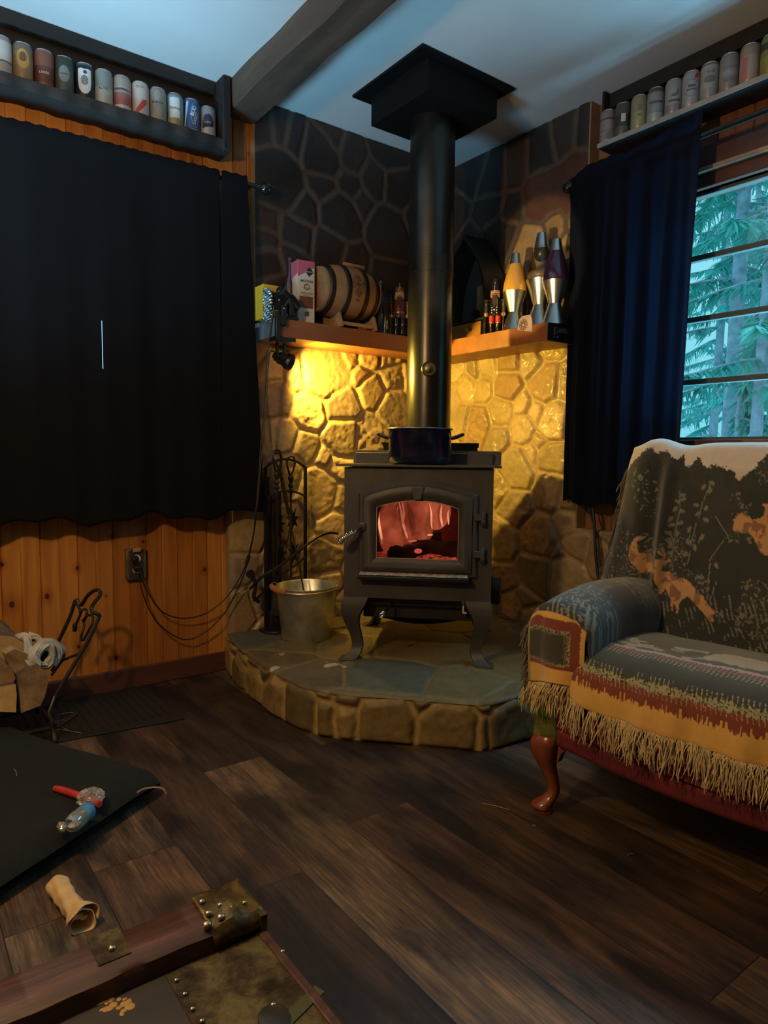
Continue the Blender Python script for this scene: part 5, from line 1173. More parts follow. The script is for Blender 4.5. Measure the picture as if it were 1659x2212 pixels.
for i, (lab, mt, pr) in enumerate(Rs):
    can('beer_can', lab, 2.300, RY[i], 2.0887, .122, mt, dirR(RY[i]), pr, GR)

# ------------------------------------------------------------------ curtains and rods
t = NT('black_curtain'); t.bsdf((.0042, .0044, .0056), .95); t.p.inputs['Specular IOR Level'].default_value = .15; t.bump(t.noise(60, 3, stretch=(1, 1, .3)).outputs[0], .2, .003); CURL = t.m
t = NT('navy_curtain'); t.bsdf((.003, .0045, .010), .95); t.p.inputs['Specular IOR Level'].default_value = .15
tl = t.n('BsdfTranslucent'); tl.inputs[0].default_value = (.0004, .0032, .0078, 1); ad = t.n('AddShader'); t.l(t.p.outputs[0], ad.inputs[0]); t.l(tl.outputs[0], ad.inputs[1]); t.l(ad.outputs[0], t.out.inputs[0]); CURR = t.m
RODM = M('black_rod', (.012, .012, .013), .12, .2, 0, Coat_Weight=.5)
rodL = thing('curtain_rod', 'black curtain rod with a round finial over the left wall, ending on the stone', 'curtain rod', (.4, 2.50, 1.944))
MB().tube([(.10, 2.50, 1.905), (1.240, 2.50, 1.933)], .009, 12).build('rod', RODM, rodL)
MB().lathe([(.009, 0), (.012, .003), (.0095, .008), (.010, .013), (.0205, .022), (.024, .036), (.0205, .050), (.008, .058), (.002, .060)], (1.238, 2.50, 1.933), 24, BX).build('finial', RODM, rodL)
mb = MB(); mb.tube([(1.215, 2.50, 1.932), (1.215, 2.598, 1.932)], .006, 8); mb.tube([(.13, 2.50, 1.906), (.13, 2.598, 1.906)], .006, 8); mb.build('bracket', RODM, rodL)
def curtain_mesh(fn, nu, nv, holes=None):
    mb = MB(); mb.grid(fn, nu, nv)
    if holes: mb.f = [f for f in mb.f if not holes(mb.v[f[0]])]; mb.mi = [0]*len(mb.f)
    return mb
def hemz(x): return .655+.014*math.sin(x*17+.5)+.008*math.sin(x*41)
def curL(x0_, x1_, ph):
    def fn(u, v):
        x = x0_+(x1_-x0_)*u; rz_ = 1.9025+.0246*x; top = rz_+.024+.003*math.sin(x*150); z = hemz(x)+(top-hemz(x))*v
        d = .006*math.sin(x*24+ph)*(1-v*.6)+.004*math.sin(x*55+ph)*(1-v)+.006*math.sin(x*9)
        tk = math.exp(-((z-rz_)/.028)**2)
        e = .010*max(0, u-.9)*10*(1-v)+.058*u**2*(1-v)*(1 if x1_ > 1.15 else 0)
        y = 2.500-.013*tk+d*(1-tk)+.0025*math.sin(x*150)*max(0, (z-rz_-.011)/.02)
        return (x+e, y-.004, z)
    return fn
def backp(fn):
    return lambda u, v: (lambda p: (p[0], p[1]+(.030*math.exp(-((p[2]-1.944)/.028)**2))+.004, p[2]))(fn(u, v))
def add_curtain(label, x0_, x1_, ph, hole=None):
    f1 = curL(x0_, x1_, ph); mb = curtain_mesh(f1, int((x1_-x0_)*400)+8, 120, hole)
    o_ = mb.build('curtain', CURL, solid=.002, loc=((x0_+x1_)/2, 2.5, 1.3)); tag(o_, label, 'curtain', 'black curtains on the left wall'); return o_
slit = lambda p: abs(p[0]-.640) < .0013 and 1.175 < p[2] < 1.345
add_curtain('wide black curtain on the left wall, from the picture edge almost to the stone', .12, 1.075, .3, slit)
add_curtain('narrow black curtain panel beside the stone corner on the left wall', 1.082, 1.186, 2.1)
# right side
rodR = thing('curtain_rod', 'glossy black curtain rod with a ball finial above the right window', 'curtain rod', (2.25, .6, 1.985))
MB().tube([(2.25, -.5, 1.985), (2.25, 1.768, 1.962)], .0105, 14).build('rod', RODM, rodR)
MB().lathe([(.0105, 0), (.013, .004), (.010, .010), (.011, .016), (.021, .026), (.0255, .040), (.0215, .054), (.008, .062), (.002, .064)], (2.25, 1.766, 1.962), 24, rotmat(rx=-PI/2)).build('finial', RODM, rodR)
mb = MB(); mb.tube([(2.25, 1.752, 1.962), (2.37, 1.752, 1.962)], .007, 8); mb.build('bracket', RODM, rodR)
def curR(u, v):
    y = 1.800-.540*u; zt = 2.012+.020*u+.010*math.sin(u*9)+.012*math.exp(-((u-.95)/.04)**2)*2; zb = .715-.02*u+.012*math.sin(u*19)
    if u < .25: zt -= .02*(.25-u)*4
    z = zb+(zt-zb)*v; s_ = max(0, min(1, (1.93-z)/.4)); 
    d = (.020*math.sin(u*2*PI*4.6+.6)+.008*math.sin(u*2*PI*11))*(.35+.65*s_)
    tk = math.exp(-((z-(1.962+.010*u))/.032)**2)
    return (2.252-.015*tk+d*(1-tk), y+.03*(1-v)*(u-.2), z)
o_ = curtain_mesh(curR, 130, 150).build('curtain', CURR, loc=(2.25, 1.5, 1.3)); tag(o_, 'navy blue translucent curtain hanging beside the right window', 'curtain')

# ------------------------------------------------------------------ outlet, plugs and cords
out = thing('wall_outlet', 'grey metal double wall outlet on the pine wall with two black plugs', 'outlet', (.768, YW, .476))
OUTM = M('worn_plate', (.17, .15, .11), .45, .6, .25, 30, bump=.3)
MB().box((.731, YW-.022, .417), (.805, YW+.002, .534)).build('box', OUTM, out, bevel=.004)
MB().box((.741, YW-.024, .422), (.795, YW-.021, .527)).build('plate', M('brown_plate', (.050, .034, .026), .4), out, bevel=.002)
RECW = M('white_receptacle', (.74, .73, .70), .4)
for z in (.497, .456):
    mb = MB(); mb.lathe([(.0150, 0), (.0150, .0025)], (.768, YW-.0235, z), 24, rotmat(rx=PI/2)); o_ = mb.build('receptacle', RECW, out)
mb = MB(); mb.cbox((.768, YW-.028, .531), (.030, .014, .016)); mb.build('top_clip', M('tan_plastic', (.35, .22, .08), .5), out, bevel=.003)
mb = MB(); mb.tube([(.745, YW-.024, .528), (.747, YW-.030, .535), (.755, YW-.03, .537)], .0022, 6); mb.tube([(.798, YW-.024, .525), (.790, YW-.03, .533), (.782, YW-.03, .536)], .0022, 6); mb.build('wire_loop', CHROME, out)
RUB = M('black_rubber', (.012, .011, .010), .45)
def cord(label, pts, name='power_cord', plug=None, group='lamp cords'):
    root = thing(name, label, 'cord', tuple(pts[0]), group)
    MB().tube(pts, .0026, 8, smooth=6).build('cable', RUB, root)
    if plug: MB().cbox(plug, (.024, .024, .022), rotmat(rx=.3)).build('plug', RUB, root, bevel=.004)
    return root
def CP(u, v, y): return hy(u, v, y)
c1 = cord('upper black lamp cord swagging from the outlet to the hearth', [CP(303, 1232, 2.560), CP(312, 1262, 2.555), CP(335, 1305, 2.55), CP(360, 1327, 2.55), CP(397, 1336, 2.55), CP(440, 1327, 2.548), CP(480, 1300, 2.54), CP(510, 1262, 2.52), CP(533, 1215, 2.49), CP(546, 1165, 2.46), CP(552, 1110, 2.45), CP(558, 1040, 2.45), CP(565, 940, 2.45), CP(575, 800, 2.44), CP(580, 745, 2.42), CP(586, 700, 2.40), CP(592, 660, 2.39)], plug=CP(292, 1208, 2.566))
c2 = cord('lower black lamp cord with an inline switch, hanging lowest on the pine wall', [CP(297, 1238, 2.560), CP(302, 1258, 2.555), CP(317, 1305, 2.55), CP(345, 1350, 2.55), CP(395, 1381, 2.55), CP(440, 1368, 2.548), CP(482, 1328, 2.54), CP(510, 1280, 2.52), CP(530, 1232, 2.49), CP(538, 1195, 2.47), CP(550, 1140, 2.46), CP(556, 1090, 2.45), CP(562, 1020, 2.45), CP(569, 940, 2.45), CP(579, 800, 2.44), CP(583, 762, 2.43), CP(592, 760, 2.44), (1.305, 2.445, 1.275)], plug=CP(296, 1228, 2.566))
pp_ = CP(535, 1209, 2.480); MB().cbox(pp_, (.014, .012, .036), rotmat(ry=.35)).build('switch', RUB, c2, bevel=.003)
# second hanging cord by the right curtain
cc = thing('hanging_cord', 'dark cord hanging below the right curtain beside the chair', 'cord', tuple(hy(1280, 1100, 1.75)))
MB().tube([hx(1275, 1060, 2.28), hx(1283, 1120, 2.28), hx(1286, 1180, 2.28), hx(1290, 1230, 2.28), hx(1300, 1290, 2.28)], .006, 8, smooth=5).build('cable', RUB, cc)
MB().tube([hx(1272, 1100, 2.28), hx(1290, 1160, 2.29), hx(1300, 1220, 2.29), hx(1312, 1280, 2.29)], .0035, 8, smooth=5).build('loop', RUB, cc)
# ------------------------------------------------------------------ armchair (u along the front to the near side, v towards the window, z up)
_D = math.radians(8); UA = Vector((math.sin(_D), -math.cos(_D), 0)); VA = Vector((math.cos(_D), math.sin(_D), 0)); CO = Vector((1.318, 1.068, 0))
def CH(u, v, z): return CO+UA*u+VA*v+Vector((0, 0, z))
RC = Matrix((UA, VA, Vector((0, 0, 1)))).transposed()
CW = .80
chair = thing('armchair', 'armchair with dark red upholstered rail and carved wooden legs under a deer throw', 'armchair', tuple(CH(.4, .25, 0)))
REDU = M('red_upholstery', (.13, .012, .016), .8, 0, .15, 25, bump=.2, bscale=300)
OLIVE = M('torn_green_leather', (.10, .115, .018), .55, 0, .35, 25, bump=.8, bscale=35)
CHW = M_wood('cherry_wood', (.13, .030, .012), (.22, .055, .020), (.30, .085, .03), (1, 1, .3), 9, .22, .03)
def bow(u): return -.012-.030*math.sin(PI*max(0, min(1, (u)/CW)))
mb = MB()
def rail(uu, vv):
    u = .036+(CW-.072)*uu
    prof = [(.05, .190), (.004, .190), (.000, .196), (0, .226), (.004, .232), (.0, .236), (-.004, .241), (0, .246), (-.006, .30), (-.002, .365), (.05, .372)]
    k = vv*(len(prof)-1); i = min(int(k), len(prof)-2); f = k-i
    d = prof[i][0]*(1-f)+prof[i+1][0]*f; z = prof[i][1]*(1-f)+prof[i+1][1]*f
    return CH(u, bow(u)+d, z-(.014*math.sin(PI*uu) if z < .3 else 0))
mb.grid(rail, 60, 41); mb.build('front_rail', REDU, chair)
mb = MB(); mb.cbox(CH(CW/2, .28, .29), (CW-.06, .50, .17), RC); mb.build('seat_base', REDU, chair, bevel=.01)
for u in (.0, CW):
    s = 1 if u == 0 else -1
    mb = MB(); mb.cbox(CH(u+s*.000, .010, .270), (.070, .050, .150), RC); mb.build('corner_patch', OLIVE, chair, bevel=.006) if s == 1 else mb.build('corner_block', REDU, chair, bevel=.006)
    if s == 1: tag_o = chair.children[-1]; tag_o['label'] = 'torn olive green leather corner'
for u in (.055, CW-.055):
    mb = MB(); mb.cbox(CH(u, .22, .41), (.13, .44, .22), RC); mb.build('arm', REDU, chair, bevel=.045, bseg=5)
mb = MB(); P_ = [(.42, .30), (.40, .44), (.425, .60), (.455, .78), (.470, .870), (.485, .900), (.515, .895), (.535, .70), (.52, .30)]
mb.prism(P_, lambda v, z, u: CH(u, v, z), -.025, CW+.025); mb.build('backrest', REDU, chair, bevel=.02, bseg=3)
mb = MB(); mb.cbox(CH(CW/2, .16, .385), (CW-.24, .36, .075), RC); mb.build('seat_cushion', REDU, chair, bevel=.025, bseg=4)
def cab_leg(u, v, su, sv):
    pts = [(.0, .0, .205, .042), (.004, .004, .192, .047), (.008, .008, .175, .045), (.008, .008, .150, .038), (.002, .002, .120, .027), (-.006, -.006, .085, .0205), (-.010, -.010, .058, .0185), (-.004, -.004, .040, .022), (.007, .007, .026, .030), (.011, .011, .015, .032), (.007, .007, .008, .027)]
    P = spline([Vector(p) for p in [(a, z, w_) for a, b_, z, w_ in pts]], 4)
    vs = []; fs = []; n = 16
    for a, z, w_ in P:
        for i in range(n):
            t = 2*PI*i/n; x = math.cos(t); y = math.sin(t); q = (abs(x)**2.6+abs(y)**2.6)**(-1/2.6)
            vs.append(CH(u+su*(-a)*1.0+x*q*w_*.78, v+sv*(-a)+y*q*w_*.78, z))
    for k in range(len(P)-1):
        for i in range(n): j = (i+1) % n; fs.append((k*n+i, k*n+j, (k+1)*n+j, (k+1)*n+i))
    fs.append(tuple(range(n))); L = (len(P)-1)*n; fs.append(tuple(L+i for i in range(n)))
    mb = MB(); mb.add(vs, fs)
    # ear pieces beside the knee
    mb.prism([(.030, .200), (.062, .200), (.055, .180), (.040, .168), (.030, .140)], lambda a, z, t_: CH(u+su*a, v+t_, z), -.012, .012)
    mb.lathe([(.020, 0), (.0215, .002), (.0215, .006), (.020, .008)], CH(u-su*.006, v-sv*.006, 0), 20)
    return mb.build('leg', CHW, chair, bevel=.002, angle=50)
cab_leg(.0, .012, 1, 1); cab_leg(CW, .012, -1, 1); cab_leg(.0, .47, 1, -1); cab_leg(CW, .47, -1, -1)

# ------------------------------------------------------------------ throw: woven deer blanket over back, arm and seat
cD = np.array(lin('2e3029')); cD2 = np.array(lin('3c3d34')); cLeaf = np.array(lin('83806a')); cTan = np.array(lin('c2925f')); cTan2 = np.array(lin('8d6244')); cSky = np.array(lin('c4a592')); cSky2 = np.array(lin('d6cbc0'))
cYel = np.array(lin('d6a653')); cRed = np.array(lin('7c3a22')); cOlv = np.array(lin('3c3a28')); cSpk = np.array(lin('a09b72')); cPlum = np.array(lin('6e4248')); cPnk = np.array(lin('c9a7a4')); cSnow = np.array(lin('a8a69c')); cSlate = np.array(lin('3e4e4c'))
def backv(z): return .335+(z-.43)*.20
def p2c(zx, zy):
    """pattern sketch point -> (u, z) on the plane of the backrest"""
    px, py = 1280+zx/4.377, 940+zy/4.377
    d = ray(px, py); n = VA-Vector((0, 0, 1))*.20          # plane v - .20 z = const
    q = EYEV-CO; k = (.335-.20*.43-(q.dot(VA)-.20*q.z))/(d.dot(VA)-.20*d.z); P = q+d*k
    return P.dot(UA), P.z
def inpoly(A, B, poly):
    P = [p2c(*p) for p in poly]; ins = np.zeros(A.shape, bool); n = len(P); j = n-1
    for i in range(n):
        xi, yi = P[i]; xj, yj = P[j]; c = ((yi > B) != (yj > B)); 
        with np.errstate(divide='ignore', invalid='ignore'): ins ^= c & (A < (xj-xi)*(B-yi)/(yj-yi+1e-12)+xi)
        j = i
    return ins
def nearline(A, B, pts, w_):
    P = [p2c(*p) for p in pts]; out = np.zeros(A.shape, bool)
    for (ax_, ay), (bx_, by) in zip(P[:-1], P[1:]):
        dx, dy = bx_-ax_, by-ay; L = dx*dx+dy*dy+1e-12; t_ = np.clip(((A-ax_)*dx+(B-ay)*dy)/L, 0, 1)
        out |= (A-ax_-dx*t_)**2+(B-ay-dy*t_)**2 < w_*w_
    return out
BUCK = [(605,1180),(640,1165),(690,1180),(725,1185),(690,1220),(670,1230),(665,1280),(700,1290),(740,1310),(800,1345),(870,1350),(930,1380),(960,1420),(1000,1480),(1030,1520),(1035,1490),(1060,1510),(1090,1560),(1120,1600),(1150,1630),(1205,1660),(1170,1680),(1150,1700),(1165,1740),(1150,1765),(1120,1750),(1080,1690),(1040,1650),(1000,1610),(960,1560),(910,1520),(860,1550),(835,1580),(820,1680),(800,1690),(800,1590),(780,1600),(765,1660),(745,1640),(750,1540),(700,1480),(680,1450),(660,1510),(645,1500),(640,1440),(625,1380),(610,1300)]
DOE = [(365,1150),(375,1080),(400,1010),(420,970),(445,950),(505,960),(480,985),(440,1000),(445,1060),(450,1110),(520,1120),(560,1180),(600,1260),(595,1310),(540,1290),(500,1310),(450,1300),(420,1230),(390,1200)]
FAWN = [(1350,800),(1380,740),(1440,730),(1500,760),(1530,800),(1600,780),(1640,760),(1650,690),(1610,640),(1700,650),(1900,700),(1950,900),(1800,1150),(1620,1120),(1590,1080),(1560,1000),(1530,950),(1480,910),(1440,930),(1400,900),(1350,900)]
LEAVES = [(855,565),(800,630),(860,605),(775,700),(850,720),(740,790),(835,830),(745,850),(720,925),(800,930),(715,995),(725,1040),(985,660),(1080,690),(1055,490),(1130,450),(1115,520),(1005,740),(920,890),(1085,800),(1050,960),(915,1010),(980,1060),(885,1120),(1190,1230)]
SKYL = [(200,420),(330,280),(400,230),(480,150),(540,120),(600,165),(680,150),(740,185),(800,240),(860,185),(880,290),(920,300),(1015,185),(1045,300),(1130,290),(1320,330),(1390,425),(1440,400),(1530,310),(1600,230),(1659,170),(1720,100),(1780,330),(1900,300),(2100,330),(2400,200)]
def back_color(A, B):
    c = np.tile(cD, A.shape+(1,)); nn = fbm(A, B, 71, 60, 4); n2 = fbm(A, B, 73, 14, 3)
    c[n2 > .15] = cD*.55+cD2*.45
    sp = (vnoise(A, B, 75, 230)+.6*vnoise(A, B, 76, 120)) > .50
    zone = ((n2 > .0) & ((B < .70) | (A > .27))) | ((A < .085) & (n2 > -.35) & (B < .87))
    c[sp & zone] = cLeaf*.8
    grass = (np.sin((A*1.0+B*.35)*520+4*n2) > .55) & (nn > .05) & (B < .56); c[grass] = cLeaf*.85
    S = np.array([p2c(*p) for p in SKYL]); o_ = np.argsort(S[:, 0]); yl = np.interp(A, S[o_, 0], S[o_, 1])+.006*vnoise(A, B, 77, 260)+.004*vnoise(A, B, 78, 120)
    sky = B > yl; f = np.clip((B-.845)/.03, 0, 1)[..., None]; c[sky] = (cSky*(1-f)+cSky2*f)[sky]
    for s_ in ([(820,530),(830,700),(780,900),(740,1150)], [(1130,440),(1040,650),(960,950),(905,1220)], [(1180,770),(1300,960),(1310,1000)], [(1260,990),(1130,1170),(1100,1550)], [(1190,1380),(1130,1550)], [(760,1060),(860,1170)]):
        c[nearline(A, B, s_, .0012)] = cLeaf
    for (x, y) in LEAVES:
        a, b_ = p2c(x, y); an = (x*.37+y*.11) % 3.1; ca, sa = math.cos(an), math.sin(an)
        q = (((A-a)*ca+(B-b_)*sa)/.0085)**2+((-(A-a)*sa+(B-b_)*ca)/.0048)**2 < 1+.3*vnoise(A, B, 79, 300); c[q] = cLeaf*.85
    for poly in (BUCK, DOE, FAWN):
        m_ = inpoly(A+.0012*vnoise(A, B, 80, 300), B, poly); c[m_] = cTan; c[m_ & (nn+.5*n2 > .22)] = cTan2
    m_ = inpoly(A, B, BUCK) & (A > p2c(980, 1500)[0]); c[m_ & (nn > -.1)] = cTan2*1.1
    for s_ in ([(615,1170),(606,1130),(625,1090)], [(665,1190),(690,1150),(680,1062)], [(688,1150),(655,1090)], [(660,1215),(720,1180)]): c[nearline(A, B, s_, .0017)] = cTan
    return c
def band_color(h, A, jag):
    """stripes by distance h from the hem; A runs along the hem"""
    c = np.tile(cOlv, h.shape+(1,)); j = .006*vnoise(A, A*0+jag, 90, 330)+.002*vnoise(A, h, 91, 500)
    tick = (vnoise(A, A*0+jag+5, 92, 210) > .25)
    y0 = .046
    c[h < y0+.034+j*.5] = cRed
    c[(h < y0+j) | ((h < y0+.012) & tick & (np.sin(A*700) > .2))] = cYel
    spk = (np.abs(h-(y0+.040)) < .007+j) | ((np.abs(h-(y0+.048)) < .016) & (np.sin(A*640+h*120) > .72) & (vnoise(A, h*0+jag, 93, 90) > -.5)) | ((np.abs(h-(y0+.032)) < .012) & (np.sin(A*640+h*120) > .85))
    c[spk & (vnoise(A, h, 94, 500) > -.35)] = cSpk
    c[h < .006] = cYel*.9
    return c
thr = thing('throw_blanket', 'woven deer and forest throw with yellow and rust border, draped over the armchair', 'blanket', tuple(CH(.4, .2, .45)))
thr_parts = []
def np_patch(F, C, nu, nv):
    U, Vv = np.meshgrid(np.linspace(0, 1, nu), np.linspace(0, 1, nv)); u, v, z = F(U, Vv); c = C(U, Vv, u, v, z)
    X = np.stack([CO.x+UA.x*u+VA.x*v, CO.y+UA.y*u+VA.y*v, z], -1).reshape(-1, 3)
    cc = np.ones((X.shape[0], 4)); cc[:, :3] = c.reshape(-1, 3)
    return X, quads(np.arange(X.shape[0]).reshape(nv, nu)), cc
def path_np(pts, T):
    P = spline([Vector(p) for p in pts], 12); P = np.array([[p.x, p.y, p.z] for p in P]); L = np.r_[0, np.cumsum(np.linalg.norm(np.diff(P, axis=0), axis=1))]
    s_ = T*L[-1]; return [np.interp(s_, L, P[:, i]) for i in range(3)]+[s_]
# back drape
def FB(U, V):
    _, v, z, s_ = path_np([(0, .565, .52), (0, .560, .72), (0, .548, .88), (0, .515, .932), (0, .478, .940), (0, .445, .925), (0, .425, .88), (0, .402, .77), (0, .368, .60), (0, .336, .47), (0, .322, .425)], V)
    u0 = -.035-.060*np.clip((.93-z)/.40, 0, 1); front = np.clip((.50-v)/.12, 0, 1)
    u = u0+(CW+.03-u0)*U
    edge = np.clip((u-u0)/.070, 0, 1); v = v+(.085*(1-edge)**2.2)*front*1.0
    # folds hanging from the top left corner
    def ridge(c, w_, a): return a*np.exp(-((u-c)/w_)**2)
    zf = np.clip((.93-z)/.12, 0, 1)*np.clip((z-.47)/.10, 0, 1)
    cx_ = .104-.02*(z-.7)
    v = v-front*zf*(ridge(cx_, .016, .026)+ridge(cx_-.075, .030, .020))+front*zf*(.030*np.exp(-((u-cx_-.020)/.014)**2)*np.clip((.90-z)/.1, 0, 1)*.4+.020*np.exp(-((u-cx_+.036)/.016)**2))
    z = z+.012*np.exp(-((u-.045)/.040)**2)*np.clip((z-.90)/.04, 0, 1)-.008*np.exp(-((u-.13)/.04)**2)*np.clip((z-.90)/.04, 0, 1)-.012*np.clip((.02-u)/.05, 0, 1.5)*np.clip((z-.88)/.04, 0, 1)
    v = v+.004*fbm(u, z, 61, 9, 2)-.018*np.sin(np.clip((u-.13)/.55, 0, 1)*PI)*np.clip((z-.43)/.1, 0, 1)*np.clip((.92-z)/.1, 0, 1)*front
    return u, v, z
thr_parts.append(np_patch(FB, lambda U, V, u, v, z: back_color(u, z), 330, 330))
# seat drape; t from the junction to the hem
def FS(U, V):
    _, v, z, s_ = path_np([(0, .345, .425), (0, .30, .438), (0, .20, .450), (0, .10, .452), (0, .04, .446), (0, -.005, .428), (0, -.030, .400), (0, -.040, .36), (0, -.043, .322)], V)
    u = .075+(CW-.15)*U; pr = np.clip((.12-v)/.1, 0, 1)
    dn = np.clip((.43-z)/.1, 0, 1)
    v = v-.022*np.sin(PI*np.clip(u/CW, 0, 1))*pr+.006*np.sin(u*38)*dn+.003*np.sin(u*91)*dn
    z = z+.004*fbm(u, v, 62, 8, 2)+.010*np.exp(-((u-.08)/.05)**2)*pr*(1-dn)+dn*(.014*np.exp(-((u-.075)/.05)**2)-.010*np.clip(u-.1, 0, 1)*2)
    return u, v, z
HEML = .46
def CS(U, V, u, v, z):
    L = .455; h = (1-V)*L
    c = band_color(h, u, 1.0); n2 = fbm(u, v, 63, 9, 3)
    h2 = h-.168+.004*vnoise(u, u*0, 95, 330)
    c[(h2 > -.012) & (np.sin(u*640-h*150) > .55)] = cSpk
    c[h2 > 0] = cPlum; c[(h2 > 0) & (np.sin(u*640-h*100) > .8)] = cSpk
    c[h2 > .020] = cPnk
    m_ = h2 > .028; s_ = vnoise(u*.5, v, 96, 60)+.5*vnoise(u*.5, v, 97, 170)
    cc = np.where((s_ > .22)[..., None] & (h2 < .105)[..., None], cSnow, cSlate); c[m_] = cc[m_]
    snow = ((u-.42)/.10)**2+((h2-.085)/.04)**2 < 1+.3*s_; c[m_ & snow] = cSnow*1.05
    return c
thr_parts.append(np_patch(FS, CS, 420, 260))
# far arm: up the front, over the rolled top, back to the backrest
def FA(U, V):
    # V: 0 hem of the front .. .30 top edge .. 1 back ; U: 0 outer side .. 1 inner side / seat
    _, vv, zz, s_ = path_np([(0, -.046, .352), (0, -.044, .42), (0, -.042, .50), (0, -.034, .535), (0, -.010, .552), (0, .08, .566), (0, .18, .572), (0, .30, .566), (0, .39, .560)], V)
    top = np.clip((s_-.165)/.05, 0, 1)                       # 0 on the front face, 1 on the roll
    # front face
    uf = -.040+.150*U; zf = zz
    # roll: rounded section
    a = (U-.42)*PI*1.12; rad = .078
    ur = .040+rad*np.sin(np.clip(a, -1.7, 1.57))*(1.0+.10*np.clip(vv/.3, 0, 1)); zr = zz-rad*.95+rad*.95*np.cos(np.clip(a, -1.7, 1.57))-np.clip(a-1.57, 0, 1)*.16
    zr = np.where(U > .86, np.minimum(zr, zz-(U-.86)*.55-rad*.95*(1-np.cos(1.38*1.0))*.9), zr) if False else zr
    u = uf*(1-top)+ur*top; z = zf*(1-top)+zr*top
    round_ = np.clip((np.abs(U-.5)-.30)/.20, 0, 1); z = z-(1-top)*round_**2*np.clip((zz-.45)/.08, 0, 1)*.035
    v = vv+(1-top)*(.012*round_**2+.006*np.sin(U*9)+.014*np.sin(U*PI*2.2+.6)*np.clip((.43-zz)/.08, 0, 1))
    z = z-(1-top)*np.clip((.40-zz)/.05, 0, 1)*(.012*np.cos(U*PI*1.6))
    z = np.where(top > .5, np.maximum(z, .425+.0*z), z)
    return u, v+.003*fbm(U*.2, vv, 64, 20, 2), z
def CA(U, V, u, v, z):
    L = .60; s_ = V*L; nn = fbm(u, s_, 65, 40, 3); n2 = fbm(u, s_, 66, 10, 3)
    c = np.tile(cD, U.shape+(1,)); c[n2 > .2] = cSlate*.8
    sp = (vnoise(u, s_, 67, 230)+.6*vnoise(u, s_, 68, 120)) > .45; c[sp & (n2 > -.25)] = cLeaf*.8
    gr = (np.sin((u+s_*.4)*420+5*n2) > .5) & (s_ < .24) & (nn > -.1); c[gr] = cLeaf
    # corner border: frame of stripes on the front face
    d = np.minimum(np.minimum(s_, .170-s_), np.maximum((1-U)*.150+.004, .0)+np.clip(.06-s_, 0, 1)*1.5)
    inside = (s_ < .170) & (d > 0); j = .003*vnoise(u, s_, 69, 330)
    yel_t = .040*np.clip((.06-s_)/.03, 0, 1)+.014
    cc = np.tile(cOlv, U.shape+(1,)); cc[d < yel_t+.026+j] = cRed; cc[(d < yel_t+.032+.006*np.sin((u+s_)*900)) & (d > yel_t+.022) & (vnoise(u, s_, 70, 500) > -.1)] = cSpk; cc[d < yel_t+j*.6] = cYel
    c[inside] = cc[inside]
    c[(U < .035)] = cSpk*.75
    return c
thr_parts.append(np_patch(FA, CA, 150, 260))
WOV = M_attr('woven_throw', .9, bump=.35, bscale=420, var=.07)
WOV.node_tree.nodes['Principled BSDF'].inputs['Sheen Weight'].default_value = .35
thr_me = big_mesh('cloth', [(p[0]-np.array(thr.location)[None, :], p[1], p[2]) for p in thr_parts], WOV); thr_me.parent = thr
sm = thr_me.modifiers.new('solid', 'SOLIDIFY'); sm.thickness = .004; sm.offset = 1
# fringe
FR = M('cream_yarn', (.56, .42, .20), .9, 0, .2, 60); FRD = M('dark_yarn', (.16, .14, .10), .9, 0, .3, 60)
def strand(mb, p, d, L, R, r=.0011):
    P = [Vector(p)]; cur = Vector(d).normalized()
    for k in range(6):
        cur = (cur+Vector((R.uniform(-.35, .35), R.uniform(-.35, .35), -.38))).normalized(); P.append(P[-1]+cur*(L/6))
    mb.tube(P, [r]*6+[r*.5], 4)
R = random.Random(11); mb = MB()
def one(F, U, V):
    u, v, z = F(np.array([[U]]), np.array([[V]])); return CH(float(u[0, 0]), float(v[0, 0]), float(z[0, 0]))
for i in range(620):
    U = R.random(); p = one(FS, U, 1.0)
    if U > .78 and R.random() < .6: continue
    strand(mb, p-VA*.001, -VA*R.uniform(.1, .9)+UA*R.uniform(-.5, .5)+Vector((0, 0, -.6)), R.uniform(.045, .085), R, .00105)
for i in range(120):
    U = R.random()*.95; p = one(FA, U, 0.0); strand(mb, p, -VA*R.uniform(.2, .8)+UA*R.uniform(-.8, .1)+Vector((0, 0, -.7)), R.uniform(.05, .085), R)
fr = mb.build('fringe', FR, thr, smooth=False); fr['kind'] = 'stuff'
mb = MB()
for i in range(170):
    p = one(FA, 0.0, R.random()*.36); strand(mb, p, -UA*R.uniform(.4, 1)-VA*R.uniform(0, .3)+Vector((0, 0, -.3)), R.uniform(.025, .045), R)
for i in range(110):
    V = .55+.40*R.random(); p = one(FB, 0.0, V); strand(mb, p, -UA*R.uniform(.4, 1)+Vector((0, 0, -.6)), R.uniform(.03, .06), R)
fr = mb.build('side_fringe', FRD, thr, smooth=False); fr['kind'] = 'stuff'

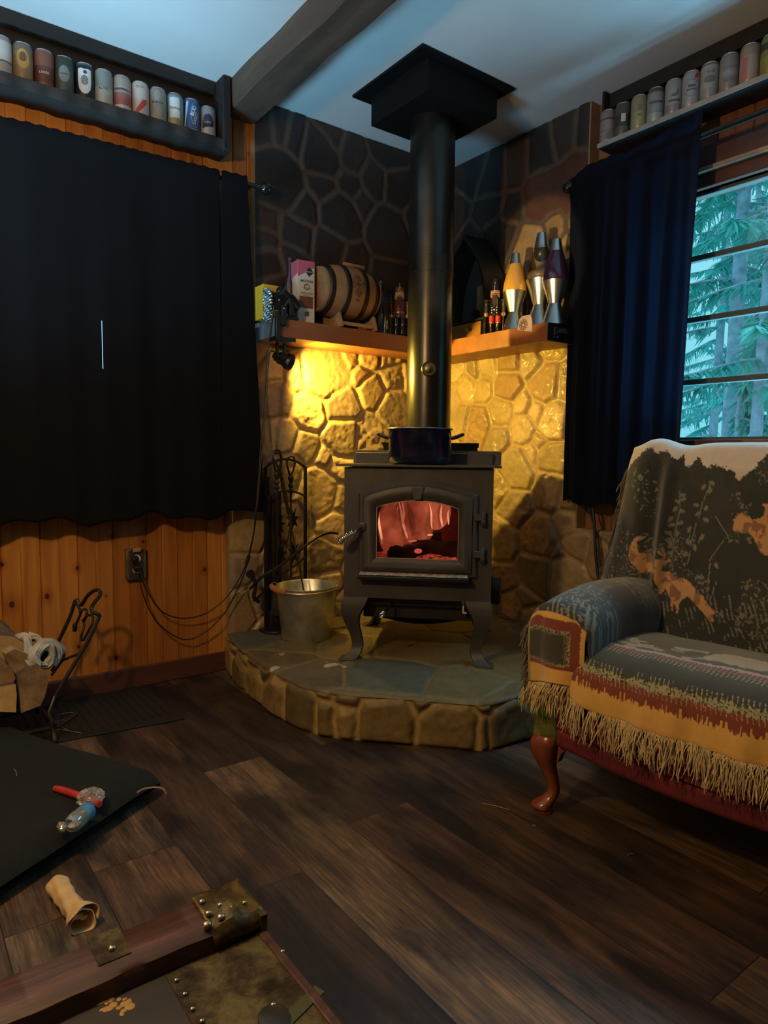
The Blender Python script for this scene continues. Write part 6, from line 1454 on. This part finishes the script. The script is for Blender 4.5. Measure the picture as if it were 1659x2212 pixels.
# ------------------------------------------------------------------ trunk in the foreground
trk = thing('storage_chest', 'antique wooden storage chest with brass plates and nail heads in the bottom left foreground', 'chest', (-.1, .35, 0))
TW = M_wood('trunk_slat', (.022, .009, .006), (.066, .026, .014), (.17, .075, .042), (.10, 1, 1), 55, .42, .5)
TP_ = M_wood('trunk_panel', (.014, .011, .009), (.028, .021, .017), (.050, .036, .028), (.15, 1, 1), 14, .6, .2)
t = NT('old_brass_plate'); t.bsdf((.14, .11, .035), .42, .7); nz = t.noise(26, 5, .7); c = t.ramp(nz.outputs[0], [(.36, (.035, .018, .010)), (.48, (.085, .055, .022)), (.62, (.19, .14, .05))]).outputs[0]; t.l(c, t.p.inputs['Base Color']); t.bump(nz.outputs[0], .4, .004); BRS = t.m
NAIL = M('nail_head', (.50, .45, .30), .25, 1, .1)
MB().box((-.55, .06, .02), (.300, .612, .400)).build('chest', TP_, trk, bevel=.004)
mb = MB()
def rl(u, v):
    x = -.55+.852*v; pr = [(.672, .400), (.6715, .416), (.668, .420), (.620, .420), (.614, .417), (.611, .400)]
    y, z = pr[int(round(u*5))]; wv = .0007*math.sin(x*43)+.0005*math.sin(x*120); return (x, y+(wv if z < .42 else 0), z)
mb.grid(rl, 6, 120); mb.box((-.55, .614, .02), (.302, .668, .401)); mb.build('rail', TW, trk, angle=50, bevel=0)
MB().box((.296, .06, .380), (.306, .611, .4045)).build('edge_strip', TW, trk, bevel=.002)
MB().box((-.55, .06, .4), (.298, .61, .4012)).build('lid_panel', TP_, trk)
mb = MB(); mb.box((.200, .06, .4012), (.298, .606, .4024)); plate = mb.build('brass_plate', BRS, trk)
mb = MB(); mb.cbox((.262, .49, .4032), (.10, .012, .0016), rotmat(rz=.32)); mb.build('brass_strip', M('bright_brass', (.24, .20, .07), .3, .9, .1), trk)
mb = MB(); mb.grid(lambda u, v: (.250+.056*v, .676-.070*u, .4215+.004*math.sin(u*PI)*math.sin(v*PI)+.0016*math.sin(v*9+u*5)-.02*max(0, u-.86)/.14*.6), 14, 14); mb.box((.300, .606, .385), (.3065, .676, .420)); cap_ = mb.build('corner_cap', BRS, trk, solid=.001)
mb = MB(); mb.box((.146, .632, .4195), (.176, .676, .4212)); mb.build('hinge_plate', BRS, trk)
def nail(x, y, z, r=.0034): return MB().sphere((x, y, z), (r, r, r*.7), 12, 8).build('nail', NAIL, trk)
nail(.162, .647, .4222, .0042)
for (u, v, r) in ((436, 1948, .0035), (450, 1973, .0040), (477, 1981, .0045), (447, 1998, .0050), (475, 1955, .0030), (500, 1960, .0026), (528, 1950, .0026)):
    p = hz(u, v, .425); nail(p.x, p.y, .4255, r)
for (u, v) in ((362, 2088), (381, 2117), (399, 2147), (416, 2179), (436, 2205), (590, 2170), (610, 2055)):
    p = hz(u, v, .4035); nail(p.x, p.y, .4036, .0026)
p = hz(596, 2195, .406); MB().sphere((p.x, p.y, .4025), (.015, .019, .003), 20, 10).build('handle_loop', M('handle_leather', (.018, .016, .012), .4), trk)
mb = MB(); R = random.Random(8)
for _ in range(26): 
    q = hz(255+R.gauss(0, 22), 2165+R.gauss(0, 9), .402); mb.sphere((q.x, q.y, .4012), (.0035*R.uniform(.5, 1.4), .0025*R.uniform(.5, 1.4), .0006), 8, 4)
mb.build('paint_fleck', M('gold_fleck', (.36, .19, .05), .6), trk)

# ------------------------------------------------------------------ mat, dog bed, toys, chew
MATM = M('rubber_mat', (.012, .0135, .012), .5, 0, .15, 30)
mt = MB(); cn = [hz(400, 1555, .004), hz(305, 1478, .004)]
mt.prism([(.796, 2.172), (.786, 2.580), (-.30, 2.580), (-.30, 2.30)], lambda a, b_, z: (a, b_, z), .0005, .006)
mo = tag(mt.build('doormat', MATM, bevel=.002), 'flat black rubber mat on the floor along the pine wall under the firewood', 'mat')
mb = MB()
for i in range(40):
    x = -.28+1.04*i/39; mb.box((x, 2.31 if x < .2 else 2.24, .006), (x+.008, 2.55, .0078))
mb.build('ribs', MATM, mo)
mb = MB(); pts = [hz(u, v, .0085) for u, v in ((118, 1561), (134, 1559), (143, 1552), (150, 1554), (158, 1549), (163, 1543), (160, 1539), (150, 1539), (138, 1541), (124, 1543))]
mb.tube(pts, .0013, 5, flat=.4, smooth=3); mb.tube([hz(118, 1557, .0085), hz(135, 1555, .0085), hz(146, 1549, .0085), hz(156, 1545, .0085)], .001, 5, flat=.4); mb.build('white_logo', M('white_print', (.5, .5, .48), .6), mo)
BED = M('dark_fleece', (.006, .0075, .006), .98, 0, .2, 40, bump=.6, bscale=200)
d1 = Vector((-.204, .433, 0)).normalized(); d2 = Vector((-.413, -.255, 0)).normalized(); cB = Vector((.571, 1.717, 0))
def bedf(u, v):
    # rounded slab; u around section, v along d1
    n = 2*PI*u; c, s = math.cos(n), math.sin(n); e = lambda q, p_: math.copysign(abs(q)**p_, q)
    W_ = .80; L_ = .95; a = (v)*L_; endr = min(1, (min(a, L_-a)/.05+.02))**.5
    x = W_/2+(W_/2)*e(c, .25)*(1-.04*(1-endr)); z = .034+.032*e(s, .55)*endr+.004*math.sin(a*11)*(s > 0)+.004*math.sin(x*13)*(s > 0)
    return cB+d2*x+d1*a+Vector((0, 0, max(z, .001)))
mb = MB(); mb.grid(bedf, 90, 90, wrap=True); bd = tag(mb.build('dog_bed', BED), 'thick black fleece dog bed on the floor, corner pointing at the hearth', 'dog bed')
mb = MB(); mb.tube([hz(296, 1712, .064), hz(312, 1704, .066), hz(335, 1701, .066), hz(352, 1704, .062), hz(358, 1715, .050), hz(356, 1724, .036)], .0022, 6, smooth=4); mb.build('piping', M('tan_piping', (.36, .18, .09), .7), bd)
bz = .071
ty1 = thing('dog_toy', 'red stick toy with a clear crinkled plastic end lying on the dog bed', 'dog toy', tuple(hz(175, 1715, bz)), 'dog toys on the bed')
MB().tube([hz(118, 1703, bz+.008), hz(135, 1707, bz+.009), hz(165, 1717, bz+.010), hz(200, 1728, bz+.010), hz(215, 1738, bz+.010)], [.0065, .0085, .0085, .009, .007], 14, smooth=3).build('stick', M('red_rubber', (.50, .035, .03), .45), ty1)
CLP = M_plastic('crinkled_plastic', (.85, .84, .80))
def crinkle(mb, c, r, seed, nu=34, nv=22):
    c = Vector(c); Rn = random.Random(seed); T = [[Rn.uniform(.80, 1.12) for _ in range(nu)] for _ in range(nv)]
    vs = []; fs = []
    for j in range(nv):
        th = PI*(j+.3)/(nv-.4)
        for i in range(nu):
            q = T[j][i]; a = 2*PI*i/nu; vs.append(c+Vector((r[0]*q*math.sin(th)*math.cos(a), r[1]*q*math.sin(th)*math.sin(a), r[2]*q*math.cos(th))))
    for j in range(nv-1):
        for i in range(nu): k = (i+1) % nu; fs.append((j*nu+i, j*nu+k, (j+1)*nu+k, (j+1)*nu+i))
    mb.add(vs, fs)
mb = MB(); crinkle(mb, hz(196, 1722, bz+.016), (.030, .032, .018), 4); mb.build('plastic_wrap', CLP, ty1, smooth=False)
ty2 = thing('dog_toy', 'chewed clear plastic bottle top with a blue band, nearest toy on the dog bed', 'dog toy', tuple(hz(160, 1760, bz)), 'dog toys on the bed')
axb = (hz(195, 1745, bz)-hz(140, 1790, bz)).normalized(); Rb = axb.to_track_quat('Z', 'Y').to_matrix(); cb_ = hz(170, 1768, bz+.018)
MB().lathe([(.019, .010), (.0195, .012), (.0195, .034), (.018, .036), (.004, .037)], cb_, 26, Rb).build('blue_band', M('blue_plastic', (.07, .25, .46), .3), ty2)
mb = MB(); mb.lathe([(.018, .012), (.020, -.004), (.019, -.020), (.014, -.030)], cb_, 30, Rb, cap=False); crinkle(mb, hz(134, 1785, bz+.012), (.010, .016, .010), 9, 14, 10); mb.build('clear_plastic', CLP, ty2)
mb = MB(); crinkle(mb, hz(160, 1782, bz+.010), (.014, .012, .006), 12, 16, 8); mb.build('chewed_piece', M('milky_plastic', (.50, .50, .42), .5), ty2)
# rawhide chew on the floor
rh = thing('rawhide_chew', 'cream rolled rawhide chew on the floor between the dog bed and the trunk', 'dog chew', tuple(hz(155, 1955, 0)))
RAW = M('rawhide', (.62, .42, .20), .6, 0, .12, 18, bump=.3, bscale=40)
pa = hz(122, 1912, .022); pb = hz(176, 1985, .024); axr = (pb-pa).normalized(); s1 = Vector((axr.y, -axr.x, 0)); s2 = Vector((0, 0, 1)); LR = (pb-pa).length
def raw(u, v):
    a = 2*PI*u*1.55; r = (.0165+.0052*u)*(1-.12*math.sin(v*PI))+(.012*max(0, v-.72)/.28)*(.6+.4*math.sin(a*1.5+1))
    w_ = .0012*math.sin(a*5+v*7)+.001*math.sin(v*23); z = s2*math.sin(a)*(r+w_)*.95+s1*math.cos(a)*(r+w_)
    P = pa+axr*(LR*v*1.05+.004*math.sin(a*2)*v)+z; P.z = max(P.z, .001); return P
mb = MB(); mb.grid(raw, 70, 40); mb.build('outer_roll', RAW, rh, solid=.0016)
mb = MB(); 
for k, (dx, dz, r) in enumerate(((.004, .004, .0085), (-.006, -.003, .007))):
    mb.tube([pa+axr*LR*.25+s1*dx+s2*dz, pb-axr*.004+s1*dx+s2*dz], r, 10, flat=.55)
mb.build('inner_roll', M('rawhide_inner', (.70, .52, .26), .6, 0, .1), rh)
# loose straw bits
STR = M('straw', (.45, .34, .22), .8, 0, 0)
for lab, u, v, du, dv, z in (('longer pale wood splinter on the black mat below the firewood', 115, 1575, 60, 8, .008), ('short pale splinter crossing another on the black mat', 125, 1568, 30, 14, .008), ('pale straw bit on the dog bed near the picture edge', 30, 1660, 6, 16, .070),
        ('long thin straw on the floor left of the chair leg', 1040, 1735, 60, 14, .001), ('tiny pale splinter on the floor just in front of the chair leg', 1150, 1783, 8, 1, .001), ('tiny pale splinter on the floor under the right side of the armchair', 1355, 1848, 12, -4, .001)):
    A = hz(u, v, z+.001); Bq = hz(u+du, v+dv, z+.001); o_ = MB().tube([A, A.lerp(Bq, .5)+Vector((.002, .003, 0)), Bq], .0007, 4, smooth=3).build('straw', STR, loc=tuple(A)); tag(o_, lab, 'straw', 'loose straw and splinters')

# ------------------------------------------------------------------ firewood rack
rk = thing('firewood_rack', 'black cast iron firewood rack with a scrolled end leaning by the pine wall', 'firewood rack', (.35, 2.38, .008))
rg = lambda u, v, y: hy(u, v, y)
mb = MB()
mb.tube([rg(118, 1505, 2.24), rg(160, 1435, 2.27), rg(192, 1380, 2.29), rg(213, 1335, 2.31), rg(213, 1328, 2.31), rg(200, 1322, 2.32), rg(198, 1312, 2.33), rg(205, 1300, 2.33), rg(214, 1290, 2.34), rg(217, 1281, 2.35), rg(212, 1275, 2.36), rg(203, 1276, 2.38), rg(188, 1288, 2.40), rg(177, 1306, 2.42), rg(171, 1304, 2.43), rg(163, 1297, 2.44), rg(150, 1335, 2.44), rg(121, 1396, 2.44), rg(100, 1440, 2.44)], .0062, 8, smooth=4)
mb.build('frame', IRON, rk)
for P in ([(163, 1300, 2.44), (170, 1312, 2.42), (174, 1325, 2.40), (168, 1340, 2.41), (160, 1360, 2.41), (158, 1364, 2.41)], [(174, 1325, 2.40), (178, 1318, 2.39), (184, 1316, 2.39), (188, 1322, 2.38), (186, 1332, 2.38), (181, 1342, 2.38), (184, 1334, 2.37), (192, 1329, 2.36), (200, 1331, 2.35), (200, 1345, 2.34), (192, 1360, 2.34), (186, 1372, 2.35), (180, 1383, 2.36), (175, 1380, 2.37), (178, 1366, 2.37), (182, 1350, 2.38), (178, 1338, 2.39)],
          [(112, 1448, 2.30), (125, 1432, 2.34), (150, 1420, 2.34), (170, 1412, 2.33), (180, 1400, 2.30)], [(121, 1396, 2.44), (138, 1410, 2.40), (135, 1425, 2.37), (125, 1440, 2.33), (112, 1458, 2.30)]):
    MB().tube([rg(*p) for p in P], .0042, 8, smooth=4).build('scroll', IRON, rk)
mb = MB(); mb.sphere(rg(162, 1355, 2.41), (.008, .006, .017), 12, 8); mb.build('leaf', IRON, rk)
mb = MB()
for y in (2.24, 2.44): mb.tube([(-.25, y, .045), (.42, y, .045), (.475, y, .075)], .008, 8)
for x in (-.2, .40): mb.tube([(x, 2.20, .016), (x, 2.24, .045), (x, 2.44, .045), (x, 2.48, .016)], .007, 8, smooth=3)
mb.tube([rg(118, 1505, 2.24), rg(105, 1540, 2.22), rg(112, 1560, 2.21)], .006, 8); mb.build('base', IRON, rk)
BARK = M('bark', (.10, .07, .05), .9, 0, .35, 14, bump=1., bscale=26); SPLIT = M_wood('split_wood', (.26, .16, .07), (.42, .28, .13), (.52, .36, .18), (1, .12, 1), 22, .8, .4); ENDW = M('cut_end', (.24, .145, .065), .85, 0, .38, 16, bump=.8)
ENDY = M('fresh_cut_end', (.52, .33, .12), .85, 0, .15, 22, bump=.4)
def log(label, sec, y0_, y1_, drift=(0, 0), mats=None, seed=0):
    """sec: cross-section outline (x, z), counter-clockwise"""
    Rn = random.Random(seed); n = len(sec); K = 14; mb = MB(); vs = []
    cxx = sum(p[0] for p in sec)/n; czz = sum(p[1] for p in sec)/n
    for k in range(K):
        f = k/(K-1)
        for (x, z) in sec:
            q = 1+.05*Rn.uniform(-1, 1) if 0 < k < K-1 else 1
            vs.append((cxx+(x-cxx)*q+drift[0]*f, y0_+(y1_-y0_)*f+(.004*Rn.uniform(-1, 1) if k == 0 else 0), czz+(z-czz)*q+drift[1]*f))
    fs = [(k*n+i, k*n+(i+1) % n, (k+1)*n+(i+1) % n, (k+1)*n+i) for k in range(K-1) for i in range(n)]
    mb.add(vs, fs); mb.cur = 1; mb.add(vs[:n], [tuple(range(n))]); mb.add(vs[-n:], [tuple(range(n))])
    o_ = mb.build('firewood_log', mats or [BARK, ENDW], loc=(cxx, y0_, czz), angle=45); tag(o_, label, 'firewood log', 'split logs in the firewood rack'); return o_
def XZ(px, y=2.21): return [(lambda p: (p.x, p.z))(hy(u, v, y)) for u, v in px]
log('split log with reddish cut end, rightmost at the bottom of the firewood rack', XZ([(45, 1540), (88, 1525), (97, 1505), (104, 1475), (100, 1452), (86, 1440), (55, 1452), (38, 1462), (42, 1500)]), 2.21, 2.46, (-.01, .0), [BARK, ENDW], 1)
log('split log with bright yellow cut end at the bottom left of the firewood rack', XZ([(-30, 1535), (0, 1538), (34, 1538), (36, 1500), (34, 1478), (0, 1484), (-30, 1490)]), 2.21, 2.46, (0, 0), [BARK, ENDY], 2)
log('pale grey rounded log on the left of the rack, over the yellow-ended log', XZ([(-30, 1480), (10, 1486), (26, 1482), (34, 1466), (28, 1448), (5, 1425), (-20, 1415), (-40, 1430)], 2.24), 2.24, 2.47, (-.02, .01), [M('grey_bark', (.20, .165, .13), .85, 0, .25, 10, bump=.8, bscale=22), ENDW], 3)
log('long split log lying diagonally on top of the firewood stack', XZ([(20, 1440), (52, 1472), (84, 1448), (86, 1430), (60, 1412), (30, 1400), (10, 1412)], 2.27), 2.26, 2.50, (-.05, .05), [SPLIT, ENDW], 4)
log('topmost split log with grey bark at the picture edge of the firewood rack', XZ([(-20, 1410), (10, 1428), (50, 1420), (56, 1392), (30, 1374), (0, 1372), (-25, 1380)], 2.30), 2.29, 2.51, (-.03, .03), [BARK, SPLIT], 5)
RAG = M('white_rag', (.48, .47, .43), .9, 0, .06, 20, bump=.2)
rag = thing('white_rag', 'crumpled white cloth rag on top of the firewood next to the rack end', 'rag', tuple(hy(85, 1420, 2.33)))
mb = MB()
def ribbon(P, w0, seed, n=40):
    Q = spline([hy(*p) for p in P], 8); Rn = random.Random(seed)
    vs = []; fs = []; m_ = 7
    for i, q in enumerate(Q):
        t_ = (Q[min(i+1, len(Q)-1)]-Q[max(i-1, 0)]).normalized(); sd_ = t_.cross(Vector((0, -1, .3))).normalized(); nn_ = sd_.cross(t_)
        for k in range(m_):
            f = k/(m_-1)-.5; vs.append(q+sd_*(f*w0*(1+.25*math.sin(i*.3+seed)))+nn_*(.010*math.cos(f*PI)+.004*math.sin(f*14+i*.25+seed)))
    for i in range(len(Q)-1):
        for k in range(m_-1): fs.append((i*m_+k, i*m_+k+1, (i+1)*m_+k+1, (i+1)*m_+k))
    mb.add(vs, fs)
ribbon([(38, 1384, 2.34), (55, 1378, 2.31), (62, 1400, 2.28), (70, 1425, 2.26), (84, 1438, 2.26)], .032, 1)
ribbon([(62, 1376, 2.33), (80, 1378, 2.31), (88, 1392, 2.29), (76, 1410, 2.27), (72, 1425, 2.27)], .026, 2)
ribbon([(76, 1428, 2.27), (88, 1405, 2.27), (102, 1394, 2.28), (110, 1404, 2.28), (112, 1420, 2.28), (100, 1436, 2.28), (86, 1436, 2.27)], .024, 3)
ribbon([(90, 1386, 2.32), (108, 1388, 2.31), (122, 1402, 2.31), (124, 1422, 2.31), (112, 1436, 2.30)], .028, 4)
ribbon([(104, 1396, 2.34), (126, 1402, 2.34), (130, 1415, 2.34)], .03, 5)
mb.build('cloth', RAG, rag, solid=.002)
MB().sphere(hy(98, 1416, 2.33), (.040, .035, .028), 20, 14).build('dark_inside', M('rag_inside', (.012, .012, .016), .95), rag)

# ------------------------------------------------------------------ outside: snowy ground and conifers
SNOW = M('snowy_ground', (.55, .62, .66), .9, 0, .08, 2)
g_ = MB(); g_.grid(lambda u, v: (2.6+42*u, -22+44*v, -.75+.9*u+.25*math.sin(u*9+v*14)*u), 40, 40); struct(g_.build('ground_outside', SNOW)); bpy.data.objects['ground_outside'].name = 'floor_outside'
bpy.data.objects['floor_outside']['kind'] = 'structure'
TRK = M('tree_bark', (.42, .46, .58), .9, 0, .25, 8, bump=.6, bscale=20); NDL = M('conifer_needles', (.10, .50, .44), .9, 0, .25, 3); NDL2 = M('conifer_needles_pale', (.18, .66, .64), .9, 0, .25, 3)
def conifer(name, label, x, y, h, seed, crown0, spread, mt, r=.10, dens=1.0, lean=0):
    R = random.Random(seed); z0 = -.6+max(0, x-2.6)*.02; root = thing(name, label, 'tree', (x, y, z0), 'trees outside the right window')
    MB().tube([(x+lean*k/10, y+lean*k/10+.02*math.sin(k), z0+h*k/10) for k in range(11)], [r*(1-.75*k/10)+.01 for k in range(11)], 12).build('trunk', TRK, root)
    mb = MB(); bb_ = MB(); nb = int(48*dens)
    for b_ in range(nb):
        f = b_/nb; z = z0+h*(crown0+(1-crown0)*f); L = spread*(1-f*.75)*R.uniform(.6, 1.1); a = R.uniform(0, 2*PI); d = Vector((math.cos(a), math.sin(a), 0))
        P = [Vector((x+lean*(z-z0)/h, y+lean*(z-z0)/h, z))+d*(L*k/6)+Vector((0, 0, -.30*L*(k/6)**1.5+.10*L*(k/6)**4)) for k in range(7)]
        bb_.tube(P, [.014*(1-k/7)+.003 for k in range(7)], 4)
        for k in range(int(210*L/1.2)+30):
            q = R.random()**.7; i = min(int(q*6), 5); p = P[i].lerp(P[i+1], q*6-i)
            sd_ = Vector((-d.y, d.x, 0))*R.choice((-1, 1)); l = .20*(1-.5*q)*R.uniform(.5, 1.2)
            t_ = p+sd_*l*R.uniform(.3, 1)+d*l*R.uniform(0, .6)+Vector((0, 0, -l*R.uniform(.2, 1.1)))
            w_ = (t_-p).cross(Vector((R.uniform(-1, 1), R.uniform(-1, 1), 1))).normalized()*R.uniform(.004, .010)
            mb.add([p-w_, p+w_, t_+w_*.3, t_-w_*.3, p.lerp(t_, .5)+w_*1.5, p.lerp(t_, .5)-w_*1.5], [(0, 1, 4, 5), (5, 4, 2, 3)])
    bb_.build('branches', TRK, root, smooth=False); f_ = mb.build('foliage', mt, root, smooth=False)
def at(px, dist):
    d = ray(px, 900); d = Vector((d.x, d.y, 0)).normalized(); return (d.x*dist, d.y*dist)
for (nm, lab, px, dist, h, sd_, c0, sp_, mt, r, dn, ln) in (
    ('spruce_tree', 'spruce with pale trunk right outside the window, nearest the glass', 1585, 7.5, 9, 1, .34, 1.7, NDL, .075, 1.4, .15),
    ('spruce_tree', 'spruce with drooping dark teal boughs filling the upper window', 1640, 6.4, 8, 2, .24, 1.5, NDL, .045, 1.2, 0),
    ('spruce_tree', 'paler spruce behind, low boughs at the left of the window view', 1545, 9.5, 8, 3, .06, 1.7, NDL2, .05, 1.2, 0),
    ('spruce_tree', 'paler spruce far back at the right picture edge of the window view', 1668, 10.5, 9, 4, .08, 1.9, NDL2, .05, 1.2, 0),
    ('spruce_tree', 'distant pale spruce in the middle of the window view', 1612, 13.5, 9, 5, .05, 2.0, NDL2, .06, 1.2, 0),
    ('spruce_tree', 'thin young spruce with low boughs seen in the bottom pane', 1600, 6.9, 2.2, 6, .20, .9, NDL, .04, .7, 0)):
    x, y = at(px, dist); conifer(nm, lab, x, y, h, sd_, c0, sp_, mt, r, dn, ln)
for ob in list(bpy.data.objects):
    if '_w' in ob: del ob['_w']
